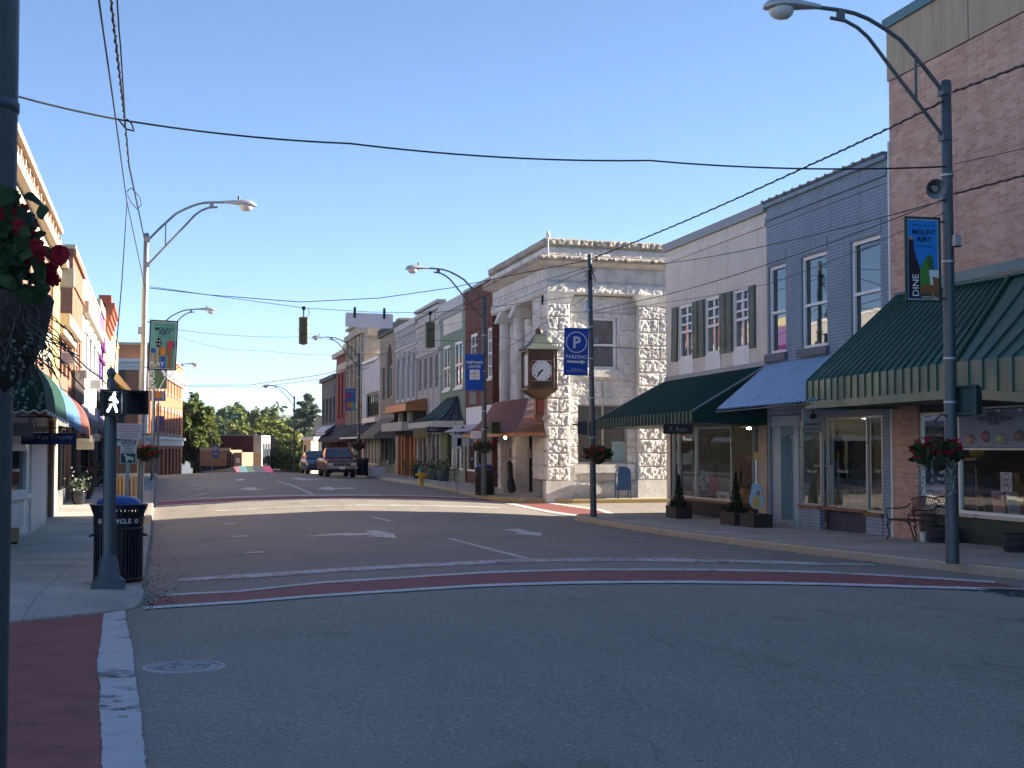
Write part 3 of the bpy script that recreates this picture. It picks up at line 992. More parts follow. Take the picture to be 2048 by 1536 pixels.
fl = MB(); fl.hexa([D + Vector((1.2, 0, .02)), C2 + Vector((0, 0, .02)), D + Vector((1.2, .015, .02)), C2 + Vector((0, .015, .02)),
                    D + Vector((1.2, -.01, .22)), C2 + Vector((0, -.01, .22)), D + Vector((1.2, .015, .22)), C2 + Vector((0, .015, .22))])
fl.build('flashing', m_teal, o)

# --- blue brick building ------------------------------------------------------
p0 = RF1(1537); p1 = RF1(1786) + Vector((0, .06))
b = Bld('brick_building', 'two-storey blue painted brick shop with three tall windows and blue corrugated awning', p0, p1, zb=-.75)
R2 = b
zt = b.z(1537, 407)
H = []
for (pl, pr, yt, yb) in ((1541.5, 1574, 536, 712), (1605, 1657, 514, 702), (1704.5, 1765, 483, 676)):
    H.append((b.x(pl), b.x(pr), b.z(pl, yb), b.z(pl, yt)))
hz = sum(h[3] for h in H) / 3; lz = sum(h[2] for h in H) / 3
H = [(h[0], h[1], lz, hz) for h in H]
H[0] = (.08, H[0][1] + .0, lz, hz)
zsf = b.z(1640, 826)
xd0 = .10
mainhole = (xd0, b.W - .42, .15, zsf)
shell(b, zt, 13, H + [mainhole], m_blue_brick, .16)
mb = MB()
for k, (dz, dy) in enumerate(((.62, .03), (.46, .06), (.12, .10))):
    mb.box(0.0, b.W - .02, -dy, -.001, zt - dz, zt - dz + (.1 if k < 2 else .12))
b.part('brick_corbel', mb, m_blue_brick)
mb = MB()
nt = 14
for i in range(nt):
    xx = i * b.W / nt
    mb.box(xx, xx + b.W / nt - .05, -.13, .32, zt + .005, zt + .06)
    mb.tube([(xx - .0, -.15, zt + .045), (xx + .0, .33, zt + .045)], .05, 8)
b.part('tile_coping', mb, m_tile)
for h in H:
    win(b, h, .12, .085, .47, frame=m_white, glass=m_glass_wavy)
    mb = MB(); mb.box(h[0] - .1, h[1] + .1, -.1, .1, h[2] - .2, h[2] - .004); b.part('sill', mb, m_sill)
for h in H: mb = MB(); mb.box(h[0] - .05, h[1] + .05, -.02, -.001, h[3] + .02, h[3] + .32); b.part('soldier_course', mb, m_blue_brick)
# awning: corrugated blue sheet
A = Vector((b.x(1433, -2.0), -2.0, b.z(1433, 820, -2.0))); B = Vector((b.x(1700, -2.0), -2.0, A.z + .06))
D = Vector((-.02, -.02, b.z(1538, 731))); C = Vector((b.W - .05, -.02, D.z + .02))
aw = MB(); corrug(aw, A, B, C, D, 36, .04)
o = b.part('awning', aw, m_corr_blue)
fr = MB()
for t in (0, .33, .66, 1): fr.tube([lerp(A, B, t) - Vector((0, 0, .04)), lerp(D, C, t) - Vector((0, 0, .05))], .02, 6)
fr.tube([A - Vector((0, 0, .05)), B - Vector((0, 0, .05))], .025, 6)
fr.build('awning_frame', m_black, o)
# shopfront
zg = b.ground(b.W * .5) + .0
xr0, xr1 = b.x(1557), b.x(1586)
xb0, xc0, xc1, xe1 = b.x(1597), b.x(1640), b.x(1732), b.x(1786)
room(b, xd0 + .02, b.W - .44, .2, zsf - .02, .12, 4.2, [m_floor, m_shop_wall], 3)
zd0, zd1 = b.ground(.6) + .16, b.z(1570, 879)
shop_door(b, xr0 + .02, xr1 + .05, zd0, zd1, .35, m_teal_trim)
mb = MB()
mb.box(xd0, xr0, .06, .40, .2, zsf - .3); mb.box(xr1 + .07, xb0 + .04, -.02, .40, .2, zsf - .3); mb.box(xd0, xb0, .30, .40, zd1 + .01, zd1 + .12)
mb.box(xd0, xb0 + .04, .02, .38, zsf - .297, zsf - .02)
b.part('door_frame', mb, m_teal_trim)
mb = MB(); mb.box(xr0, xr1 + .07, -.05, .34, .1, zd0 - .005); b.part('door_step', mb, m_conc)
zsl = b.z(1610, 1010)
mb = MB(); mb.box(xb0 + .05, xc0, -.02, .1, .15, zsl - .06); b.part('bulkhead', mb, m_blue_brick)
mb = MB(); mb.box(xc1, b.W - .42, -.02, .1, .15, zsl - .1)
b.part('bulkhead', mb, m_blue_brick)
mb = MB(); mb.box(xc0 + .005, xc1 - .005, .16, .24, .15, zsl - .07); b.part('bulkhead', mb, m_blue_shaded)
mb = MB(); mb.box(xb0 + .05, xc0 + .04, -.08, .12, zsl - .058, zsl); mb.box(xc0 + .045, xc1 - .03, -.03, .25, zsl - .06, zsl - .004); mb.box(xc1 - .02, b.W - .4, -.08, .12, zsl - .10, zsl - .03)
b.part('sill', mb, m_wood)
zw = zsf - .12
shop_window(b, xb0 + .08, xc0, zsl + .003, zw, .05, fw=.05, frame=m_alu)
shop_window(b, xc0 + .05, xc1 - .05, zsl + .001, zw, .18, fw=.05, frame=m_alu)
shop_window(b, xc1, b.W - .46, zsl - .028, zw, .05, fw=.05, frame=m_alu)
mb = MB(); mb.box(xb0 + .05, b.W - .42, .0, .12, zw + .002, zsf); b.part('header', mb, m_gray_cap)
mb = MB()
for px in (1620, 1683, 1758):
    x_, z_ = b.at(px, 942); put_text(mb, 'F. Rees Ladies', (x_, .03, z_), (1, 0, 0), (0, 0, 1), width=.62, m=0, shear=.35)
b.part('window_lettering', mb, bpy.data.materials['white_vinyl'])

# --- white brick building -----------------------------------------------------
p0 = RF1(1333); p1 = RF1(1537) + Vector((0, .03))
b = Bld('brick_building', 'two-storey white painted brick shop with green shutters and dark green hipped awning', p0, p1, zb=-.78)
R3 = b
zt = b.z(1333, 489)
H = []
for (pl, pr, yt, yb) in ((1359, 1389, 610, 721), (1412, 1443, 596, 711), (1468, 1502, 582, 701)):
    H.append((b.x(pl), b.x(pr), b.z(pl, yb), b.z(pl, yt)))
hz = sum(h[3] for h in H) / 3; lz = sum(h[2] for h in H) / 3
H = [(h[0], h[1], lz, hz) for h in H]
zsf = 3.15
xs0 = b.x(1345); xs1 = b.x(1518)
SW = 3.0
sh = shell(b, zt - .25, 14, H + [(xs0, xs1, .2, zsf)], m_white_brick, .10)
mb = MB(); mb.box(-.06, b.W, -.09, .4, zt - .248, zt); b.part('coping', mb, m_gray_cap)
mb = MB(); mb.box(0, b.W - .01, -.05, -.001, zt - .62, zt - .5); b.part('brick_corbel', mb, m_white_brick)
m_curtain = GLASS('window_with_pale_curtain', (.10, .10, .10), .05, 2)
for i, h in enumerate(H):
    win(b, h, .09, .10, .5, mull=(.5,), bars=(.64, .8), frame=m_white, glass=m_curtain)
    mb = MB(); mb.box(h[0] + .02, h[1] - .02, -.02, -.002, h[2] - .62, h[2] - .01)
    for k in range(5): mb.box(h[0] + .1 + k * .14, h[0] + .11 + k * .14, -.024, -.02, h[2] - .6, h[2] - .03)
    b.part('panel_below_window', mb, m_white)
def shutter(px0, px1, tilt=0):
    x0, x1 = b.x(px0), b.x(px1)
    mb = MB(); z0, z1 = lz - .02, hz - .02
    mb.box(x0, x1, -.05, -.004, z0, z1)
    for a, c in ((.05, .33), (.37, .62), (.66, .95)):
        za, zc = z0 + (z1 - z0) * a, z0 + (z1 - z0) * c
        mb.box(x0 + .05, x1 - .05, -.058, -.049, za, za + .02); mb.box(x0 + .05, x1 - .05, -.058, -.049, zc - .02, zc)
        mb.box(x0 + .05, x0 + .07, -.058, -.049, za, zc); mb.box(x1 - .07, x1 - .05, -.058, -.049, za, zc)
    if tilt:
        c = Vector(((x0 + x1) / 2, 0, z1))
        mb.xf(Matrix.Translation(c) @ Matrix.Rotation(tilt, 4, 'Y') @ Matrix.Translation(-c))
    b.part('shutter', mb, m_shutter)
shutter(1347.5, 1358.5, .05)
for q in ((1388.5, 1399), (1400.5, 1411.5), (1443, 1454), (1455.5, 1467.5), (1502, 1514)): shutter(*q)
# hipped awning
yv = -2.15
A = Vector((b.x(1192, yv), yv, b.z(1192, 840, yv))); B = Vector((b.x(1385, yv), yv, b.z(1385, 822, yv)))
D = Vector((.02, -.02, b.z(1333, 763))); C = Vector((b.W + .0, -.02, b.z(1536, 731)))
zb_ = min(b.z(1192, 859, yv), b.z(1385, 844, yv)); vd = A.z - zb_ - .01
aw = MB(); ribbed(aw, A, B, C, D, 40, .03, .03)
o = b.part('awning', aw, m_green_dark)
va = MB(); ribbed(va, A - Vector((0, 0, vd)), B - Vector((0, 0, vd)), B, A, 30, .05, .10, 0)
va.build('valance', m_green_mid, o)
en = MB()
wB = Vector((b.W, -.02, zb_ + .02))
en.poly([B, C, wB, B - Vector((0, 0, vd))])
en.poly([A, D, Vector((0.02, -.02, zb_ + .02)), A - Vector((0, 0, vd))])
en.poly([A - Vector((0, 0, vd * .9)), B - Vector((0, 0, vd * .9)), wB, Vector((0.02, -.02, zb_ + .02))])
en.build('awning_end', m_green_dark, o)
hp = MB(); hp.tube([A, D], .035, 6); hp.tube([B, C], .035, 6)
hp.hexa([D + Vector((0, -.04, .0)), C + Vector((0, -.04, .0)), D, C, D + Vector((0, -.03, .13)), C + Vector((0, -.03, .13)), D + Vector((0, 0, .13)), C + Vector((0, 0, .13))])
hp.build('awning_trim', m_gray_cap, o)
# shopfront: corner window that lets one look through to the side street
x1_, x2_, x3_ = b.x(1392), b.x(1463), b.x(1517)
zsl = b.z(1420, 1000)
room(b, xs0 + .02, xs1 - .02, .25, zsf - .03, .1, 3.6, [m_floor, m_shop_wall], 2)
mb = MB(); mb.box(xs0 + .04, x2_, -.06, .06, .15, zsl - .06); b.part('bulkhead', mb, m_dkbrick)
mb = MB(); mb.box(x2_ + .01, xs1, .62, .7, .15, zsl - .1); b.part('bulkhead', mb, m_dkbrick)
mb = MB(); mb.box(xs0 + .02, x2_ + .02, -.12, .1, zsl - .058, zsl); mb.box(x2_ + .03, xs1 - .01, .58, .72, zsl - .1, zsl - .04); b.part('sill', mb, m_wood)
shop_window(b, xs0 + .06, x2_, zsl + .002, zsf - .05, .02, (b.x(1357), x1_), .05)
shop_window(b, x2_ + .04, xs1 - .05, zsl - .038, zsf - .05, .64, (), .05)
mb = MB(); mb.box(xs1 + .005, b.W - .005, -.03, -.002, .1, zsf + .3); b.part('pilaster', mb, m_beige_brick)
mb = MB(); mb.box(xs0 - .12, xs0, -.04, .0, .1, zsf); b.part('corner_post', mb, m_iron)
# ------------------------------------------------------------------ the granite corner building
def STONE(name, base, stain=(.05, .045, .04), st=.5, bump=.6):
    t = NT(name)
    c = t.co()
    n1 = t.noise(c, 1.3, 6, .65); n2 = t.noise(c, 9, 6, .7); n3 = t.noise(c, 45, 3, .6)
    col = t.ramp(n1, [(.3, tuple(x * .72 for x in base)), (.7, tuple(min(1, x * 1.18) for x in base))])
    col = t.mix(t.ramp(n2, [(.5, 0), (.72, .5)]), col, tuple(x * .55 for x in base))
    col = t.mix(t.ramp(n3, [(.35, .4), (.5, 0)]), col, tuple(x * .6 for x in base))
    n4 = t.noise(t.scaled(c, (2.5, 2.5, .5)), 1.3, 6, .7)
    col = t.mix(t.ramp(n4, [(.52, 0), (.74, st)]), col, stain)
    return t.out(col, .9, t.bump(t.math('ADD', n2, t.math('MULTIPLY', n3, .4)), bump, .03), 0, .2)
m_granite = STONE('rock_faced_granite', (.68, .655, .61), st=.30)
m_granite_dirty = STONE('weathered_granite_cornice', (.42, .385, .33), st=.9)
m_granite_smooth = STONE('smooth_granite', (.64, .61, .565), st=.35, bump=.35)
m_copper = M('brown_copper_sheet', (.19, .060, .030), .5, .2, 2, 30, .05, metal=.08, streak=.2)
m_copper_bright = M('bright_copper_sheet', (.36, .145, .065), .4, .2, 2, 30, .05, metal=.45)
m_bronze = M('weathered_bronze', (.12, .075, .05), .45, .3, 3, 30, .1, metal=.6)
m_verdigris = M('verdigris_roof', (.10, .115, .09), .6, .25, 4, 30, .1, metal=.2)
m_clock_white = M('clock_face_white', (.72, .76, .78), .4, .04)
m_red_paint_metal = M('dull_red_metal', (.18, .03, .025), .5, .3, 5, 40, .1)
m_blind = GLASS('window_with_blinds', (.05, .055, .06), .03, 1)

def rough2(mb, axis, a0, a1, z0, z1, plane, flip, holes=(), **kw):
    """rough_face with openings left out"""
    t = MB()
    rough_face(t, a0, a1, z0, z1, plane, axis=axis, flip=flip, **kw)
    k = 0 if axis == 'x' else 1
    fs = []
    for f in t.f:
        cx = sum(t.v[i][k] for i in f) / 4; cz = sum(t.v[i][2] for i in f) / 4
        if any(h[0] < cx < h[1] and h[2] < cz < h[3] for h in holes): continue
        fs.append(f)
    mb.add(t.v, fs, 0)

p0, p1 = RF2(985), RF2(1097)
b = Bld('granite_building', 'two-storey rock-faced white granite corner building with columns and a copper entrance canopy', p0, p1, zb=-.45)
BK = b
W = b.W
def aty(px, py, x=W):
    r = ray(px, py); o = b.o + b.ex * x
    t = (o - CAM_P).dot(b.ex) / r.dot(b.ex)
    d = CAM_P + r * t - o
    return d.dot(b.ey), d.z
def zc(py): return b.z(1097, py)
ZT, ZP, ZC0, ZC1, ZF1, ZF0 = zc(476), zc(491), zc(512), zc(530), zc(562), zc(586)
yp1 = aty(1141, 893)[0]; yp2 = aty(1284, 893)[0]; yE = yp2 + 1.75
L = 14.0
# core behind the stone faces
core = MB()
core.box(.25, W - .42, .75, L, 0, ZT - .3)
b.part('core', core, m_granite_smooth)
# side street face ---------------------------------------------------------------
yu0, yu1 = aty(1183, 893, W - .28)[0], aty(1238, 893, W - .28)[0]
zu0, zu1 = aty(1183, 738, W - .28)[1], aty(1183, 633, W - .28)[1]
yl0, yl1 = aty(1156, 893, W - .28)[0], aty(1259, 893, W - .28)[0]
zl0, zl1 = aty(1156, 928, W - .28)[1], aty(1156, 808, W - .28)[1]
pan = MB()
rough2(pan, 'y', yp1 - .02, yp2 + .02, .3, ZF0, W - .28, -1, [(yu0, yu1, zu0, zu1), (yl0, yl1, zl0, zl1)], bh=.60, bw=1.15, amp=.085, cell=.045, seed=3, joint=.022)
for h in ((yu0, yu1, zu0, zu1), (yl0, yl1, zl0, zl1)):
    x = W - .28
    pan.quad((x, h[0], h[2]), (x - .2, h[0], h[2]), (x - .2, h[0], h[3]), (x, h[0], h[3])); pan.quad((x, h[1], h[2]), (x - .2, h[1], h[2]), (x - .2, h[1], h[3]), (x, h[1], h[3]))
    pan.quad((x, h[0], h[3]), (x - .2, h[0], h[3]), (x - .2, h[1], h[3]), (x, h[1], h[3])); pan.quad((x, h[0], h[2]), (x - .2, h[0], h[2]), (x - .2, h[1], h[2]), (x, h[1], h[2]))
b.part('wall_panel', pan, m_granite)
for yy0, yy1, sd in ((-.04, yp1, 1), (yp2, yE, 2)):
    q = MB()
    rough_face(q, yy0, yy1, .95, ZF0 - .35, W + .0, .50, 1.3, .07, .036, seed=sd * 9, joint=.026, axis='y', flip=-1)
    if sd == 2: q.quad((W, yy0, .9), (W - .3, yy0, .9), (W - .3, yy0, ZF0), (W, yy0, ZF0))
    q.quad((W, yy1, .9), (W - .3, yy1, .9), (W - .3, yy1, ZF0), (W, yy1, ZF0))
    if sd == 1: rough_face(q, W - .95, W + .05, .95, ZF0 - .35, -.04, .56, .95, .09, .06, seed=17, joint=.022)
    # flared capital
    a = .0 if sd == 1 else .16
    zc0 = ZF0 - .36
    q.hexa([(W - .5, yy0 - .02, zc0), (W + .04, yy0 - .02, zc0), (W - .5, yy1, zc0), (W + .04, yy1, zc0), (W - .5, yy0 - a, ZF0), (W + .14, yy0 - a - .03, ZF0), (W - .5, yy1 + .16, ZF0), (W + .14, yy1 + .16, ZF0)])
    b.part('pier', q, m_granite)
pl = MB()
pl.box(W - .3, W + .12, -.12, yp1 + .06, 0, .95); pl.box(W - .3, W + .12, yp2 - .06, yE + .06, 0, .95); pl.box(W - .3, W - .16, yp1 + .06, yp2 - .06, 0, .8)
pl.box(0, W - .31, -.10, .6, 0, .30)
b.part('plinth', pl, m_granite_smooth)
rest = MB(); rough_face(rest, yE, L, .3, ZF0, W - .25, .6, 1.2, .04, .16, seed=8, axis='y', flip=-1); b.part('wall_panel', rest, m_granite)
# entablature: rough band, plain frieze, heavy cornice, parapet, coping
def both(mb, z0, z1, off, amp, bh, bw, cell, seed):
    rough_face(mb, -.06 - off, L, z0, z1, W + off, bh, bw, amp, cell, seed=seed, axis='y', flip=-1)
    rough_face(mb, 0, W + off + .0, z0, z1, -off, bh, bw, amp, cell, seed=seed + 1)
e = MB(); both(e, ZF0 + .005, ZF1, .04, .07, .5, 1.5, .07, 21); e.box(.1, W - .02, .02, L, ZF0 + .006, ZF0 + .03); b.part('architrave', e, m_granite)
e = MB(); both(e, ZF1 + .003, ZC1, .0, .02, .7, 1.6, .09, 31); b.part('frieze', e, m_granite_smooth)
e = MB()
e.hexa([(-.1, -.05, ZC1), (W + .05, -.05, ZC1), (-.1, L, ZC1), (W + .05, L, ZC1), (-.3, -.38, ZC1 + .14), (W + .38, -.38, ZC1 + .14), (-.3, L, ZC1 + .14), (W + .38, L, ZC1 + .14)])
b.part('cornice_moulding', e, m_granite_smooth)
e = MB(); both(e, ZC1 + .145, ZC0, .40, .11, .5, 1.1, .06, 41)
e.box(-.3, W + .38, -.38, L, ZC1 + .145, ZC0 - .01)
b.part('cornice', e, m_granite_dirty)
e = MB(); both(e, ZC0 + .002, ZP, .06, .06, .6, 1.3, .07, 51); b.part('parapet', e, m_granite)
e = MB(); both(e, ZP + .003, ZT, .16, .10, .4, 1.4, .06, 61); e.box(-.12, W + .15, -.15, L, ZP + .004, ZT - .015); b.part('coping', e, m_granite_dirty)
# windows of the side face
def side_win(y0, y1, z0, z1, x, glass, rail=None, fw=.11, mull=()):
    f = MB()
    f.box(x - .06, x, y0, y0 + fw, z0, z1); f.box(x - .06, x, y1 - fw, y1, z0, z1)
    f.box(x - .06, x, y0 + fw, y1 - fw, z1 - fw, z1); f.box(x - .06, x, y0 + fw, y1 - fw, z0, z0 + fw)
    if rail: zr = z0 + (z1 - z0) * rail; f.box(x - .05, x - .01, y0 + fw, y1 - fw, zr - .04, zr + .04)
    for m_ in mull: ym = y0 + (y1 - y0) * m_; f.box(x - .05, x - .01, ym - .04, ym + .04, z0 + fw, z1 - fw)
    fo = b.part('window', f, m_white if fw > .08 else m_alu)
    p = MB(); p.quad((x - .05, y0, z0), (x - .05, y1, z0), (x - .05, y1, z1), (x - .05, y0, z1)); p.build('pane', glass, fo)
    return fo
wo = side_win(yu0, yu1, zu0, zu1, W - .30, m_blind, .47)
bl = MB()
for i in range(30):
    z = zu0 + .14 + i * .042
    if z < zu0 + 1.25: bl.box(W - .349, W - .342, yu0 + .12, yu1 - .12, z, z + .02)
bl.build('blind', M('grey_blind', (.14, .14, .15), .6), wo)
lo = side_win(yl0, yl1, zl0, zl1, W - .30, GLASS('bank_dark_glass', (.018, .022, .025), .03), None, .06, (.52,))
pn = MB(); ya, yb = aty(1229, 893, W - .29)[0], aty(1256, 893, W - .29)[0]
pn.box(W - .345, W - .338, ya, yb, zl0 + .07, aty(1229, 883, W - .29)[1]); pn.build('board', M('pale_green_board', (.22, .33, .33), .6), lo)
e = MB(); e.box(W - .30, W - .12, yu0 - .25, yu1 + .2, zu0 - .28, zu0 - .02); b.part('sill', e, m_granite_smooth)
e = MB(); e.box(W - .30, W - .08, yl0 - .1, yl1 + .25, zl0 - .33, zl0 - .02); b.part('sill', e, m_granite_smooth)
# street front ---------------------------------------------------------------------
fr = MB()
xw0, xw1 = b.x(1046, .7), b.x(1064, .7)
rough2(fr, 'x', 0, W - .9, .3, ZF0, .70, 1, [(xw0, xw1, b.z(1050, 790), b.z(1050, 640))], bh=.6, bw=1.0, amp=.03, cell=.1, seed=5)
b.part('wall_panel', fr, m_granite)
win(b, (xw0, xw1, b.z(1050, 792), b.z(1050, 640)), .80, .1, .5)
for k, (a, c) in enumerate(((990, 1014), (1018, 1043))):
    x0, x1 = b.x(a), b.x(c); cx, r = (x0 + x1) / 2, .25
    q = MB(); rings = []
    zz = frange(b.z(1000, 812), ZF0 - .45, .1)
    for z in zz:
        rw = (z - zz[0]) / .62
        jf = abs((rw % 1) - .0); jn = .03 if jf < .12 else 0
        ring = []
        for j in range(14):
            an = 2 * math.pi * j / 14
            rr = r * (1 + .10 * noise.noise((an * 1.7 + k * 9, z * 1.6, int(rw) * 2.1)) - jn)
            ring.append((cx + rr * math.cos(an), .16 + rr * .9 * math.sin(an), z))
        rings.append(ring)
    q.loft(rings, 0, True)
    q.hexa([(cx - r, -.25, ZF0 - .46), (cx + r, -.25, ZF0 - .46), (cx - r, .6, ZF0 - .46), (cx + r, .6, ZF0 - .46), (cx - r * 1.35, -.06, ZF0), (cx + r * 1.35, -.06, ZF0), (cx - r * 1.35, .7, ZF0), (cx + r * 1.35, .7, ZF0)])
    b.part('column', q, m_granite)
    q = MB(); rough_face(q, cx - r * 1.1, cx + r * 1.1, .3, b.z(1000, 815), -.05, .75, 1.5, .07, .07, seed=k + 70)
    q.quad((cx + r * 1.1, -.05, .3), (cx + r * 1.1, .7, .3), (cx + r * 1.1, .7, 3.9), (cx + r * 1.1, -.05, 3.9))
    b.part('pier', q, m_granite)
q = MB(); xx = b.x(1067)
rough_face(q, xx, W - .94, .95, ZF0 - .01, -.02, .56, .95, .07, .07, seed=90); q.quad((xx, -.02, .3), (xx, .7, .3), (xx, .7, ZF0), (xx, -.02, ZF0)); b.part('pier', q, m_granite)
q = MB(); q.box(xw0 - .1, xw1 + .3, .52, .66, .3, 2.9); dr = b.part('door', q, m_iron)
q = MB(); q.box(xw1 + .1, xw1 + .14, .46, .52, 1.2, 1.6); q.build('handle', m_bronze, dr)
for a, c in ((1018, 1026), (1062, 1068)):
    q = MB(); x0, x1 = b.x(a), b.x(c); q.box(x0, x1, -.14, -.09, b.z(a, 916), b.z(a, 898)); b.part('plaque', q, m_bronze)
# the side street runs a little askew: shear the flank away from the viewer
for ch in list(b.root.children_recursive):
    if ch.type == 'MESH':
        for vt in ch.data.vertices:
            if vt.co.y > .0 and vt.co.x > W * .45: vt.co.x -= .115 * vt.co.y
# copper canopy
yv = -1.25
A = Vector((b.x(925, yv), yv, b.z(925, 869, yv))); B = Vector((b.x(1026, yv), yv, b.z(1026, 866, yv)))
A.z = B.z = (A.z + B.z) / 2
D = Vector((b.x(994), -.12, b.z(994, 805))); C = Vector((b.x(1063), -.12, b.z(1063, 797)))
D.z = C.z = (D.z + C.z) / 2
cn = MB()
N, K = 26, 7
prof_ = [(0, 0), (.22, .10), (.42, .24), (.6, .42), (.78, .66), (.9, .84), (1, 1)]
rows = []
for s_, h_ in prof_:
    l = Vector((A.x + (D.x - A.x) * s_, A.y + (D.y - A.y) * s_, A.z + (D.z - A.z) * h_))
    r_ = Vector((B.x + (C.x - B.x) * s_, B.y + (C.y - B.y) * s_, B.z + (C.z - B.z) * h_))
    rows.append([lerp(l, r_, i / (N * 2)) + Vector((0, -.035 if i % 2 else 0, .02 if i % 2 else 0)) for i in range(N * 2 + 1)])
cn.loft(rows, 0, False, False, closed=False)
o = b.part('awning', cn, m_copper)
en = MB()
ewall = []
ehip = []
for s_, h_ in prof_:
    ehip.append(Vector((B.x + (C.x - B.x) * s_, B.y + (C.y - B.y) * s_, B.z + (C.z - B.z) * h_)))
    ewall.append(Vector((W + .02 + (C.x - W) * s_ * .4, -.12, B.z + (C.z - B.z) * h_)))
en.loft([ehip, ewall], 0, False, False, closed=False)
en.loft([[Vector((v.x, v.y, v.z)) for v in (A, B, Vector((W + .02, -.12, B.z)))], [v - Vector((0, 0, .12)) for v in (A, B, Vector((W + .02, -.12, B.z)))]], 0, False, False, closed=False)
en.poly([A - Vector((0, 0, .1)), B - Vector((0, 0, .1)), Vector((W, -.12, A.z - .1)), Vector((A.x, -.12, A.z - .1))])
en.build('awning_end', m_copper_bright, o)
q = MB(); q.ball((b.x(1040), -.6, A.z - .16), .06, 10); q.build('entry_lamp', EMIT('entry_lamp_glow', (1, .8, .5), 12), o)

# --- the hanging corner clock ----------------------------------------------------
cd = 51.7
cx_, cy_ = vert_at(1078, cd)
zq = lambda py: P(1078, py, cd).z
t = thing('street_clock', 'bronze four-sided street clock with pyramid roof and ball finial hung at the granite corner', 'clock', (cx_, cy_, 0))
h = .50
q = MB()
z0, z1 = zq(776), zq(704)
for sx in (-1, 1):
    for sy in (-1, 1):
        q.box(sx * h - .04, sx * h + .04, sy * h - .04, sy * h + .04, z0, z1)
q.box(-h - .07, h + .07, -h - .07, h + .07, z0 - .08, z0 - .001); q.box(-h - .06, h + .06, -h - .06, h + .06, z1 + .001, z1 + .07)
q.box(-h + .04, h - .04, -h + .05, h - .05, z0 + .001, z0 + .09); q.box(-h + .04, h - .04, -h + .05, h - .05, z1 - .1, z1 - .001)
q.box(-h + .05, -h + .13, -h + .06, -h + .1, z0 + .09, z1 - .1); q.box(h - .13, h - .05, -h + .06, -h + .1, z0 + .09, z1 - .1)
q.build('housing', m_bronze, t)
q = MB(); rings = []
for k, zz in ((1.28, z1 + .071), (1.24, z1 + .11), (.8, z1 + .25), (.5, z1 + .45), (.34, z1 + .58), (.3, z1 + .66)):
    rings.append([(-h * k, -h * k, zz), (h * k, -h * k, zz), (h * k, h * k, zz), (-h * k, h * k, zz)])
q.loft(rings, 0, False); q.build('roof', m_verdigris, t)
q = MB(); q.ball((0, 0, zq(664)), .15, 14); q.tube([(0, 0, z1 + .6), (0, 0, zq(671))], .05, 8); q.build('ball_finial', m_bronze, t)
q = MB(); rings = []
for k, zz in ((1.05, z0 - .081), (.95, z0 - .16), (.42, zq(796)), (.34, zq(796) - .02), (.30, zq(830)), (.05, zq(846))):
    rings.append([(-h * k, -h * k, zz), (h * k, -h * k, zz), (h * k, h * k, zz), (-h * k, h * k, zz)])
q.loft(rings, 0, False); q.build('bracket_base', m_bronze, t)
q = MB(); q.box(-.11, .13, -h * .345 - .012, -h * .345 + .02, zq(828), zq(800)); q.build('red_panel', m_red_paint_metal, t)
zcn = zq(742)
q = MB(); q.box(-h + .12, h - .12, -h + .095, -h + .1, z0 + .09, z1 - .1, 2); q.box(-.37, .37, -h + .088, -h + .094, zcn - .37, zcn + .37, 0)
for sx in (-1, 1):
    for sz in (-1, 1):
        a, c = sx * .36, zcn + sz * .36
        q.poly([(a, -h + .085, c), (a - sx * .2, -h + .085, c), (a, -h + .085, c - sz * .2)], 1)
q.box(-h + .08, -h + .09, -h + .15, h - .15, z0 + .09, z1 - .1, 0)
fo = q.build('face_panel', [m_clock_white, m_red_paint_metal, m_bronze], t)
q = MB()
for i in range(12):
    a = math.pi / 2 - (i + 1) * math.pi / 6
    put_text(q, str(i + 1), (.30 * math.cos(a), -h + .083, zcn + .30 * math.sin(a)), (1, 0, 0), (0, 0, 1), height=.085, m=0)
def hand(ang, ln, w, k):
    a = math.pi / 2 - R(ang); d = Vector((math.cos(a), 0, math.sin(a))); n = Vector((-d.z, 0, d.x))
    c = Vector((0, -h + .078 - k * .004, zcn))
    q.poly([c - d * .06 + n * w, c + d * ln * .6 + n * w * 1.3, c + d * ln, c + d * ln * .6 - n * w * 1.3, c - d * .06 - n * w])
hand(220, .34, .02, 1); hand(227, .22, .028, 2)
for i in range(40):
    a0, a1 = i / 40 * 2 * math.pi, (i + 1) / 40 * 2 * math.pi
    for r0 in (.165, .375): q.quad(*[(rr * math.cos(an), -h + .084, zcn + rr * math.sin(an)) for rr, an in ((r0, a0), (r0, a1), (r0 + .008, a1), (r0 + .008, a0))])
q.build('dial_marks', m_black, fo)
q = MB(); q.tube([(h * .9, h * .5, z0 + .2), (h + .3, h + .3, z0 + .2)], .04, 6); q.tube([(h * .9, h * .5, z1 - .1), (h + .3, h + .3, z1 - .1)], .04, 6); q.build('wall_arm', m_bronze, t)
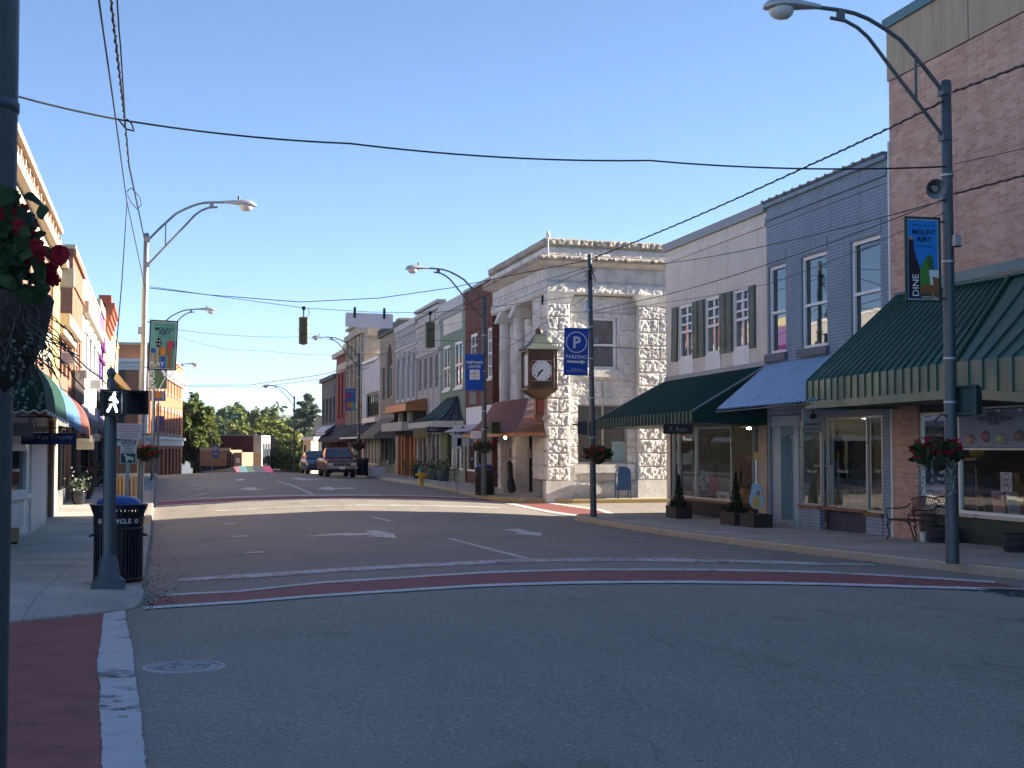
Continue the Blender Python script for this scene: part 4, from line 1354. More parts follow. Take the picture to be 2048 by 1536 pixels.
# ------------------------------------------------------------------ right side, far block
m_red_dark = BRICK('dark_red_brick', (.115, .042, .032), (.16, .06, .045), (.10, .07, .06), stain=.4, ms=.008)
m_green_brick = BRICK('sage_green_painted_brick', (.20, .265, .195), (.225, .29, .215), (.14, .18, .135), stain=.2, bump=.7)
m_gray_panel = M('pale_grey_stucco', (.40, .39, .37), .85, .08, 1, 20, .1, streak=.25)
m_orn_white = M('grey_white_stucco', (.44, .45, .45), .8, .07, 1, 20, .12, streak=.2)
m_gray_stone = BRICK('brown_grey_ashlar', (.23, .20, .175), (.29, .26, .23), (.16, .14, .125), w=.75, h=.36, ms=.014, stain=.4, bump=.8)
m_lilac = M('lavender_white_stucco', (.50, .51, .60), .8, .06, .9, 20, .08, streak=.1)
m_pale_stone = STONE('pale_carved_stone', (.42, .38, .33), st=.55)
m_sandstone = BRICK('exposed_orange_block', (.50, .33, .19), (.58, .46, .33), (.50, .44, .38), w=.4, h=.2, ms=.012, stain=.2, patch=(.62, .58, .54))
m_red_wall = M('red_painted_wall', (.22, .04, .03), .75, .12, 2, 20, .2)
m_cream_band = M('cream_band', (.55, .48, .36), .8, .08)
m_dgray_wall = M('dark_grey_green_wall', (.13, .135, .13), .85, .12, 2, 20, .2)
m_awn_gray = M('grey_awning_canvas', (.15, .145, .13), .9, .08, 2, 60, .1)
m_awn_black = M('black_awning_canvas', (.02, .022, .027), .85, .15, 2, 60, .1)
m_awn_stripe = M('charcoal_awning_canvas', (.045, .05, .055), .85, .15, 2, 60, .1)
m_purple_metal = M('dark_purple_metal', (.038, .032, .05), .45, .15, 2, 30, .05, spec=.4)
m_wood_orange = M('varnished_orange_wood', (.28, .11, .04), .45, .25, 3, 30, .1)
m_pale_wall = M('pale_grey_wood', (.38, .37, .35), .7, .1)
m_siding = M('white_siding', (.62, .64, .68), .6, .05)
m_ochre = M('ochre_sign', (.34, .29, .14), .7, .1)
m_shopdark = GLASS('shop_window_dark', (.02, .022, .022), .03, .8)

def zpx(b, px, py): return b.z(px, py)
def fabric(b, A, B, D, C, mat, vd=.22, ends=True, trim=None, name='awning', mate=None):
    A, B, C, D = map(Vector, (A, B, C, D))
    q = MB(); q.quad(A, B, C, D)
    v = Vector((0, 0, vd))
    q.quad(A - v, B - v, B, A)
    o = b.part(name, q, mat)
    if ends:
        for p_, r_ in ((B, C), (A, D)): e = MB(); e.poly([p_ - v, p_, r_, Vector((r_.x, r_.y, p_.z - vd))]); e.build('awning_end', mate or mat, o)
    if trim:
        e = MB(); e.hexa([A - v + Vector((0, -.03, -.06)), B - v + Vector((0, -.03, -.06)), A - v + Vector((0, .02, -.06)), B - v + Vector((0, .02, -.06)),
                          A - v + Vector((0, -.03, .06)), B - v + Vector((0, -.03, .06)), A - v + Vector((0, .02, .06)), B - v + Vector((0, .02, .06))])
        e.build('awning_edge', trim, o)
    return o
def pts4(b, a, c, d, e, y):
    A = b.pt(*a, y); B = b.pt(*c, y); D = b.pt(*d, -.02); C = b.pt(*e, -.02)
    A.z = B.z = (A.z + B.z) / 2; D.z = C.z = (D.z + C.z) / 2
    return A, B, D, C
def shop(b, zt, z0=None, posts=4, frame=None, bulk=None, glass=None, door=None, bz=.55, y=.12, x0=.12, x1=None, postw=.09, fascia=None):
    """ground-floor shopfront: bulkhead, glass in a frame, a door"""
    x1 = b.W - .12 if x1 is None else x1
    g = b.ground((x0 + x1) / 2) if z0 is None else z0
    frame = frame or m_alu
    q = MB(); q.box(x0, x1, y - .06, y + .08, 0, g + bz); b.part('bulkhead', q, bulk or m_pale_wall)
    xs = [x0 + (x1 - x0) * i / posts for i in range(posts + 1)]
    for i in range(posts):
        a, c = xs[i], xs[i + 1]
        if door is not None and i == door:
            q = MB(); q.box(a, c, y + .35, y + .4, g, zt); dd = b.part('door', q, glass or m_shopdark)
            q = MB(); fw = .1
            for p_, r_ in ((a, a + fw), (c - fw, c)): q.box(p_, r_, y - .04, y + .36, g, zt)
            q.box(a + fw, c - fw, y + .3, y + .35, g, g + .25); q.box(a + fw, c - fw, y + .3, y + .35, g + 2.05, g + 2.15)
            q.build('door_frame', frame, dd)
            q = MB(); q.box(a + .18, a + .22, y + .24, y + .34, g + .95, g + 1.25); q.build('handle', m_alu, dd)
        else:
            win(b, (a + .01, c - .01, g + bz, zt), y, postw, None, frame=frame, glass=glass or m_shopdark, name='shop_window')

# dark red brick building beside the granite corner
b = Bld('brick_building', 'dark red brick two-storey shop squeezed against the granite building', RF2(930), RF2(985)); R5 = b
zt = b.z(930, 588)
zu0, zu1 = b.z(980, 757), b.z(980, 655)
H = [(b.x(940), b.x(954.5), zu0, zu1), (b.x(974), b.x(984), zu0, zu1)]
zsf = b.z(940, 815)
shell(b, zt, 14, H + [(.15, b.W - .1, 0, zsf)], m_red_dark, .14)
for h in H: win(b, h, .1, .12, .5, mull=(.5,), bars=(.25, .75), sill=1)
q = MB(); q.box(-.02, b.W, -.1, .3, zt + .002, zt + .14); b.part('coping', q, m_gray_cap)
q = MB(); q.box(-.005, b.W - .02, -.06, -.001, zt - .55, zt - .4); q.box(.5, b.W - .5, -.04, -.001, zt - 1.9, zt - 1.75); b.part('brick_corbel', q, m_red_dark)
q = MB(); q.box(.2, b.W - .12, .0, .12, b.z(940, 862), zsf); b.part('siding_panel', q, m_siding)
A, B, D, C = pts4(b, (933, 868), (958, 866), (944, 862), (985, 858), -.9)
shop(b, b.z(940, 868), posts=3, frame=m_white, door=2, bulk=m_red_dark)
q = MB(); ribbed(q, Vector((.2, -1.0, b.z(940, 864))), Vector((b.W - .2, -1.0, b.z(940, 864))), Vector((b.W - .2, -.02, b.z(940, 850))), Vector((.2, -.02, b.z(940, 850))), 12); b.part('awning', q, m_siding)

# green painted brick building
b = Bld('brick_building', 'sage green painted brick building with white panel and dark bell-curved metal canopy', RF2(880), RF2(930)); R6 = b
zt = b.z(880, 613)
zu0, zu1 = b.z(886.4, 782), b.z(886.4, 694)
H = [(b.x(886.2), b.x(899.4), zu0, zu1), (b.x(909), b.x(924.8), zu0, zu1)]
zsf = b.z(890, 848)
shell(b, zt, 14, H + [(.4, b.W - .45, 0, zsf)], m_green_brick, .14)
for h in H: win(b, h, .08, .14, .5, mull=(.5,), sill=1)
q = MB(); q.box(b.x(887), b.x(924.5), -.02, -.001, b.z(887, 672), b.z(887, 641)); b.part('painted_panel', q, m_white_brick)
q = MB(); q.box(-.01, b.W, -.12, .3, zt - .5, zt)
for i in range(22): q.box(.15 + i * (b.W - .3) / 22, .15 + (i + .5) * (b.W - .3) / 22, -.07, -.001, zt - .78, zt - .505)
b.part('cornice', q, m_orn_white)
A = b.pt(816, 845, -1.35); B = b.pt(864, 843, -1.35); A.z = B.z = (A.z + B.z) / 2
D = b.pt(893, 797, -.05); C = b.pt(915, 792.5, -.05); D.z = C.z = (D.z + C.z) / 2
Wl, Wr = Vector((A.x + .1, -.05, A.z)), Vector((b.W - .02, -.05, A.z))
q = MB(); fr_, en_, el_ = [], [], []
for s_, h_ in ((0, 0), (.2, .07), (.4, .2), (.6, .42), (.8, .7), (1, 1)):
    l = A + (D - A) * s_; l.z = A.z + (D.z - A.z) * h_; r_ = B + (C - B) * s_; r_.z = A.z + (D.z - A.z) * h_
    w_ = Wr + (C - Wr) * s_; w_.z = r_.z; w2 = Wl + (D - Wl) * s_; w2.z = r_.z
    fr_.append([lerp(l, r_, k / 12) for k in range(13)]); en_.append([lerp(r_, w_, k / 6) for k in range(7)]); el_.append([l, w2])
q.loft(fr_, 0, False, False, closed=False); q.loft(en_, 1, False, False, closed=False); q.loft(el_, 0, False, False, closed=False)
for row_i in range(5):
    for rr in (fr_, en_):
        for k in range(1, len(rr[0]) - 1, 2): q.tube([rr[row_i][k] + Vector((0, -.015, .02)), rr[row_i + 1][k] + Vector((0, -.015, .02))], .022, 4)
o = b.part('awning', q, [m_green_dark, m_purple_metal])
q = MB(); q.hexa([A - Vector((0, 0, .3)), B - Vector((0, 0, .3)), Wl - Vector((0, 0, .3)), Wr - Vector((0, 0, .3)), A - Vector((0, 0, .01)), B - Vector((0, 0, .01)), Wl - Vector((0, 0, .01)), Wr - Vector((0, 0, .01))])
q.build('fascia', m_pale_wall, o)
q = MB(); q.box(b.x(883), b.x(896), -.04, .3, 0, zsf); b.part('pilaster', q, M('olive_green_paint', (.075, .11, .055), .7, .1))
shop(b, b.z(900, 866), posts=4, frame=m_white, bulk=m_green_brick, door=1, x0=b.x(898, .1), x1=b.W - .46)
shop(b, b.z(885, 858), posts=1, frame=m_pale_wall, bulk=m_green_brick, x0=.42, x1=b.x(883) - .02)

# grey panelled building
b = Bld('stucco_building', 'pale grey stucco building with four tall recessed openings and scored lines', RF2(834), RF2(880)); R7 = b
zt = b.z(834, 630)
zu0, zu1 = b.z(837, 782), b.z(837, 722)
H = [(b.x(a), b.x(c), zu0, zu1) for a, c in ((837, 842.5), (847.5, 853.5), (858.5, 864.5), (869.5, 875.5))]
zsf = b.z(840, 848)
shell(b, zt, 14, H + [(.3, b.W - .2, 0, zsf)], m_gray_panel, .35)
for h in H: win(b, h, .33, .12, .55, frame=m_pale_wall, glass=m_curtain)
q = MB()
for k, dz in enumerate((.3, .8, 1.15)): q.box(-.01, b.W, -.14 + k * .04, -.001, zt - dz, zt - dz + .22)
q.box(-.02, b.W + .02, -.2, .3, zt + .002, zt + .16)
q.box(-.005, b.W - .01, -.1, -.001, zu1 + .12, zu1 + .35)
b.part('cornice', q, m_gray_panel)
q = MB()
for h in H:
    for xx in (h[0] - .12, h[1] + .08): q.box(xx, xx + .035, -.012, -.001, zsf + .2, zu1 + .1)
b.part('scored_line', q, m_dgray_wall)
shop(b, b.z(840, 866), posts=5, frame=m_pale_wall, door=2, bulk=m_pale_wall)
q = MB(); q.box(.3, b.W - .2, -.05, .2, b.z(840, 864), zsf); b.part('fascia', q, m_dgray_wall)

# ornate white building with copper cornice over the entrance
b = Bld('stucco_building', 'grey-white building with four round-arched windows, slotted frieze and copper ledge over wooden doors', RF2(792), RF2(834)); R8 = b
zt = b.z(792, 657)
zu0, zu1 = b.z(796, 800), b.z(796, 719)
hw = []
for a, c in ((795.5, 801.5), (806, 812), (816.5, 822.5), (827, 833)):
    hw.append((b.x(a), b.x(c), zu0, zu1))
zsf = b.z(800, 843)
slots = []
n = 13
for i in range(n):
    xx = .45 + i * (b.W - .8) / n
    slots.append((xx, xx + .26, b.z(794, 698), b.z(794, 679)))
q = MB(); H = hw + slots
holed(q, 0, b.W, 0, zt, H + [(.2, b.W - .2, 0, zsf)], .2)
for h in hw:
    r = (h[1] - h[0]) / 2; arch_fill(q, h[0], h[1], zu1 - r, 0, .2)
q.quad((0, 0, 0), (0, 14, 0), (0, 14, zt), (0, 0, zt)); q.quad((b.W, 0, 0), (b.W, 14, 0), (b.W, 14, zt), (b.W, 0, zt)); q.quad((0, 0, zt), (b.W, 0, zt), (b.W, 14, zt), (0, 14, zt))
q.quad((0, .4, 0), (b.W, .4, 0), (b.W, .4, zt), (0, .4, zt))
b.part('wall', q, m_orn_white)
for h in hw: win(b, h, .18, .1, .45, frame=m_siding, glass=m_glass)
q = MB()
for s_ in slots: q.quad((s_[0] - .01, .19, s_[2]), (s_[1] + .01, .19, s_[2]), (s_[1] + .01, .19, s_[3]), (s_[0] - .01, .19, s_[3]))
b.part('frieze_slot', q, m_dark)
q = MB()
for h in hw:
    cx, r = (h[0] + h[1]) / 2, (h[1] - h[0]) / 2
    for rr in (r + .1, r + .3):
        q.tube([(cx + rr * math.cos(a * math.pi / 10), -.03, zu1 - r + rr * math.sin(a * math.pi / 10)) for a in range(11)], .05, 5)
    for xx in (h[0] - .12, h[1] + .12): q.tube([(xx, -.04, zu0 - .1), (xx, -.04, zu1 - r)], .08, 6)
    q.box(h[0] - .2, h[1] + .2, -.12, -.001, zu0 - .25, zu0 - .05)
q.box(0, b.W, -.16, -.001, zt - .35, zt - .02); q.box(0, b.W, -.1, -.001, zu1 + .45, zu1 + .6)
for i in range(18): q.box(.2 + i * (b.W - .4) / 18, .2 + (i + .5) * (b.W - .4) / 18, -.1, -.001, zt - .75, zt - .36)
b.part('arch_moulding', q, m_orn_white)
# copper ledge on brackets, flat grey canopy, wooden doors
p = -1.2
A = b.pt(771, 826, p); B = b.pt(811, 816, p); zc_ = (A.z + B.z) / 2
q = MB(); q.box(A.x, B.x, p, -.02, zc_ - .08, zc_ + .3); q.hexa([(A.x, p, zc_ + .31), (B.x, p, zc_ + .31), (A.x, -.02, zc_ + .31), (B.x, -.02, zc_ + .31), (A.x + .2, p + .3, zc_ + .45), (B.x - .2, p + .3, zc_ + .45), (A.x + .2, -.02, zc_ + .6), (B.x - .2, -.02, zc_ + .6)])
o = b.part('copper_ledge', q, m_copper_bright)
for i in range(5):
    xx = A.x + .4 + i * (B.x - A.x - .9) / 4
    q = MB(); q.prism([(0, 0), (0, 0)] and [(xx, zc_ - .85), (xx + .22, zc_ - .85), (xx + .22, zc_ - .09), (xx, zc_ - .09)], -.75, -.02); q.build('bracket', m_pale_wall if i % 2 else m_dkbrick, o)
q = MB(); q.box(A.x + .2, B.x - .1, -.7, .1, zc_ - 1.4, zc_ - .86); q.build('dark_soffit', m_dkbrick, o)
A = b.pt(763, 856, -1.5); B = b.pt(803, 851, -1.5); zf = (A.z + B.z) / 2
q = MB(); q.box(A.x, B.x, -1.5, -.02, zf - .24, zf + .22); b.part('canopy', q, m_gray_panel)
for px in (799, 806, 812, 824, 832): xx = b.x(px); q = MB(); q.box(xx - .22, xx + .22, -.1, .3, 0, b.z(800, 868)); b.part('door_post', q, m_wood_orange)
q = MB(); q.box(b.x(798), b.W - .1, -.12, .2, b.z(800, 866), b.z(800, 856)); b.part('sign_fascia', q, m_wood_orange)
shop(b, b.z(800, 870), posts=6, frame=m_wood_orange, door=3, bulk=m_pale_wall, y=.36)

# grey stone building with one big arch
b = Bld('stone_building', 'brown-grey ashlar building with one big arched window above a grey canvas awning', RF2(759), RF2(792)); R9 = b
zt = b.z(759, 678)
h1 = (b.x(773), b.x(784.5), b.z(773, 797), b.z(773, 690)); h2 = (b.x(764.5), b.x(769.5), b.z(765, 799), b.z(765, 737))
zsf = b.z(765, 845)
q = MB(); holed(q, 0, b.W, 0, zt, [h1, h2, (.2, b.W - .2, 0, zsf)], .3); arch_fill(q, h1[0], h1[1], h1[3] - (h1[1] - h1[0]) * .9, 0, .3, pointed=.8)
q.quad((0, 0, 0), (0, 14, 0), (0, 14, zt), (0, 0, zt)); q.quad((b.W, 0, 0), (b.W, 14, 0), (b.W, 14, zt), (b.W, 0, zt)); q.quad((0, .5, 0), (b.W, .5, 0), (b.W, .5, zt), (0, .5, zt))
b.part('wall', q, m_gray_stone)
win(b, h1, .28, .16, .58, mull=(.33, .66), frame=m_alu); win(b, h2, .28, .1, .5)
q = MB(); zt2 = b.z(759, 659)
q.hexa([(-.1, -.2, zt), (b.W + .1, -.2, zt), (-.1, 6, zt), (b.W + .1, 6, zt), (-.05, .1, zt2), (b.W, .1, zt2), (-.05, 6, zt2), (b.W, 6, zt2)])
for i in range(12): xx = i * b.W / 12; q.box(xx, xx + .06, -.16, -.08, zt + .1, zt2 - .1)
b.part('slate_parapet', q, m_dgray_wall)
q = MB(); xx = b.W - .9; q.box(xx, b.W + .25, .2, 1.4, zt2, b.z(790, 641)); q.box(xx - .1, b.W + .35, .1, 1.5, b.z(790, 641), b.z(790, 638)); b.part('chimney', q, m_pale_stone)
A, B, D, C = pts4(b, (719, 872), (748, 871), (762, 839), (791, 833), -1.1)
fabric(b, A, B, D, C, m_awn_gray, .2, mate=m_awn_stripe)
shop(b, b.z(770, 872), posts=4, frame=m_dgray_wall, door=2, bulk=m_dgray_wall)

# low white modern front
b = Bld('stucco_building', 'low lavender-white plain building with one wide barred window', RF2(727), RF2(759)); R10 = b
zt = b.z(727, 731)
h = (b.x(732), b.x(757.5), b.z(732, 837), b.z(732, 788)); zsf = b.z(730, 852)
shell(b, zt, 14, [h, (.3, b.W - .2, 0, zsf)], m_lilac, .18)
win(b, h, .15, .14, None, mull=(.17, .33, .5, .67, .83), frame=m_iron)
q = MB(); q.box(-.1, b.W + .1, -.15, .3, zt + .002, zt + .2); q.box(.0, .4, -.1, -.001, 0, zt); q.box(h[0] - .2, h[1] + .2, -.3, -.001, h[2] - .35, h[2] - .02); b.part('trim', q, m_white)
A, B, D, C = pts4(b, (679, 874), (715, 871), (727, 850), (757, 842), -1.2)
fabric(b, A, B, D, C, m_awn_black, .12, trim=m_white)
shop(b, b.z(735, 870), posts=5, frame=m_white, bulk=m_pale_wall, glass=m_shopdark, door=0)

# tall ornate pale stone front with turrets; its flank shows above the low front
b = Bld('stone_building', 'narrow carved pale stone front with a turret and rough orange flank wall', RF2(696), RF2(727)); R11 = b
zt = b.z(696, 686)
zsf = b.z(700, 850)
H = [(b.x(a), b.x(c), b.z(696, 806), b.z(696, 745)) for a, c in ((701, 705), (709, 713), (717, 721))]
q = MB(); holed(q, 0, b.W, 0, zt, H + [(.3, b.W - .3, 0, zsf)], .25)
for h in H: arch_fill(q, h[0], h[1], h[3] - (h[1] - h[0]) / 2, 0, .25)
q.quad((0, 0, 0), (0, 14, 0), (0, 14, zt), (0, 0, zt)); q.quad((0, 0, zt), (b.W, 0, zt), (b.W, 14, zt - 1), (0, 14, zt - 1))
b.part('wall', q, m_pale_stone)
q = MB(); rough_face(q, 0, 14, 0, zt - .2, b.W, .35, .6, .05, .2, axis='y', flip=-1); q.box(b.W - .3, b.W + .1, 0, 3, zt - .2, zt + .5); b.part('side_wall', q, m_sandstone)
for h in H: win(b, h, .22, .12, .5, frame=m_pale_wall)
q = MB()
for xx in (0, .25, .5, .75, .93): q.box(b.W * xx, b.W * xx + .5, -.2, -.001, zsf, zt - .05)
q.box(-.1, b.W + .2, -.35, .3, zt + .002, zt + .4); q.box(0, b.W, -.28, -.21, H[0][2] - .6, H[0][2] - .3); q.box(0, b.W, -.28, -.21, H[0][3] + .4, H[0][3] + .7)
b.part('pilaster', q, m_pale_stone)
q = MB(); x0, x1 = b.x(699), b.x(719); zq2, zq3 = b.z(700, 664), b.z(700, 659)
q.box(x0, x1, -.1, 2.0, zt + .405, zq2); q.box(x0 - .25, x1 + .25, -.35, 2.2, zq2, zq3); q.box(x1 + .2, x1 + 1.4, 0, 1.4, zt + .405, zt + 1.1); q.box(x1 + .1, x1 + 1.5, -.1, 1.5, zt + 1.1, zt + 1.3)
b.part('turret', q, m_pale_stone)
A, B, D, C = pts4(b, (652, 877), (676, 876), (695, 850), (726, 847), -1.3)
fabric(b, A, B, D, C, m_awn_stripe, .3)
shop(b, b.z(700, 872), posts=3, frame=m_pale_wall, door=1, bulk=m_pale_wall)

# red front
b = Bld('brick_building', 'narrow red painted front with a cream band and grey stepped cornice', RF2(672), RF2(696)); R12 = b
zt = b.z(672, 720); zsf = b.z(675, 850)
H = [(b.x(a), b.x(c), b.z(672, 838), b.z(672, 752)) for a, c in ((676, 679.5), (682.5, 686), (689, 692.5))]
shell(b, zt, 14, H + [(.3, b.W - .3, 0, zsf)], m_red_wall, .25)
for h in H: win(b, h, .22, .12, .5, frame=m_red_wall)
q = MB(); q.box(.1, b.W - .1, -.05, -.001, b.z(672, 748), b.z(672, 733)); b.part('painted_band', q, m_cream_band)
q = MB(); q.box(-.1, b.W + .1, -.4, .4, zt + .002, b.z(672, 711)); q.hexa([(b.W * .4, 0, b.z(672, 711)), (b.W + .1, 0, b.z(672, 711)), (b.W * .4, 2, b.z(672, 711)), (b.W + .1, 2, b.z(672, 711)), (b.W * .55, 0, b.z(672, 698)), (b.W + .1, 0, b.z(672, 698)), (b.W * .55, 2, b.z(672, 698)), (b.W + .1, 2, b.z(672, 698))]); b.part('cornice', q, m_cream_band)
A, B, D, C = pts4(b, (636, 878), (652, 877), (668, 850), (695, 848), -1.3)
fabric(b, A, B, D, C, m_awn_stripe, .25)
shop(b, b.z(680, 874), posts=3, frame=m_wood, door=1, bulk=m_wood)

# dark grey arched building at the far end
b = Bld('brick_building', 'dark grey building with four arched windows at the far end of the right row', RF2(643), RF2(672)); R13 = b
zt = b.z(643, 768); zsf = b.z(645, 860)
H = [(b.x(a), b.x(c), b.z(643, 848), b.z(643, 790)) for a, c in ((645.3, 648.3), (651.5, 655.5), (658.5, 662.5), (666, 669.5))]
q = MB(); holed(q, 0, b.W, 0, zt, H + [(.3, b.W - .3, 0, zsf)], .3)
for h in H: arch_fill(q, h[0], h[1], h[3] - (h[1] - h[0]) / 2, 0, .3)
q.quad((0, 0, 0), (0, 14, 0), (0, 14, zt), (0, 0, zt)); q.quad((b.W, 0, 0), (b.W, 14, 0), (b.W, 14, zt), (b.W, 0, zt)); q.quad((0, .5, 0), (b.W, .5, 0), (b.W, .5, zt), (0, .5, zt))
b.part('wall', q, m_dgray_wall)
for h in H: win(b, h, .28, .1, .4, frame=m_pale_wall)
q = MB(); q.box(-.1, b.W, -.25, .4, zt + .002, zt + .35); q.box(1, b.W - 1, -.05, -.001, zt - 1.6, zt - .6); b.part('cornice', q, m_dgray_wall)
A, B, D, C = pts4(b, (632, 872), (650, 868), (643, 864), (670, 860), -1.4)
q = MB(); q.hexa([A, B, D, C, A + Vector((0, 0, .3)), B + Vector((0, 0, .3)), D + Vector((0, 0, .5)), C + Vector((0, 0, .5))]); b.part('canopy', q, m_white)
shop(b, b.z(650, 876), posts=4, frame=m_wood, door=1, bulk=m_wood_pale)
# ------------------------------------------------------------------ left side of the street
m_red_brick = BRICK('orange_red_brick', (.22, .092, .058), (.31, .14, .09), (.30, .24, .19), stain=.3, ms=.009)
m_old_brick = BRICK('old_red_brick', (.20, .085, .06), (.30, .13, .085), (.36, .31, .26), stain=.35, ms=.012)
m_cream_stone = M('cream_cast_stone', (.50, .43, .32), .8, .1, 2, 20, .15, streak=.25)
m_cream_panel = M('cream_sign_panel', (.56, .51, .37), .6, .05, 1, 15, .05)
m_yellow_paint = M('mustard_cream_paint', (.46, .36, .15), .7, .1, 2, 20, .1, streak=.2)
m_white_tile = BRICK('white_glazed_block', (.58, .58, .56), (.63, .63, .60), (.46, .46, .44), w=.30, h=.20, ms=.006, bump=.25, stain=.1, streak=.1, rough=.55)
m_stucco_gray = M('light_grey_stucco', (.47, .46, .44), .9, .13, 4, 40, .3, streak=.15)
m_purple = M('purple_paint', (.17, .10, .27), .75, .1)
m_purple_dk = M('deep_purple_paint', (.13, .015, .13), .7, .15)
m_cream_wall = M('pale_yellow_wall', (.52, .46, .29), .8, .06, 1, 15, .08)
m_red_cornice = M('red_brown_cornice', (.34, .085, .045), .65, .12)
m_canvas_g = M('green_awning_canvas', (.005, .042, .029), .85, .12, 3, 70, .1)
m_canvas_b = M('blue_awning_canvas', (.075, .17, .31), .85, .12, 3, 70, .1)
m_canvas_r = M('dusty_red_awning_canvas', (.19, .065, .055), .85, .12, 3, 70, .1)
m_orange_brick = BRICK('bright_orange_brick', (.36, .12, .055), (.44, .165, .08), (.36, .24, .16), stain=.2, ms=.008)
m_blue_gray = M('blue_grey_cornice_paint', (.34, .38, .42), .7, .08)
m_louver = M('brown_metal_louver', (.10, .075, .065), .6, .15)
m_brown_soffit = M('brown_soffit', (.16, .10, .075), .7, .1)

def coping(b, z, mat, h=.14, over=.08, x0=-.02, x1=None):
    q = MB(); q.box(x0, b.W if x1 is None else x1, -over, .35, z + .002, z + h); return b.part('coping', q, mat)

# L1: brick shop with cream cornice, multi-coloured awning
p0 = Vector((-2.85 - .2, 20.0)); p1 = LF(112)
b = Bld('brick_building', 'sunlit red brick shop with cream cornice, white tiled ground floor and green-blue-red dome awning', p0, p1, zb=-.85); L1 = b
zt = b.z(30, 274)
zco, zci = b.z(30, 330), b.z(30, 372)
zg = 3.35 + .0
xw = b.x(61)
H = [(b.x(80) - 1.0 * k, b.x(80) - 1.0 * k + .9, b.z(86, 640), b.z(86, 560)) for k in (0, 2.2, 4.4)]
shell(b, zt, 12, H + [(.3, xw, 0, zg), (b.x(92.5), b.x(104), .2, zg)], m_old_brick, .2, roof=True)
for h in H: win(b, h, .17, .1, .5, frame=m_cream_stone)
coping(b, zt, m_cream_stone, .16, .12)
q = MB()
q.box(-.01, b.W, -.30, -.001, zci - .05, zci + .16); q.box(-.01, b.W, -.22, -.001, zci + .162, zci + .3); q.box(0, b.W, -.1, -.001, zci - .35, zci - .06)
n = 38
for i in range(n):
    xx = 4 + i * (b.W - 4) / n
    q.box(xx, xx + .13, -.13, -.001, zci + .32, zci + .62)
    if i % 2: q.box(xx + .05, xx + .2, -.09, -.001, zci + .68, zci + .84)
o = b.part('cornice', q, m_cream_stone)
q = MB(); q.box(b.x(98), b.W - .01, -.06, -.001, zg, zci - .36); b.part('end_pilaster', q, m_yellow_paint)
q = MB(); q.box(b.x(62), b.x(97.5), -.05, -.001, b.z(80, 720), b.z(80, 650)); b.part('sign_band', q, m_cream_panel)
# tiled wall, angled shop window
q = MB(); q.box(xw, b.x(92.5), -.03, -.002, 0, zg); b.part('tiled_wall', q, m_white_tile)
q = MB(); q.box(b.x(104), b.W - .01, -.05, -.002, 0, zg); b.part('door_pilaster', q, m_cream_stone)
q = MB(); q.box(b.x(92), b.x(92.5) + .05, -.05, .15, .2, zg); b.part('door_pilaster', q, m_cream_stone)
room(b, .32, xw + 3.4, .2, zg - .01, .25, 6, [m_floor, m_shop_dark])
AW0, AW1 = Vector((.3 + 7.2, 1.9)), Vector((xw - .02, .0))
ex = (AW1 - AW0).normalized(); ln = (AW1 - AW0).length
ang = math.atan2(ex.y, ex.x)
def ang_box(mb, s0, s1, t0, t1, z0, z1):
    k = len(mb.v); mb.box(s0, s1, t0, t1, z0, z1)
    mb.xf(Matrix.Translation((AW0.x, AW0.y, 0)) @ Matrix.Rotation(ang, 4, 'Z'), k)
def ang_at(px, py):
    o_ = b.w(AW0.x, AW0.y, 0); e_ = b.ex * ex.x + b.ey * ex.y; n_ = Vector((-e_.y, e_.x, 0))
    r = ray(px, py); t = (o_ - CAM_P).dot(n_) / r.dot(n_); d = CAM_P + r * t - o_
    return d.dot(e_), d.z
s0, zq0 = ang_at(14, 988); s1, zq1 = ang_at(50, 895)
q = MB()
ang_box(q, -.5, s0, 0, .12, 0, zg); ang_box(q, s1, ln, 0, .12, 0, zg); ang_box(q, s0, s1, 0, .12, 0, zq0); ang_box(q, s0, s1, 0, .12, zq1, zg)
b.part('angled_wall', q, m_white_tile)
q = MB()
for a, c, d, e in ((s0 - .05, s0 + .06, zq0, zq1), (s1 - .06, s1 + .05, zq0, zq1), (s0 + .06, s1 - .06, zq1 - .08, zq1 + .08), (s0 + .06, s1 - .06, zq0 - .02, zq0 + .07)): ang_box(q, a, c, -.06, .05, d, e)
ang_box(q, s0 - .1, s1 + .1, -.12, .02, zq0 - .14, zq0 - .021)
wo = b.part('shop_window', q, m_white)
q = MB(); ang_box(q, s0, s1, .02, .026, zq0, zq1); q.build('pane', m_shop, wo)
q = MB(); ang_box(q, s0 + .15, s0 + .5, .16, .18, zq0 + .1, zq0 + .5); q.build('framed_picture', m_white, wo)
# second door and posts beyond the tiled wall
q = MB(); q.box(b.x(92.5) + .06, b.x(104) - .02, .3, .36, .3, zg - .4); dd = b.part('door', q, m_shopdark)
q = MB(); q.box(b.x(92.5) + .3, b.x(92.5) + .34, .22, .3, 1.4, 1.7); q.build('handle', m_alu, dd)
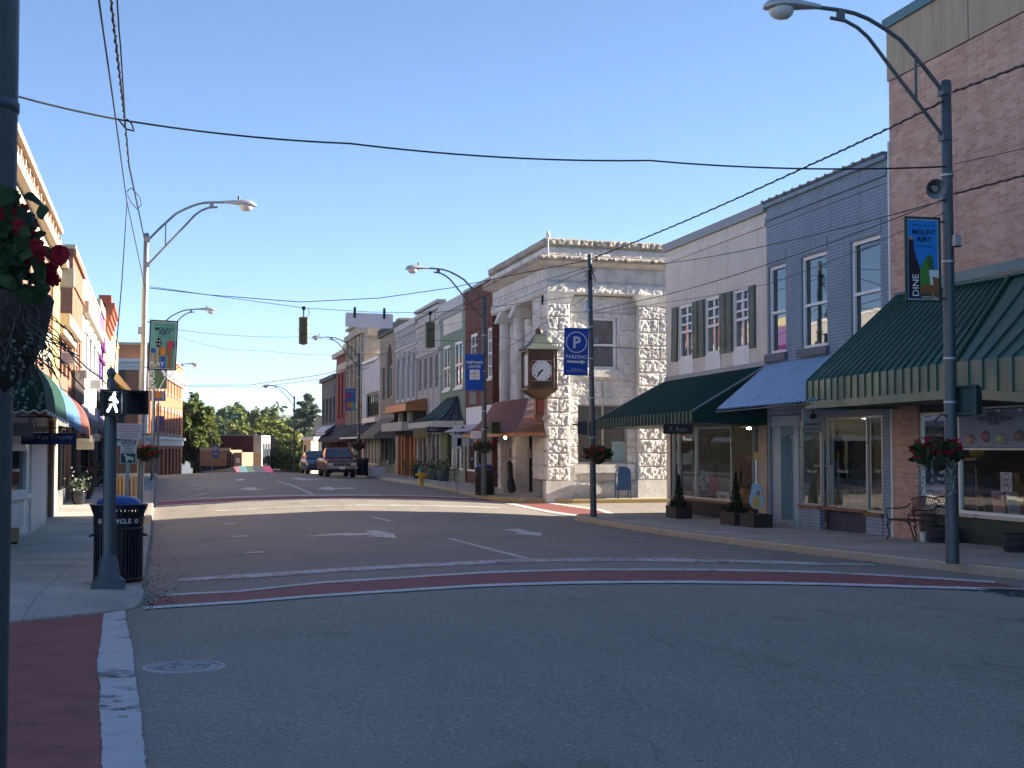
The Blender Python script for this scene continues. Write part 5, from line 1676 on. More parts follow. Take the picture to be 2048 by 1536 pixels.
# dome awning in three colours
ov = 1.0
pts = [b.pt(92, 811, -ov), b.pt(133, 834, -ov), b.pt(162, 856, -ov), b.pt(180, 864, -ov)]
def sect(p, n=9):
    return [Vector((p.x, -ov * math.sin(a), p.z + 1.12 * math.cos(a))) for a in [math.pi / 2 * i / n for i in range(n + 1)]]
o = None
for i, mt in enumerate((m_canvas_g, m_canvas_b, m_canvas_r)):
    q = MB()
    a, c = pts[i], pts[i + 1]
    K = 8
    rings = [sect(lerp(a, c, k / K)) for k in range(K + 1)]
    q.loft(rings, 0, True, False, closed=False)
    # scalloped hem
    for k in range(K):
        p_, r_ = lerp(a, c, k / K), lerp(a, c, (k + 1) / K)
        md = lerp(p_, r_, .5)
        q.poly([p_, r_, r_ - Vector((0, 0, .08)), md - Vector((0, 0, .15)), p_ - Vector((0, 0, .08))])
    if o is None:
        o = b.part('awning', q, mt)
        e = MB(); s_ = sect(a); e.poly(s_ + [Vector((a.x, 0, a.z))])
        for k in range(5):
            y0, y1 = -ov * k / 5, -ov * (k + 1) / 5
            e.poly([(a.x, y0, a.z), (a.x, y1, a.z), (a.x, y1, a.z - .08), (a.x, (y0 + y1) / 2, a.z - .14), (a.x, y0, a.z - .08)])
        e.build('awning_end', mt, o)
        e = MB()
        for k in range(5):
            y0, y1 = -ov * k / 5, -ov * (k + 1) / 5
            e.tube([(a.x - .01, y0, a.z - .08), (a.x - .01, (y0 + y1) / 2, a.z - .14), (a.x - .01, y1, a.z - .08)], .014, 4)
        for k in range(8):
            p_, r_ = lerp(a, pts[1], k / 8), lerp(a, pts[1], (k + 1) / 8); md = lerp(p_, r_, .5)
            e.tube([p_ - Vector((0, .01, .08)), md - Vector((0, .01, .15)), r_ - Vector((0, .01, .08))], .014, 4)
        e.build('white_hem', m_white, o)
    else:
        q.build('awning_panel', mt, o)
q = MB()
for p_ in pts: q.tube([p_, Vector((p_.x, 0, p_.z)), Vector((p_.x, 0, p_.z + 1.1))], .018, 5)
q.build('awning_frame', m_iron, o)
q = MB(); q.box(b.W - .2, b.W + .35, -.45, -.0, b.z(118, 575), b.z(118, 540)); b.part('cornice_bracket', q, m_gray_cap)

def simple(name, label, px0, px1, mat, ytop, xref=None, nwin=3, wz=None, wpx=None, frame=None, arch=False, zsf_=3.5, cop=None, dx=0.0, D=12, glass=None, shopkw=None, front_off=0.0, top_h=.14):
    p0, p1 = LF(px0), LF(px1)
    off = Vector((front_off, 0))
    b = Bld(name, label, p0 + off, p1 + off)
    zt = b.z(px0 if xref is None else xref, ytop)
    H = []
    if wpx:
        for a, c in wpx: H.append((b.x(a), b.x(c), b.z(wz[0], wz[2]), b.z(wz[0], wz[1])))
    q = MB(); hh = H + [(.25, b.W - .25, 0, zsf_)]
    shell(b, zt, D, hh, mat, .22)
    for h in H: win(b, h, .2, .09, .5, frame=frame or m_white, glass=glass)
    if cop: coping(b, zt, cop, top_h)
    shop(b, zsf_ - .35, **(shopkw or dict(posts=4, door=1, frame=m_iron, bulk=m_dgray_wall)))
    q = MB(); q.box(.25, b.W - .25, -.04, .2, zsf_ - .348, zsf_); b.part('fascia', q, m_dgray_wall)
    return b, zt, H

b, zt, H = simple('brick_building', 'low two-storey brick building with a cream stone cornice beside the taller brick one', 112, 140, m_red_brick, 630, 116, wpx=((116.5, 121.5), (124, 129.5), (132.5, 137)), wz=(118, 672, 745), frame=m_red_wall)
q = MB(); q.box(-.01, b.W + .3, -.35, .3, zt - .3, zt + .05); q.box(-.01, b.W - .01, -.18, -.001, zt - .55, zt - .302); b.part('cornice', q, m_cream_stone)
# tall brick
b, zt, H = simple('brick_building', 'tall narrow red brick building with stone coping and bare side wall', 140, 161, m_red_brick, 486, 142, wpx=((144.5, 147), (150, 152.5), (155, 157.5)), wz=(145, 668, 745), frame=m_red_wall, cop=m_cream_stone, front_off=.02)
L2 = b
q = MB(); q.box(-.02, b.W, -.06, -.001, zt - 1.3, zt - 1.1); q.box(-.02, b.W, -.1, -.001, zt - .25, zt - .02); b.part('brick_corbel', q, m_red_brick)
q = MB(); q.tube([(-.08, .9, zt - .1), (-.08, .9, zt - 4)], .06, 6); b.part('downspout', q, m_white)
q = MB()
z0 = b.z(148, 800); z1 = b.z(148, 742)
for i in range(16): q.box(.1, b.W - .1, -.12, -.002, z0 + i * (z1 - z0) / 16, z0 + (i + .6) * (z1 - z0) / 16)
b.part('louvre', q, m_louver)
# grey stucco
b, zt, H = simple('stucco_building', 'light grey stucco building with cream band, white framed windows and a flat canopy', 161, 195, m_stucco_gray, 540, 162, wpx=((164, 167.5), (171.5, 175.5), (180, 183.5), (188, 191)), wz=(165, 664, 745), cop=m_white)
L3 = b
q = MB(); q.box(-.01, b.W + .05, -.25, -.001, zt - 1.5, zt - 1.05); b.part('cornice', q, m_cream_stone)
for h in H:
    q = MB()
    q.box(h[0] - .25, h[1] + .25, -.16, -.001, h[3] + .02, h[3] + .55); q.box(h[0] - .2, h[0] - .02, -.1, -.001, h[2], h[3]); q.box(h[1] + .02, h[1] + .2, -.1, -.001, h[2], h[3])
    b.part('window_surround', q, m_white)
q = MB(); zc_ = b.z(180, 850, -1.9); q.box(.1, b.W + 8, -2.0, -.02, zc_, zc_ + .12); o = b.part('canopy', q, m_brown_soffit)
q = MB(); q.box(.08, b.W + 8.02, -2.03, -2.002, zc_ - .06, zc_ + .22); q.build('canopy_edge', m_white, o)
q = MB()
for k in range(4):
    xx = .8 + k * 1.6
    q.tube([(xx + .5 * math.cos(a), -.6, b.z(168, 800, -.6) + .75 * math.sin(a)) for a in [math.pi * i / 8 for i in range(9)]], .03, 5)
q.box(.2, 7.5, -.62, -.58, b.z(168, 800, -.6) - .05, b.z(168, 800, -.6)); b.part('iron_railing', q, m_iron)
# purple
b, zt, H = simple('stucco_building', 'purple painted narrow front between grey and cream buildings', 195, 205.5, m_purple, 610, 196, wpx=((196.5, 199), (201.5, 204)), wz=(197, 690, 762), frame=m_purple_dk, cop=m_cream_wall, top_h=.5)
q = MB()
for h in H: q.box(h[0] - .3, h[1] + .3, -.12, -.001, h[3] + .02, h[3] + .8)
q.box(0, b.W, -.1, -.001, zt - 2.6, zt - 2.4); b.part('window_surround', q, m_purple_dk)
# cream with red cornice
b, zt, H = simple('brick_building', 'pale cream front under a heavy projecting red-brown cornice', 205.5, 217, m_cream_wall, 622, 208, wpx=((208, 210), (212.5, 214.5)), wz=(208, 690, 760))
q = MB()
for k in range(5): q.box(b.W * .15, b.W, -.12 - k * .10, -.001, zt - .9 + k * .32, zt - .9 + k * .32 + .318)
q.box(b.W * .2, b.W * .45, -.3, .4, zt + .7, zt + 1.2); b.part('cornice', q, m_red_cornice)
b, zt, H = simple('stucco_building', 'plain pale yellow building at the far end of the left row', 217, 234, m_cream_wall, 648, 218, wpx=((220, 222), (226, 228)), wz=(221, 720, 770), cop=m_cream_stone)
q = MB(); q.hexa([(.5, -1.6, zt - 4.4), (b.W, -1.6, zt - 4.4), (.5, -.02, zt - 3.2), (b.W, -.02, zt - 3.2), (.5, -1.6, zt - 4.3), (b.W, -1.6, zt - 4.3), (.5, -.02, zt - 2.4), (b.W, -.02, zt - 2.4)]); b.part('awning', q, m_wood_pale)

# window air conditioners hung on the left facades
def ac(b, px, py0, py1, label, w=.7, d=.5):
    x, z1 = b.at(px, py0, -d); z0 = b.at(px, py1, -d)[1]
    p = b.w(x, -d / 2, z0)
    t = thing('air_conditioner', label, 'air conditioner', p, math.atan2(b.ex.y, b.ex.x), 'window air conditioners on the left facades')
    h = z1 - z0
    q = MB(); q.box(-w / 2, w / 2, -d / 2, d / 2, 0, h); q.build('case', m_white, t)
    q = MB()
    for i in range(7): q.box(-w / 2 - .012, -w / 2 - .001, -d * .4, d * .4, h * (.1 + i * .12), h * (.15 + i * .12))
    for i in range(7): q.box(-w * .4, w * .4, -d / 2 - .012, -d / 2 - .001, h * (.1 + i * .12), h * (.15 + i * .12))
    q.build('grille', m_gray_cap, t)
ac(L2, 152, 705, 730, 'white air conditioner jutting from the tall brick front', .8, .42)
ac(L3, 175, 741, 756, 'white air conditioner low on the grey stucco front, nearer one', .8, .4)
ac(L3, 203, 760, 779, 'white air conditioner near the purple front, farthest of three', .9, .5)

# far three-storey corner building, turned a little
crn = Vector(vert_at(300, 124)); dr_ = Vector((math.sin(R(4.3)), math.cos(R(4.3))))
k = tan_px(364); s_ = (k * crn.y - crn.x) / (dr_.x - k * dr_.y)
b = Bld('brick_building', 'three-storey orange brick corner building with white cornice and belt at the left', crn, crn + dr_ * s_, zb=-3.0); OB = b
W = b.W
zt = b.z(300, 688)
def zz(px, py): return b.z(px, py)
n = 9
H = []
for z0, z1 in ((b.z(348, 792), b.z(348, 757)), (b.z(348, 868), b.z(348, 829))):
    for i in range(n):
        xx = 1.6 + i * (W - 2.4) / n
        H.append((xx, xx + 1.5, z0, z1))
zbelt = b.z(340, 880)
H2 = [(1.0 + i * (W - 1.5) / 8, 1.0 + i * (W - 1.5) / 8 + 3.2, 0, zbelt - .9) for i in range(8)]
shell(b, zt, 26, H + H2, m_orange_brick, .3)
for h in H: win(b, h, .25, .14, .5, sill=None, glass=m_glass)
for h in H2:
    q = MB(); q.quad((h[0], .28, 0), (h[1], .28, 0), (h[1], .28, h[3]), (h[0], .28, h[3])); b.part('shop_window', q, m_shopdark)
for h in H:
    q = MB(); q.box(h[0] - .25, h[1] + .25, -.16, -.001, h[3] + .02, h[3] + .5); b.part('window_head', q, m_cream_stone)
    q = MB(); q.box(h[0] - .15, h[1] + .15, -.14, -.001, h[2] - .25, h[2] - .02); b.part('sill', q, m_cream_stone)
def wrap(q, off, z0, z1):
    q.box(-off, W + off, -off, .0 - .001, z0, z1); q.box(-off, -.001, -.001, 26, z0, z1); q.box(W + .001, W + off, -.001, 26, z0, z1)
q = MB(); wrap(q, .25, zt - 2.2, zt - 1.9); wrap(q, .45, zt - 1.9, zt - 1.55); wrap(q, .8, zt - 1.55, zt - 1.25)
for i in range(40): xx = i * W / 40; q.box(xx, xx + .35, -.7, -.46, zt - 1.85, zt - 1.56)
b.part('cornice', q, m_blue_gray if False else m_white)
q = MB(); wrap(q, .15, zt - .01, zt + .2); b.part('coping', q, m_cream_stone)
q = MB(); wrap(q, .35, zbelt, zbelt + .3); wrap(q, .12, zbelt - .6, zbelt - .01); b.part('belt_cornice', q, m_white)
# windows on the flank that faces the viewer
for i in range(4):
    for z0, z1 in ((H[0][2], H[0][3]), (H[-1][2], H[-1][3])):
        y0 = 2.2 + i * 4; q = MB(); q.box(-.08, -.002, y0, y0 + 1.5, z0, z1); b.part('window', q, m_glass)
q = MB()
for y0 in (.2, 5.2, 9.4): q.box(-.14, -.002, y0, y0 + .8, zbelt + .5, zt - 2.2)
b.part('pilaster', q, m_white)
# ------------------------------------------------------------------ beyond the crest: trees, hills, low buildings
m_bark = M('bark', (.09, .065, .045), .95, .3, 3, 20, .6)
leafA = LEAF('leaf_yellow_green', (.12, .15, .030), (.27, .28, .07))
leafB = LEAF('leaf_dark_green', (.085, .125, .035), (.19, .23, .065))
leafC = LEAF('leaf_blue_green', (.07, .105, .06), (.15, .19, .11))
def tree(name, label, c, h, crown, mat, leaf=.3, n=5000, trunk=.25, group=None, seed=0, conifer=False):
    """crown: list of (dx, dy, dz, rx, ry, rz) clumps"""
    rng = random.Random(seed)
    z0 = prof(c[1]) - .6
    t = thing(name, label, 'tree', (c[0], c[1], z0), 0, group)
    q = MB(); q.tube([(0, 0, 0), (.1, .05, h * .3), (0, 0, h * .75)], [trunk, trunk * .75, trunk * .2], 8)
    for k in range(7):
        a = rng.uniform(0, 6.28); zz_ = h * rng.uniform(.25, .6); l = h * rng.uniform(.15, .3)
        q.tube([(0, 0, zz_), (l * .6 * math.cos(a), l * .6 * math.sin(a), zz_ + l * .4), (l * math.cos(a), l * math.sin(a), zz_ + l)], [trunk * .4, trunk * .25, .03], 5)
    q.build('trunk', m_bark, t)
    q = MB()
    subs = []
    if conifer:
        for k in range(26):
            f = k / 25; zz_ = h * (.14 + .86 * f)
            rr = h * .36 * (1 - f) ** .75 * rng.uniform(.75, 1.15) + .15
            m_ = 5 if f < .9 else 2
            for j in range(m_):
                a = rng.uniform(0, 6.28)
                for s_ in (.35, .65, 1.0):
                    subs.append((rr * s_ * math.cos(a), rr * s_ * math.sin(a), zz_ - rr * s_ * .12, .55 + rr * .16, .55 + rr * .16, .28))
    else:
        for (dx, dy, dz, rx, ry, rz) in crown:
            for k in range(16):
                v = Vector((rng.gauss(0, 1), rng.gauss(0, 1), rng.gauss(0, 1))).normalized() * rng.uniform(.5, 1.02)
                s_ = rng.uniform(.20, .42)
                subs.append((dx + v.x * rx, dy + v.y * ry, dz + v.z * rz, rx * s_, ry * s_, rz * s_ * .75))
    def fn():
        s_ = rng.choice(subs)
        v = Vector((rng.gauss(0, 1), rng.gauss(0, 1), rng.gauss(0, 1))).normalized() * rng.uniform(.45, 1.08)
        return (s_[0] + v.x * s_[3], s_[1] + v.y * s_[4], s_[2] + v.z * s_[5])
    leaf_mesh(q, n, fn, leaf, 0, .25 if not conifer else .5, .55, rng)
    q.build('crown', mat, t)
    return t
def px_tree(name, label, px, d, ytop, wpx, mat, **kw):
    """tree whose crown spans wpx photo pixels and reaches up to ytop at distance d"""
    c = vert_at(px, d); h = P(px, ytop, d).z - (prof(c[1]) - .6)
    w = wpx / FPX * d / 2 * 1.3
    rng = random.Random(kw.get('seed', 0) + 99)
    cr = [(0, 0, h * .64, w * .66, w * .66, h * .32)]
    for k in range(9):
        a = k / 9 * 6.28 + rng.uniform(-.3, .3)
        cr.append((w * .58 * math.cos(a), w * .5 * math.sin(a), h * (.42 + .36 * (k * 4 % 9) / 8), w * .44, w * .44, h * .19))
    return tree(name, label, c, h, cr, mat, **kw)
G = 'trees beyond the crest'
px_tree('street_tree', 'sunlit bushy tree right behind the orange brick corner building', 388, 172, 784, 80, leafB, n=11000, leaf=.36, seed=1, group=G)
px_tree('street_tree', 'lower bushy tree leaning over the tan shop by the dark awnings', 406, 178, 842, 60, leafA, n=6000, leaf=.34, seed=2, group=G)
px_tree('broadleaf_tree', 'dark rounded tree left of the street-name sign', 448, 290, 810, 100, leafB, n=8000, leaf=.5, seed=3, group=G)
px_tree('broadleaf_tree', 'tallest dark tree behind the maroon shop, in the middle of the gap', 492, 300, 799, 96, leafB, n=9000, leaf=.5, seed=4, group=G)
px_tree('broadleaf_tree', 'yellow-green tree behind the right end of the maroon shop', 520, 230, 826, 100, leafA, n=8000, leaf=.42, seed=5, group=G)
px_tree('broadleaf_tree', 'dark tree peeking above the yellow-green one near the far lamp', 548, 300, 806, 90, leafB, n=7000, leaf=.5, seed=6, group=G)
px_tree('broadleaf_tree', 'spreading yellow-green tree left of the far lamp pole', 552, 220, 840, 112, leafA, n=12000, leaf=.4, seed=7, group=G)
px_tree('broadleaf_tree', 'low yellow-green tree right of the far lamp pole', 588, 215, 856, 60, leafA, n=6000, leaf=.38, seed=8, group=G)
px_tree('broadleaf_tree', 'small low dark tree between the orange building and the maroon shop', 426, 255, 838, 64, leafC, n=6000, leaf=.42, seed=9, group=G)
px_tree('broadleaf_tree', 'round shrubby tree at the roadside under the far lamp', 562, 190, 896, 66, leafA, n=5000, leaf=.32, seed=10, group=G)
px_tree('broadleaf_tree', 'wide dark tree low behind the maroon shop roof', 470, 240, 840, 80, leafC, n=6000, leaf=.42, seed=14, group=G)
c = vert_at(614, 260)
tree('pine_tree', 'tall blue-green pine standing behind the dark arched building', c, P(614, 792, 260).z - prof(c[1]) + .6, None, leafC, leaf=.42, n=14000, trunk=.35, seed=11, conifer=True, group=G)
px_tree('broadleaf_tree', 'dark tree filling the gap below the blue-green pine', 618, 250, 852, 60, leafC, n=6000, leaf=.42, seed=12, group=G)
# distant wooded ridge
def ridge(name, d, px0, px1, ybase, amp, mat, seed):
    mb = MB(); n = 60; top = []; bot = []
    for i in range(n + 1):
        px = px0 + (px1 - px0) * i / n
        y = ybase - amp * (.5 + .5 * noise.noise((i * .09 + seed, 0, 0))) - amp * .12 * noise.noise((i * .5, seed, 0))
        a = P(px, y, d); top.append(a); bot.append(Vector((a.x, a.y - d * .25, -60)))
    back = [Vector((a.x, a.y + d * .2, -60)) for a in top]
    mb.loft([bot, top, back], 0, True, False, closed=False)
    return setp(mb.build(name, mat), kind='structure')
m_ridge = M('wooded_ridge', (.05, .075, .05), .95, .3, .01, .1, 0)
ridge('hills', 3200, -400, 1600, 838, 14, m_ridge, 3.1)

m_maroon = BRICK('maroon_painted_wall', (.10, .034, .04), (.115, .04, .046), (.055, .02, .024), bump=.3)
m_tan_wall = BRICK('tan_brick_wall', (.30, .175, .10), (.35, .21, .13), (.38, .28, .2), bump=.3)
m_plain_white = M('pale_plaster', (.38, .37, .34), .8, .1)
def far_box(name, label, px0, px1, ytop, d, mat, depth=12, ybot=None):
    p0, p1 = Vector(vert_at(px0, d)), Vector(vert_at(px1, d))
    bb = Bld(name, label, p0, p1, zb=prof((p0.y + p1.y) / 2) - 1.2)
    zt_ = bb.z(px0, ytop)
    return bb, zt_
b, zt = far_box('shop_building', 'maroon low shop with pale right end beyond the crest', 418, 512, 872, 176, m_maroon)
shell(b, zt, 14, [], m_maroon, .1); coping(b, zt, m_gray_cap, .2)
q = MB(); x0 = b.x(508); q.box(x0, b.W + .75, -.4, 6, 0, zt + .1); sw_ = b.part('end_wall', q, m_plain_white)
for k in range(3): q = MB(); q.box(b.W + .752, b.W + .79, .3 + k * 1.9, 1.7 + k * 1.9, zt - 3.6, zt - .9); q.build('window', m_glass, sw_)
q = MB(); q.box(x0 + .5, b.W + .55, -.45, -.402, b.z(515, 905), b.z(515, 880)); q.build('window', m_blue_gray, sw_)
q = MB(); q.box(x0 + .2, b.W + .65, -.45, -.402, b.z(515, 935), b.z(515, 908)); q.build('shop_window', m_shopdark, sw_)
b2, zt2 = far_box('shop_building', 'tan brick shop in front of the maroon one, stepped parapet', 400, 484, 900, 168, m_tan_wall)
zt2 = b2.z(420, 900)
xs = [0, b2.x(444) , b2.x(468), b2.W]
shell(b2, zt2, 8, [], m_tan_wall, .1, x1=b2.x(461))
q = MB(); q.box(b2.x(467), b2.W, 0, 8, 0, b2.z(475, 905)); b2.part('wall_wing', q, m_tan_wall)
q = MB(); q.box(b2.x(472), b2.x(480), -.05, -.002, b2.z(475, 926), b2.z(475, 916)); b2.part('poster', q, m_white)
q = MB(); q.box(0, b2.x(461), -.15, -.002, zt2 - .1, zt2 + .25); b2.part('coping', q, m_cream_stone)
q = MB(); q.box(b2.x(456), b2.x(465), -.5, -.3, b2.z(460, 934), b2.z(460, 904))
for k in range(5): put_text(q, 'BAKER'[k], (b2.x(460.5), -.51, b2.z(460, 907 + k * 5.5)), (1, 0, 0), (0, 0, 1), height=.24, m=1)
b2.part('vertical_sign', q, [m_iron, m_wood_pale])
cols = [(400, 425, m_awn_black), (425, 444, M('dark_olive_canvas', (.03, .027, .02), .9)), (444, 466, M('charcoal_canvas', (.035, .034, .035), .9)), (466, 476, M('pink_canvas', (.55, .27, .33), .9)), (476, 490, M('aqua_canvas', (.22, .45, .52), .9)),
        (490, 503, M('sage_canvas', (.16, .26, .19), .9)), (503, 524, M('slate_canvas', (.09, .11, .14), .9)), (524, 540, M('magenta_canvas', (.35, .07, .17), .9))]
for i, (a, c, mt) in enumerate(cols):
    A, B_ = b2.pt(a + 12, 952, -2.2), b2.pt(c + 12, 952, -2.2); D_, C_ = b2.pt(a, 932, -.05), b2.pt(c, 932, -.05)
    q = MB(); q.quad(A, B_, C_, D_); q.quad(A - Vector((0, 0, .3)), B_ - Vector((0, 0, .3)), B_, A); q.poly([A - Vector((0, 0, .3)), A, D_, Vector((D_.x, D_.y, A.z - .3))])
    b2.part('awning', q, mt)
# pale kiosk-like building front right of the far lamp
b, zt = far_box('shop_building', 'pale yellow narrow roadside building front under the dark arched building', 606, 622, 880, 178, m_plain_white)
shell(b, zt, 9, [(b.x(608), b.x(612), b.z(608, 905), b.z(608, 890)), (b.x(614), b.x(620), b.z(608, 946), b.z(608, 926))], m_cream_wall, .2)
q = MB(); q.box(-.3, b.W + .4, -.3, 9, zt + .002, zt + .4); b.part('coping', q, m_white)
q = MB(); q.box(b.x(607), b.x(621), .21, .25, b.z(608, 948), b.z(608, 888)); b.part('pane', q, m_glass)
b, zt = far_box('shop_building', 'blue-grey low house half hidden by the far dark awning', 630, 668, 868, 185, m_blue_gray)
shell(b, zt, 9, [], m_blue_gray, .2)
q = MB(); q.hexa([(-.4, -.5, zt), (b.W, -.5, zt), (-.4, 9, zt), (b.W, 9, zt), (-.4, 4.2, zt + 2.2), (b.W, 4.2, zt + 2.2), (-.4, 4.4, zt + 2.2), (b.W, 4.4, zt + 2.2)]); b.part('roof', q, m_roof)
b, zt = far_box('shop_building', 'tiny tan hut beside the road under the trees', 546, 560, 940, 182, m_tan_wall)
shell(b, zt, 5, [], m_tan_wall, .1); coping(b, zt, m_white, .15)

# unseen blocks, added to shade the crossing and the far orange building
def shade_block(label, u0, u1, v0, v1, h, mat):
    bb = Bld('brick_building', label, (u0, v1), (u0, v0), zb=-.8)  # invented volume, there for the shadow it casts
    D = u1 - u0
    Hs = []
    k = max(2, int(bb.W / 3.2)); fl = max(2, int(h / 3.6))
    for i in range(k):
        for f in range(1, fl):
            xx = (i + .28) * bb.W / k; Hs.append((xx, xx + bb.W / k * .42, f * 3.6 + .9, f * 3.6 + 2.8))
    Hs.append((.5, bb.W - .5, .8, 3.4))
    shell(bb, h, D, Hs, mat, .18)
    for h_ in Hs: win(bb, h_, .15, .09, .5 if h_[3] > 3.5 else None, name='window')
    coping(bb, h, m_cream_stone, .25, .2)
shade_block('red brick shade block added across the cross street, out of the picture to the right', 15.4, 34, -40, 6.0, 10.5, m_red_brick)
shade_block('tall tan brick shade block added down the cross street, out of the picture', 62, 80, -22, 34, 24, m_brick_tan)
shade_block('red brick shade block added out of sight behind the far right row, shading the orange building', 20, 34, 128, 168, 11.8, m_red_brick)
# ------------------------------------------------------------------ street lamps, poles
m_lens = M('frosted_lamp_lens', (.55, .55, .52), .25, .08, 3, 20, .02, spec=.6)
m_head = M('aluminium_lamp_head', (.46, .47, .47), .4, .1, 3, 20, .05, metal=.4)
def lamp(label, u, v, top_z, sgn, L=1.0, zf=walk_z, r=.105, tilt=0.0, name='street_lamp', arm=True):
    mp = m_pole_dark if sgn < 0 else m_steel  # right-hand poles: same steel, with their shade put into a darker colour
    z0 = zf(u, v)
    t = thing(name, label, 'street lamp', (u, v, z0), 0, 'cobra-head lamps along both kerbs')
    t.rotation_euler = (0, tilt, 0)
    H_ = top_z - z0
    q = MB(); q.tube([(0, 0, 0), (0, 0, H_ * .3), (0, 0, H_ * .65), (0, 0, H_ - .02), (0, 0, H_)], [r, r * .93, r * .82, r * .72, r * .4], 14)
    if sgn > 0: q.lathe([(r * 1.55, 0), (r * 1.5, .06), (r * 1.1, .1), (r * 1.02, .16)], n=14)
    q.build('pole', mp, t)
    q = MB()
    for zz_ in (H_ * .33, H_ * .42, H_ * .62, H_ * .80): q.lathe([(r * .93, -.02), (r * .97, -.015), (r * .97, .015), (r * .93, .02)], (0, 0, zz_), 14)
    q.build('clamp_band', m_alu, t)
    if arm:
        up = [(-.08, -.16), (-.4, .2), (-.78, .58), (-1.05, .74), (-1.32, .87), (-1.55, .94), (-1.78, .97), (-2.2, .99)]
        lo = [(-.08, -.87), (-.5, -.38), (-1.0, .20), (-1.15, .38), (-1.32, .58), (-1.5, .72), (-1.7, .81), (-1.95, .84)]
        q = MB()
        pu = [(abs(x) * sgn * L, 0, H_ + z) for x, z in up]; pl = [(abs(x) * sgn * L, 0, H_ + z) for x, z in lo]
        q.tube(pu, .034, 8); q.tube(pl, .030, 8)
        q.tube([(.52 * sgn * L, 0, H_ + .31), (.52 * sgn * L, 0, H_ - .34)], .022, 6)
        xb = 1.78 * sgn * L
        q.box(xb - .06, xb + .06, -.03, .03, H_ + .82, H_ + .98)
        for zz_ in (-.16, -.87): q.box(.03 * sgn - .07, .03 * sgn + .07, -.09, .09, H_ + zz_ - .09, H_ + zz_ + .05)
        q.build('arm', mp, t)
        q = MB(); rings = []
        x0 = 2.12 * L
        for d, ry, rz, zz_ in ((0, .05, .05, .985), (.1, .07, .065, .985), (.3, .12, .09, .98), (.5, .17, .12, .975), (.68, .19, .13, .965), (.82, .165, .11, .945), (.9, .10, .06, .93), (.93, .02, .02, .925)):
            rings.append([((x0 + d) * sgn, ry * math.cos(a), H_ + zz_ + rz * math.sin(a) * (1 if math.sin(a) > 0 else .45)) for a in [2 * math.pi * j / 14 for j in range(14)]])
        q.loft(rings)
        hd = q.build('lamp_head', m_head, t)
        q = MB(); q.lathe([(.02, -.17), (.10, -.155), (.155, -.10), (.175, -.03), (.17, .0)], ((x0 + .64) * sgn, 0, H_ + .93), 14, sx=1.15, sy=.95); q.build('lens', m_lens, hd)
        q = MB(); q.lathe([(.035, 0), (.035, .10), (.03, .11)], ((x0 + .42) * sgn, 0, H_ + 1.07), 10); q.build('photocell', m_black, hd)
    return t
def base(px, py): return hit(px, py, walk_z)
LAMP = {}
u, v = base(1905, 1127); LAMP['rn'] = (u, v); dRN = (Vector((u, v, 0)) - Vector((0, 0, 0))).dot(Vector((math.sin(R(YAW)), math.cos(R(YAW)), 0)))
lamp('tall street lamp nearest on the right kerb, carrying the DINE banner', u, v, P(1895, 152, dRN).z, -1)
u, v = base(968, 991); LAMP['rm'] = (u, v); dRM = u * math.sin(R(YAW)) + v * math.cos(R(YAW))
lamp('street lamp at the granite corner, carrying the blue visitor centre banner', u, v, P(968, 590, dRM).z, -1)
for key, px, d, ty, sg, lab, tl in (('rf', 717, 92, 705, -1, 'street lamp with a flower basket in front of the pale stone front', 0), ('rff', 588, 138, 792, -1, 'farthest dark street lamp standing against the trees at the crest', 0),
                                ('l1', 281, 40, 463, 1, 'sunlit street lamp nearest on the left kerb, carrying the PLAY banner', .0125), ('l2', 306, 71, 655, 1, 'second street lamp on the left kerb, behind the PLAY banner', 0), ('l3', 316, 111, 752, 1, 'third left street lamp, its head against the orange building cornice', 0)):
    u, v = vert_at(px, d); LAMP[key] = (u, v)
    lamp(lab, u, v, P(px, ty, d).z, sg, tilt=tl, zf=walk_z)
# slim utility pole at the right corner with the PARKING banner
u, v = base(1187, 1034); LAMP['pk'] = (u, v); dPK = u * math.sin(R(YAW)) + v * math.cos(R(YAW))
t = thing('utility_pole', 'slim dark metal pole at the right corner, carrying the blue PARKING banner', 'utility pole', (u, v, walk_z(u, v)))
t.rotation_euler = (0, -.0125, 0)
hpk = P(1178, 506, dPK).z - walk_z(u, v)
q = MB(); q.tube([(0, 0, 0), (0, 0, hpk * .35), (0, 0, hpk * .36), (0, 0, hpk - .03), (0, 0, hpk)], [.098, .09, .08, .066, .03], 12); q.build('pole', m_pole_dark, t)
q = MB()
for zz_ in (hpk * .30, hpk * .45, hpk * .6, hpk * .72, hpk * .94): q.lathe([(.075, -.03), (.095, -.025), (.095, .025), (.075, .03)], (0, 0, zz_), 12)
q.build('clamp_band', m_alu, t)
q = MB()
rng = random.Random(4)
for k in range(6):
    a = rng.uniform(0, 6.28); q.tube([(0, -.08, hpk - .35), (.14 * math.cos(a), -.16, hpk - .42 - .1 * k), (.22 * math.cos(a + 1), -.12, hpk - .55 - .05 * k), (.02, -.09, hpk - .75)], .012, 5)
q.build('cable_loop', m_wire, t)
# pole at the very left edge, close to the viewer
dN = 5.0
u, v = vert_at(-46, dN); LAMP['ln'] = (u, v)
t = thing('utility_pole', 'dark metal pole close up at the left edge, holding a flower basket', 'utility pole', (u, v, road_z(u, v)))
t.rotation_euler = (0, .004, 0)
q = MB(); q.tube([(0, 0, 0), (0, 0, 1.5), (0, 0, 3.0), (0, 0, 7.6), (0, 0, 7.65)], [.115, .112, .108, .085, .03], 20); q.build('pole', m_pole_dark, t)
q = MB(); q.lathe([(.109, -.02), (.114, -.015), (.114, .015), (.109, .02)], (0, 0, P(0, 205, dN).z - road_z(u, v)), 20); q.build('clamp_band', m_pole_dark, t)

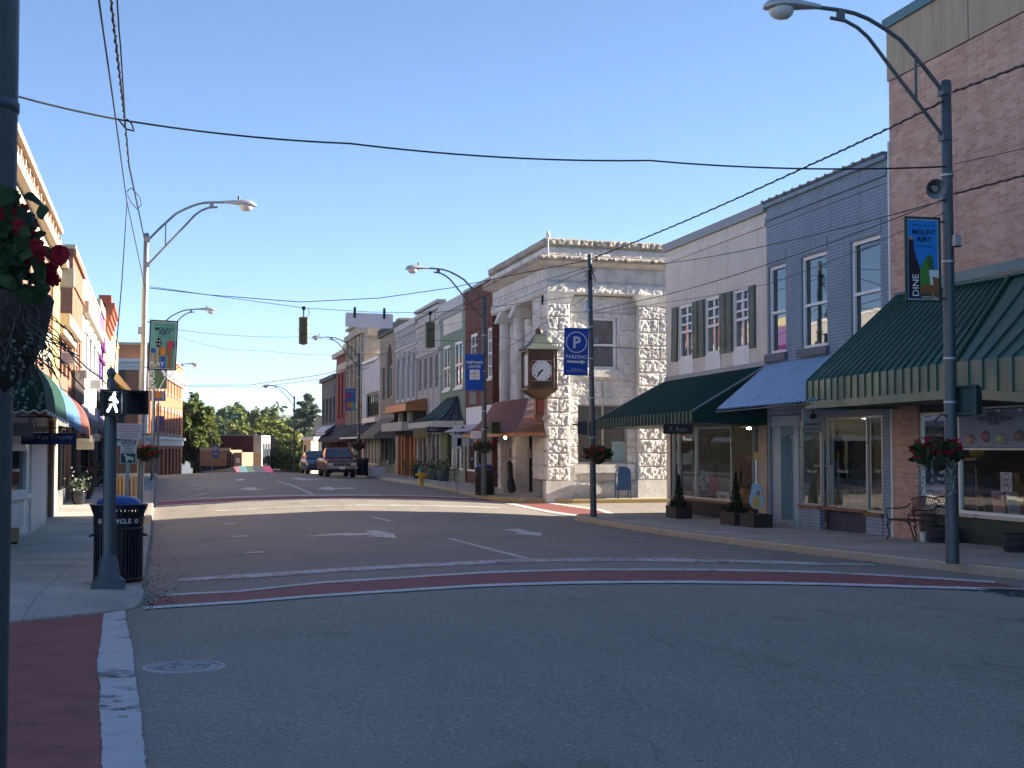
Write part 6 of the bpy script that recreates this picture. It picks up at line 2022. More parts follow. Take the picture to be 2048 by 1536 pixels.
# ------------------------------------------------------------------ overhead cables
def cable(label, pts, r=.014, sag=None, n=18, twist=0.0, mat=None, group=None):
    """pts: list of (px, py, depth)"""
    W3 = [P(*p) for p in pts]
    out = []
    for i in range(len(W3) - 1):
        for k in range(n):
            t_ = k / n
            p = lerp(W3[i], W3[i + 1], t_)
            if sag: p.z -= sag[i] * 4 * t_ * (1 - t_)
            out.append(p)
    out.append(W3[-1])
    mb = MB(); mb.tube(out, r, 6)
    if twist:
        ln = 0; tw = []
        fine = []
        for i in range(len(out) - 1):
            m_ = max(1, int((out[i + 1] - out[i]).length / .12))
            for k in range(m_): fine.append(lerp(out[i], out[i + 1], k / m_))
        acc = 0
        for i, p in enumerate(fine):
            acc += .12 if i else 0
            a = acc / .45 * 6.28
            tw.append(p + Vector((math.cos(a) * twist, math.sin(a) * twist * .6, math.sin(a) * twist)))
        mb.tube(tw, r * .8, 5)
    return setp(mb.build('overhead_cable', mat or m_wire), label, 'cable', 'cables over the street')
dRN = dRN
cable('long thick cable slung low across the whole street to the near right lamp', [(-160, 150, 18.5), (33, 192, 19.0), (250, 241, 20.0), (700, 287, 21.2), (1300, 321, 22.6), (1893, 333, dRN)], .014, (0, .02, .05, .08, .08))
cable('thin messenger wire leaving the cable joint at upper left', [(250, 241, 20.0), (316, 250, 20.1)], .006)
cable('straight left-hand cable running down from the top edge', [(192, -40, 13), (226, 200, 18), (253, 400, 30), (291, 580, 39.5)], .010)
cable('twisted cable from the top edge to the left lamp top', [(216, -60, 12.5), (222, 0, 13.5), (250, 241, 20.0), (258, 330, 24), (289, 478, 39.7)], .010, None, 18, .016)
cable('cable beside the twisted one, from the top edge to the joint', [(232, -40, 13.2), (238, 60, 14.8), (241, 90, 15.4), (250, 236, 20.0)], .009)
cable('slack cable dropping from the left joint to the pedestrian signal pole', [(254, 402, 27), (244, 560, 22.5), (228, 748, 19.6)], .008)
cable('cable loop hanging in a ring under the left joint', [(253, 385, 28), (262, 375, 28), (280, 395, 28), (283, 410, 28), (274, 418, 28), (262, 405, 28), (254, 388, 28)], .008, None, 4)
cable('short tail of cable at the upper left joint', [(236, 238, 20), (252, 258, 20), (268, 262, 20), (264, 248, 20), (254, 238, 20)], .012, None, 4)
cable('twisted cable from the near right lamp down to the utility pole top', [(1886, 203, dRN), (1620, 330, 29), (1280, 480, 38), (1182, 518, dPK)], .015, (.02, .03, 0), 18, .022)
cable('twisted cable leaving the near right lamp through the right edge', [(1906, 184, dRN), (2048, 130, 19.5), (2200, 70, 17)], .015, None, 18, .022)
cable('string of bulbs leaving the near right lamp through the right edge', [(1908, 328, dRN), (2048, 297, 19.5), (2200, 262, 17)], .007)
cable('double cable leaving the near right lamp through the right edge', [(1908, 388, dRN), (2048, 351, 19.5), (2200, 310, 17)], .014, None, 18, .016)
cable('upper of the cables crossing the white and blue fronts', [(1889, 400, dRN), (1540, 490, 31), (1330, 527, 37), (1188, 520, dPK)], .009, (.03, .03, 0))
cable('middle cable crossing the white and blue fronts', [(1889, 398, dRN), (1537, 528, 31), (1330, 590, 37), (1188, 622, dPK)], .009, (.03, .03, 0))
cable('lowest cable crossing the white and blue fronts', [(1889, 425, dRN), (1537, 568, 31), (1330, 605, 37), (1188, 628, dPK)], .006, (.05, .03, 0))
cable('string of bulbs from the utility pole to the white front', [(1188, 694, dPK), (1333, 699, 40)], .009)
cable('string of bulbs past the clock to the utility pole', [(985, 672, 57), (1016, 676, 54), (1060, 684, 48), (1178, 693, dPK)], .010)
cable('upper span cable across the middle of the street', [(300, 576, 39.7), (420, 590, 40), (600, 604, 40.5), (760, 596, 41), (900, 576, 41.5), (1050, 545, 41.5), (1176, 521, dPK)], .012, None, 6)
cable('signal span wire carrying the two traffic signals and the blank sign', [(300, 573, 39.7), (460, 596, 40), (610, 616, 40.3), (740, 624, 40.6), (860, 626, 40.8), (1000, 612, 41), (1176, 590, dPK)], .008, None, 6)
cable('lower tether wire behind the traffic signals', [(304, 652, 39.7), (600, 674, 46), (800, 679, 50), (966, 683, dRM)], .008, (.1, .06, 0))
cable('thin sagging wire below the tether', [(356, 672, 60), (520, 700, 62), (700, 709, 66), (966, 690, dRM)], .007, (.2, .1, .1))
cable('cable from the granite front up to the utility pole, upper', [(985, 600, 58), (1090, 560, 48), (1174, 535, dPK)], .009)
cable('cable slanting over the green front to the utility pole', [(700, 720, 80), (890, 650, 58), (985, 618, 53), (1176, 540, dPK)], .008, (.3, .1, 0))
cable('cable passing behind the clock to the utility pole', [(840, 770, 60), (1000, 706, 50), (1100, 640, 44), (1176, 592, dPK)], .008)
cable('far pair of cables at the crest, upper', [(360, 770, 112), (500, 770, 112), (640, 750, 110), (780, 716, 95)], .022)
cable('far pair of cables at the crest, lower', [(360, 773, 112), (520, 774, 112), (650, 757, 110), (800, 720, 95)], .018)
cable('far low cable in front of the trees', [(330, 860, 112), (460, 868, 120), (580, 862, 138), (660, 866, 112)], .018)

# small bulbs on the strings
m_bulb = M('clear_bulb', (.75, .75, .75), .15, .05, spec=.8)
rng = random.Random(2)
def bulbs(label, pts, n):
    W3 = [P(*p) for p in pts]
    q = MB()
    for k in range(n):
        f = (k + .5) / n * (len(W3) - 1); i = int(f); p = lerp(W3[i], W3[min(i + 1, len(W3) - 1)], f - i)
        q.ball((p.x, p.y, p.z - .03), .024, 6)
    o = setp(q.build('bulb_string', m_bulb), label, 'bulb string', 'strings of clear bulbs'); o['kind'] = 'stuff'
    return o

# ------------------------------------------------------------------ traffic signals on the span wire
m_sig = M('dark_olive_signal_paint', (.085, .095, .05), .5, .2, 3, 20, .05)
def signal(label, px, y0, y1, d, yt):
    a = P(px, y1, d); h = P(px, y0, d).z - a.z; top = P(px, yt, d).z - a.z
    t = thing('traffic_signal', label, 'traffic signal', a, R(-4), 'traffic signals hung over the street')
    w = .135
    q = MB()
    for k in range(3):
        z0, z1 = h * k / 3 + .004, h * (k + 1) / 3 - .004
        rings = []
        for zz_, s_ in ((z0, .92), (z0 + .03, 1), (z1 - .03, 1), (z1, .92)):
            rings.append([(w * s_ * x, .09 * s_ * y, zz_) for x, y in ((-1, -.55), (-.75, -1), (.75, -1), (1, -.55), (1, .9), (-1, .9))])
        q.loft(rings, 0, False)
    q.build('housing', m_sig, t)
    for k in range(3):
        q = MB(); zc_ = h * (k + .5) / 3
        q.tube([(0, .08, zc_), (0, .30, zc_ - .02)], [.115, .12], 14, caps=False); q.tube([(0, .081, zc_), (0, .09, zc_)], .11, 14)
        q.build('visor', m_sig, t)
    q = MB(); q.tube([(0, 0, h), (0, 0, top)], .022, 6); q.box(-.05, .05, -.03, .03, top - .05, top + .05); q.tube([(.1, 0, h), (.16, 0, h + .12), (.13, 0, top)], .008, 4); q.build('hanger', m_iron, t)
    return t
signal('left one of two olive traffic signals seen from behind on the span wire', 607, 634, 688, 40.3, 616)
signal('right one of two olive traffic signals, before the grey panelled front', 860, 644, 695, 40.8, 626)
d = 40.5
a0, a1 = P(691, 640, d), P(786, 642, d)
t = thing('overhead_sign', 'blank grey back of a wide street sign hung on the span wire', 'sign', (a0 + a1) / 2, R(-3))
wv = (a1 - a0).length / 2; hv = 14.5 / FPX * d
q = MB(); rings = []
def rrect(w, h, r, n=5):
    o_ = []
    for cx, cz, a0_ in ((w - r, h - r, 0), (-w + r, h - r, 90), (-w + r, -h + r, 180), (w - r, -h + r, 270)):
        for k in range(n + 1):
            a = R(a0_ + 90 * k / n); o_.append((cx + r * math.cos(a), cz + r * math.sin(a)))
    return o_
q.prism(rrect(wv, hv, .05), -.012, .012); q.build('plate', M('bare_aluminium_plate', (.80, .80, .80), .5, .08, 1, 20, .03, metal=.0), t)
t.rotation_euler[1] = R(1.2)
q = MB()
for xx in (-wv * .62, wv * .62): q.box(xx - .035, xx + .035, -.03, -.013, hv * .3, hv + .16)
q.build('hanger', m_iron, t)
# far street-name sign and a far signal
p_ = P(470, 833, 112)
t = thing('street_name_sign', 'small green OAK street-name sign hung over the far crossing', 'sign', p_)
q = MB(); q.box(-.52, .52, -.01, .01, -.2, .2, 0); put_text(q, 'OAK', (0, -.014, 0), (1, 0, 0), (0, 0, 1), height=.2, m=1)
q.build('plate', [M('sign_green', (.01, .16, .09), .5, .05), m_white], t)
q = MB(); q.tube([(-.3, 0, .2), (-.3, 0, .35)], .02, 5); q.tube([(.3, 0, .2), (.3, 0, .35)], .02, 5); q.build('hanger', m_iron, t)
cable('span wire carrying the OAK sign over the far crossing', [(316, 815, 111), (470, 820, 112), (505, 822, 112), (717, 800, 112)], .012)
signal('small far traffic signal hung in front of the trees', 504, 832, 852, 112, 822)
# ------------------------------------------------------------------ flower baskets
m_moss = M('dark_coir_basket', (.045, .038, .025), .95, .4, 12, 60, .6)
m_leaf_dark = LEAF('begonia_leaf', (.012, .035, .012), (.04, .075, .022), .2)
m_petal = LEAF('red_petal', (.30, .008, .015), (.52, .02, .04), .3)
m_petal_dk = LEAF('deep_red_petal', (.24, .006, .014), (.50, .018, .04), .4)
m_silver = LEAF('silver_trailing_leaf', (.16, .21, .17), (.30, .36, .30), .1)
def basket(label, c, s=1.0, trail=.6, n=90, near=False, arm_to=None, group='red begonia baskets on the poles', seed=1, petal=None):
    rng = random.Random(seed)
    t = thing('flower_basket', label, 'flower basket', c, 0, group)
    kb = .62 if near else 1.0; q = MB(); q.lathe([(.05 * s * kb, -.30 * s), (.17 * s * kb, -.24 * s), (.25 * s * kb, -.12 * s), (.29 * s * kb, .0), (.27 * s * kb, .02)], n=18); q.build('basket_bowl', m_moss, t)
    q = MB()
    if near: return t
    def fn():
        a = rng.uniform(0, 6.28); r_ = math.sqrt(rng.random()) * .40 * s
        return (r_ * math.cos(a), r_ * math.sin(a), rng.uniform(-.06, .22) * s - r_ * .25)
    leaf_mesh(q, int(n * 2.4), fn, (.085 if not near else .032) * s, 0, .3, .75, rng); q.build('foliage', m_leaf_dark, t)
    q = MB()
    for k in range(n):
        a = rng.uniform(0, 6.28); r_ = (.16 + .30 * rng.random()) * s
        cc = Vector((r_ * math.cos(a), r_ * math.sin(a), (rng.uniform(.02, .30) - r_ * .28 / s) * s))
        for j in range(5):
            an = rng.uniform(0, 6.28)
            d_ = Vector((math.cos(an), math.sin(an), rng.uniform(-.4, .7))).normalized() * .034 * s
            e_ = d_.cross(Vector((rng.gauss(0, 1), rng.gauss(0, 1), rng.gauss(0, 1)))).normalized() * .026 * s
            q.add([cc, cc + d_ + e_, cc + d_ * 1.7, cc + d_ - e_], ((0, 1, 2, 3),))
    q.build('blossom', petal or m_petal, t)
    if trail:
        q = MB()
        for k in range(int(16 * s) + 4):
            a = rng.uniform(0, 6.28); r_ = .28 * s
            p_ = Vector((r_ * math.cos(a), r_ * math.sin(a), -.02)); ln = rng.uniform(.3, 1.0) * trail
            for j in range(int(ln / .025)):
                p_ = p_ + Vector((rng.gauss(0, .008), rng.gauss(0, .008), -.025))
                leaf_mesh(q, 1, lambda: p_ + Vector((rng.gauss(0, .015), rng.gauss(0, .015), 0)), (.010 if near else .022) * max(1, s * .9), 0, 0, .8, rng)
        q.build('trailing_vine', m_silver, t)
    if arm_to is not None:
        a = Vector(arm_to) - Vector(c)
        q = MB(); q.tube([a + Vector((0, 0, .55 * s)), Vector((a.x * .4, a.y * .4, .62 * s)), (0, 0, .52 * s)], .012, 5)
        for k in range(3): an = k * 2.09; q.tube([(0, 0, .52 * s), (.28 * s * math.cos(an), .28 * s * math.sin(an), 0)], .004, 4)
        q.build('hanging_bracket', m_iron, t)
    return t
def bk(key, px, py, d, **kw):
    u, v = LAMP[key]; c = P(px, py, d)
    return basket(kw.pop('label'), c, arm_to=(u, v, c.z), **kw)
bk('rn', 1872, 905, dRN - .25, label='red begonia basket with long silver trails on the near right lamp', s=.95, trail=.75, n=70, seed=3)
bk('pk', 1196, 908, dPK - .3, label='red begonia basket on the slim pole with the PARKING banner', s=1.0, trail=.15, n=80, seed=4)
bk('rm', 968, 893, dRM - .35, label='red begonia basket on the lamp at the granite corner', s=.95, trail=.1, n=80, seed=5)
bk('rf', 716, 892, 91.6, label='red begonia basket on the lamp before the pale stone front', s=1.05, trail=.1, n=70, seed=6)
bk('l1', 292, 905, 39.6, label='bright red begonia basket low on the near left lamp', s=.85, trail=.5, n=80, seed=7)
# the one close to the viewer at the left edge
c = P(-6, 600, 4.75)
t = basket('large dark red begonia basket close up at the left edge', c, 1.02, .42, 14, True, None, seed=11, petal=m_petal_dk)
rng = random.Random(21)
q = MB(); q2 = MB()
def lobed(mb, c, s, rng):
    nrm = Vector((rng.gauss(0, .6), -1, rng.gauss(.2, .7))).normalized(); a = nrm.cross(Vector((0, 0, 1))).normalized(); b_ = nrm.cross(a)
    an = rng.uniform(0, 6.28); a, b_ = a * math.cos(an) + b_ * math.sin(an), b_ * math.cos(an) - a * math.sin(an)
    pts = []
    for j in range(12):
        f = j / 12 * 2 * math.pi; rr = s * (1 + .12 * math.sin(f * 3 + an)) * (1.25 if abs(f - math.pi) > 2.4 else .85)
        pts.append(c + a * math.cos(f) * rr + b_ * math.sin(f) * rr * .75 - nrm * s * .3 * math.cos(f) ** 2)
    mb.add([c] + pts, [(0, 1 + j, 1 + (j + 1) % 12) for j in range(12)])
def blossom(mb, c, s, rng):
    for ring, kk, up in ((1.0, 7, .15), (.7, 6, .45), (.4, 5, .75)):
        for j in range(kk):
            an = j / kk * 6.28 + rng.uniform(-.2, .2)
            ax = Vector((math.cos(an), -up, math.sin(an))).normalized(); sd = ax.cross(Vector((0, 1, 0))).normalized()
            L_ = s * ring
            mb.add([c, c + ax * L_ * .5 + sd * L_ * .42, c + ax * L_ + sd * L_ * .26 + Vector((0, .1 * L_, 0)), c + ax * L_ * 1.05 - sd * L_ * .05, c + ax * L_ - sd * L_ * .3, c + ax * L_ * .5 - sd * L_ * .42], ((0, 1, 2, 3, 4, 5),), 0, True)
for px, py, s_ in ((8, 430, .05), (38, 455, .038), (48, 470, .03), (72, 505, .04), (60, 490, .03), (118, 510, .042), (112, 530, .034), (95, 550, .038), (80, 535, .03), (20, 520, .03), (10, 405, .028), (25, 475, .03), (60, 440, .026)):
    for j in range(3): blossom(q, P(px + rng.gauss(0, 9), py + rng.gauss(0, 8), 4.72 + rng.uniform(-.1, .08)) - c, s_ * rng.uniform(.55, .85), rng)
for k in range(330):
    px, py = rng.gauss(0, 38), rng.gauss(525, 68)
    if px > 90: px = 80
    py = max(395, py)
    lobed(q2, P(px, py, 4.78 + rng.uniform(-.2, .2)) - c, rng.uniform(.018, .042), rng)
for px, py, s_ in ((18, 394, .045), (64, 440, .042), (52, 452, .04), (88, 500, .035), (70, 560, .03), (30, 430, .04), (78, 470, .028), (66, 575, .02), (76, 600, .014), (80, 640, .013)):
    lobed(q2, P(px, py, 4.72) - c, s_, rng)
q.build('blossom', m_petal_dk, t); q2.build('foliage', m_leaf_dark, t)
q = MB()
for k in range(95):
    px, py = rng.uniform(-20, 62), rng.uniform(585, 640)
    p_ = P(px, py, 4.75 + rng.uniform(-.15, .15)) - c; pts = [p_]
    vx = rng.gauss(0, .012)
    for j in range(rng.randint(4, 11)):
        p_ = p_ + Vector((vx + rng.gauss(0, .012), rng.gauss(0, .01), -.022 + rng.gauss(0, .008))); pts.append(p_)
    q.tube(pts, .0022, 4)
q.build('dry_stem', M('grey_dry_stem', (.085, .08, .07), .9, .3), t)
q = MB()
for k in range(26):
    px = rng.uniform(2, 60); p_ = P(px, rng.uniform(600, 660), 4.7 + rng.uniform(-.1, .1)) - c
    for j in range(rng.randint(6, 24)):
        p_ = p_ + Vector((rng.gauss(.0, .009), rng.gauss(0, .006), -.014)); leaf_mesh(q, 1, lambda: p_, .009, 0, 0, .8, rng)
q.build('trailing_vine', M('dull_grey_vine', (.13, .15, .13), .8, .4, 9), t)
# ------------------------------------------------------------------ banners on the poles
def vm(name, col): return M(name, col, .6, .05, 2, 30, .04)
m_b_blue = vm('banner_sky_blue', (.012, .22, .62)); m_b_navy = vm('banner_navy', (.012, .012, .05)); m_b_white = vm('banner_white', (.68, .68, .67))
m_b_green = vm('banner_leaf_green', (.06, .22, .03)); m_b_dgreen = vm('banner_dark_green', (.03, .11, .03)); m_b_brown = vm('banner_brown', (.24, .10, .035)); m_b_bottle = vm('banner_bottle', (.02, .009, .013))
m_b_frame = vm('banner_green_frame', (.018, .06, .045)); m_b_teal = vm('banner_teal', (.11, .37, .30)); m_b_red = vm('banner_red', (.42, .03, .06)); m_b_or = vm('banner_orange', (.50, .18, .025)); m_b_tan = vm('banner_tan', (.38, .26, .15))
m_b_royal = vm('banner_royal_blue', (.008, .06, .36)); m_b_purple = vm('banner_purple', (.12, .07, .25)); m_b_gray = vm('banner_grey', (.30, .30, .29)); m_b_olive = vm('banner_olive', (.08, .12, .05)); m_b_midblue = vm('banner_mid_blue', (.05, .10, .34))

class Ban:
    """flat panel facing the viewer's side of the street; drawing in panel coordinates 0..1 (left, up)"""
    def __init__(s, name, label, cat, box, d, mats, th=.012, yaw=0.0, frame=None, group=None, tilt=0.0, stand=None):
        x0, x1, y0, y1 = box
        a = P((x0 + x1) / 2, (y0 + y1) / 2, d)
        s.w = (x1 - x0) / FPX * d / math.cos(R(yaw)) * 1.0; s.h = (y1 - y0) / FPX * d
        s.t = thing(name, label, cat, a, R(-yaw), group)
        s.t.rotation_euler[1] = R(tilt)
        s.q = MB(); s.mats = mats; s.th = th; s.k = 1
        s.q.box(-s.w / 2, s.w / 2, -th / 2, th / 2, -s.h / 2, s.h / 2, 0)
        s.frame = frame
    def p(s, x, y, k=None):
        return Vector(((x - .5) * s.w, -s.th / 2 - .0025 * (k or s.k), (y - .5) * s.h))
    def poly(s, pts, m):
        s.k += 1; s.q.poly([s.p(x, y) for x, y in pts], m)
    def rect(s, x0, x1, y0, y1, m): s.poly([(x0, y0), (x1, y0), (x1, y1), (x0, y1)], m)
    def ell(s, cx, cy, rx, ry, m, a0=0, a1=360, n=24):
        s.poly([(cx + rx * math.cos(R(a0 + (a1 - a0) * i / n)), cy + ry * math.sin(R(a0 + (a1 - a0) * i / n))) for i in range(n + (1 if a1 - a0 < 360 else 0))], m)
    def ring(s, cx, cy, rx, ry, wd, m, n=32):
        s.k += 1
        for i in range(n):
            a, c = 2 * math.pi * i / n, 2 * math.pi * (i + 1) / n
            f = 1 - wd
            s.q.quad(s.p(cx + rx * math.cos(a), cy + ry * math.sin(a)), s.p(cx + rx * math.cos(c), cy + ry * math.sin(c)), s.p(cx + rx * f * math.cos(c), cy + ry * f * math.sin(c)), s.p(cx + rx * f * math.cos(a), cy + ry * f * math.sin(a)), m)
    def text(s, txt, x, y, m, width=None, height=None, rot=0, bold=0, shear=0):
        s.k += 1
        ax, ay = ((1, 0, 0), (0, 0, 1)) if not rot else ((0, 0, 1), (-1, 0, 0))
        put_text(s.q, txt, s.p(x, y), ax, ay, width=width * (s.w if not rot else s.h) if width else None, height=height * (s.h if not rot else s.w) if height else None, m=m, bold=bold, shear=shear)
    def done(s, part='panel'):
        o = s.q.build(part, s.mats, s.t)
        if s.frame:
            f = MB(); e = .035
            for x0, x1, z0, z1 in ((-s.w / 2 - e, -s.w / 2, -s.h / 2 - e, s.h / 2 + e), (s.w / 2, s.w / 2 + e, -s.h / 2 - e, s.h / 2 + e), (-s.w / 2, s.w / 2, s.h / 2, s.h / 2 + e), (-s.w / 2, s.w / 2, -s.h / 2 - e, -s.h / 2)):
                f.box(x0, x1, -.02, .02, z0, z1)
            f.build('frame', s.frame, s.t)
        return s
    def arms(s, side=1):
        q = MB()
        for z in (-s.h / 2 + .03, s.h / 2 - .03): q.tube([(s.w / 2 * side, .01, z), (s.w / 2 * side + .12 * side, .02, z)], .015, 6)
        q.build('bracket', m_iron, s.t)
        return s
GB = 'banners on the street poles'
def mount_airy(b, mt, y1, y2, m, w1=.76, w2=.5):
    b.text('Historic Downtown', .52, y1 + .085, 1 if m == 1 else m, width=.72)
    b.text('MOUNT', .54, y1, m, width=w1, bold=.02); b.text('AIRY', .54, y2, m, width=w2, bold=.02)
    b.text('North Carolina', .55, y2 - .085, m, width=.55)
b = Ban('banner', 'bright blue DINE banner with a bottle, lettuce and burger on the near right lamp', 'banner', (1811, 1880, 438, 600), dRN - .12, [m_b_white, m_b_blue, m_b_navy, m_b_bottle, m_b_dgreen, m_b_green, m_b_white, m_b_brown, m_b_tan, m_b_or], frame=m_b_frame, group=GB)
b.rect(.025, .975, .012, .988, 1)
mount_airy(b, m_b_navy, .84, .75, 2)
b.poly([(.03, .76), (.18, .76), (.18, .70), (.22, .58), (.32, .46), (.38, .38), (.38, .02), (.03, .02)], 3); b.rect(.045, .17, .74, .775, 8)
b.poly([(.38, .38), (.48, .46), (.60, .53), (.66, .56), (.76, .54), (.80, .46), (.80, .38), (.72, .14), (.38, .14)], 5)
b.poly([(.60, .53), (.66, .56), (.76, .54), (.80, .46), (.80, .37), (.68, .36), (.62, .44)], 4)
b.poly([(.66, .37), (.975, .37), (.975, .012), (.74, .012)], 6); b.poly([(.77, .29), (.975, .27), (.975, .02), (.82, .02)], 7)
b.ell(.64, .115, .28, .075, 7, 0, 180); b.rect(.36, .92, .07, .115, 7); b.poly([(.36, .075), (.5, .055), (.64, .085), (.78, .055), (.92, .075), (.9, .045), (.38, .045)], 4); b.rect(.4, .88, .02, .05, 8); b.rect(.4, .88, .045, .055, 3)
b.text('DINE', .21, .175, 6, width=.27, rot=1, bold=.012)
b.done().arms()
b = Ban('banner', 'teal PLAY banner with guitar headstocks on the near left lamp', 'banner', (301, 351, 643, 738), 39.3, [m_b_white, m_b_teal, m_b_navy, m_b_bottle, m_b_red, m_b_or, m_b_royal, m_b_brown, m_b_white, m_b_tan], frame=m_iron, group=GB, tilt=2.0)
b.rect(.03, .97, .015, .985, 1); mount_airy(b, None, .84, .76, 2)
b.rect(.70, .86, .02, .42, 7); b.rect(.43, .60, .02, .26, 6); b.rect(.26, .36, .02, .44, 9); b.rect(.06, .20, .02, .32, 9)
b.ell(.32, .55, .11, .095, 3); b.ell(.78, .51, .11, .10, 4); b.ell(.52, .37, .12, .10, 5); b.ell(.12, .38, .09, .055, 6)
for cx, cy in ((.78, .51), (.52, .37)):
    for dy in (-.05, 0, .05):
        b.rect(cx - .16, cx - .11, cy + dy - .012, cy + dy + .012, 2); b.rect(cx + .11, cx + .16, cy + dy - .012, cy + dy + .012, 2)
for dx in (-.05, .05):
    for dy in (-.035, .035): b.ell(.32 + dx, .55 + dy, .025, .014, 8)
b.text('PLAY', .31, .10, 8, width=.56, bold=.01); b.done().arms(-1)
b = Ban('banner', 'olive EXPLORE banner with a winding road on the second left lamp', 'banner', (300, 334, 726, 778), 70.6, [m_b_white, m_b_olive, m_b_dgreen, m_b_midblue, m_b_white, m_b_navy], frame=None, group=GB)
b.rect(.03, .97, .02, .97, 1); b.poly([(.3, .97), (.97, .97), (.97, .45), (.6, .7)], 3); b.poly([(.25, .02), (.6, .02), (.95, .5), (.95, .6), (.5, .95), (.45, .95), (.8, .55)], 4); b.poly([(.3, .02), (.52, .02), (.9, .5), (.7, .5)], 2)
b.rect(.03, .26, .02, .97, 2); b.text('EXPLORE', .15, .5, 4, width=.9, rot=1, bold=.02); b.done().arms(-1)
b = Ban('banner', 'small blue and orange CREATE banner below the olive one', 'banner', (301, 331, 782, 802), 108, [m_b_midblue, m_b_or, m_b_white], group=GB)
b.ell(.42, .6, .36, .4, 1); b.text('CREATE', .82, .5, 2, width=.8, rot=1, bold=.02); b.done().arms(-1)
b = Ban('banner', 'small purple banner far down the left kerb by the orange building', 'banner', (311, 328, 832, 862), 118, [m_b_purple, m_b_brown, m_b_royal], group=GB)
b.poly([(.1, .1), (.9, .2), (.6, .5), (.3, .4)], 1); b.done()
b = Ban('banner', 'royal blue VISITOR\'S CENTER banner with a white emblem square', 'banner', (930, 967, 708, 781), dRM - .15, [m_b_royal, m_b_white, m_b_gray], group=GB, yaw=0)
b.text("VISITOR'S", .5, .77, 1, width=.9, bold=.02); b.text('CENTER', .5, .655, 1, width=.72, bold=.02); b.rect(.24, .80, .30, .57, 1); b.ring(.52, .435, .2, .10, .12, 2); b.poly([(.38, .43), (.5, .5), (.66, .46), (.52, .43)], 2); b.poly([(.40, .40), (.62, .40), (.56, .375), (.46, .375)], 2); b.done().arms()
b = Ban('banner', 'thin white strip hung below the visitor centre banner', 'banner', (939, 952, 783, 808), dRM - .1, [m_b_gray], group=GB); b.done()
b = Ban('banner', 'blue PARKING banner with a circled P and right arrow on the slim pole', 'banner', (1127, 1177, 656, 751), dPK - .12, [m_b_royal, m_b_white], group=GB, tilt=1.2)
b.ring(.51, .70, .44, .225, .09, 1); b.text('P', .53, .70, 1, height=.25, bold=.03); b.text('PARKING', .51, .395, 1, width=.86, bold=.012); b.poly([(.12, .265), (.72, .265), (.72, .24), (.92, .285), (.72, .335), (.72, .31), (.12, .31)], 1)
b.text('Welcome to', .53, .135, 1, width=.45); b.text('Downtown Mount Airy', .53, .09, 1, width=.8); b.done().arms()
b = Ban('banner', 'far small blue P banner on a thin pole before the maroon shop', 'banner', (426, 437.5, 891, 916), 150, [m_b_midblue, m_b_white], group=GB)
b.ring(.5, .7, .4, .2, .12, 1); b.text('P', .5, .7, 1, height=.25, bold=.03); b.rect(.1, .9, .3, .36, 1); b.done()
c = vert_at(423.5, 150.2); t = thing('utility_pole', 'thin pale pole before the maroon shop, with a small P banner', 'utility pole', (c[0], c[1], prof(c[1])))
q = MB(); q.tube([(0, 0, -.3), (0, 0, P(424, 856, 150).z - prof(c[1]))], [.06, .05], 8); q.build('pole', m_steel, t)
b = Ban('banner', 'colourful blue and orange banner on the lamp before the pale stone front', 'banner', (690, 710, 777, 821), 91.5, [m_b_midblue, m_b_red, m_b_or, m_b_white, m_b_teal], group=GB)
b.ell(.3, .7, .24, .12, 1); b.ell(.45, .25, .3, .17, 2); b.rect(.65, .93, .05, .4, 4); b.poly([(.4, .6), (.7, .55), (.6, .5)], 0); b.text('Mount Airy', .55, .86, 3, width=.75); b.done().arms()

# ------------------------------------------------------------------ signs hung under awnings
def hung(name, label, box, d, mats, lines, yaw=0, shape=None, th=.03, extra=None, group='shop signs hung under awnings'):
    b = Ban(name, label, 'shop sign', box, d, mats, th=th, yaw=yaw, group=group)
    if extra: extra(b)
    for ln in lines: b.text(*ln[:4], **ln[4])
    b.done('board')
    q = MB(); q.tube([(-b.w * .35, 0, b.h / 2), (-b.w * .35, 0, b.h / 2 + .16)], .01, 5); q.tube([(b.w * .35, 0, b.h / 2), (b.w * .35, 0, b.h / 2 + .16)], .01, 5); q.build('hanger', m_iron, b.t)
    return b
m_s_grey = vm('grey_sign_board', (.27, .27, .27)); m_s_dark = vm('dark_sign_board', (.022, .02, .02)); m_s_cream = vm('cream_sign_board', (.46, .42, .33)); m_s_navy = vm('navy_sign_board', (.008, .018, .085)); m_s_pale = vm('pale_blue_sign_board', (.36, .40, .44)); m_s_ink = vm('sign_ink', (.03, .03, .05)); m_gold = vm('sign_gold', (.4, .27, .08))
hung('hanging_sign', 'dark F. Rees board hung under the dark green hipped awning', (1325, 1387, 848, 868), 36.2, [m_s_dark, m_s_grey], [('F. Rees', .5, .5, 1, dict(width=.62, shear=.3))])
b = hung('hanging_sign', 'grey oval sign with a dark logo under the blue corrugated awning', (1603, 1647, 818, 846), 30.8, [m_s_grey, m_s_dark], [('F. Rees Ladies', .5, -.5, 1, dict(width=.85, shear=.3))][:0], extra=lambda b: (b.ell(.44, .45, .10, .18, 1), b.ell(.6, .5, .09, .16, 1), b.poly([(.5, .3), (.56, .3), (.54, .9), (.46, .9)], 1), b.poly([(.42, .85), (.66, .55), (.62, .5), (.42, .8)], 1)))
hung('hanging_sign', 'narrow grey F. Rees Ladies board just below the oval sign', (1602, 1648, 851, 864), 30.8, [m_s_grey, m_s_dark], [('F. Rees Ladies', .5, .5, 1, dict(width=.86, shear=.3))])
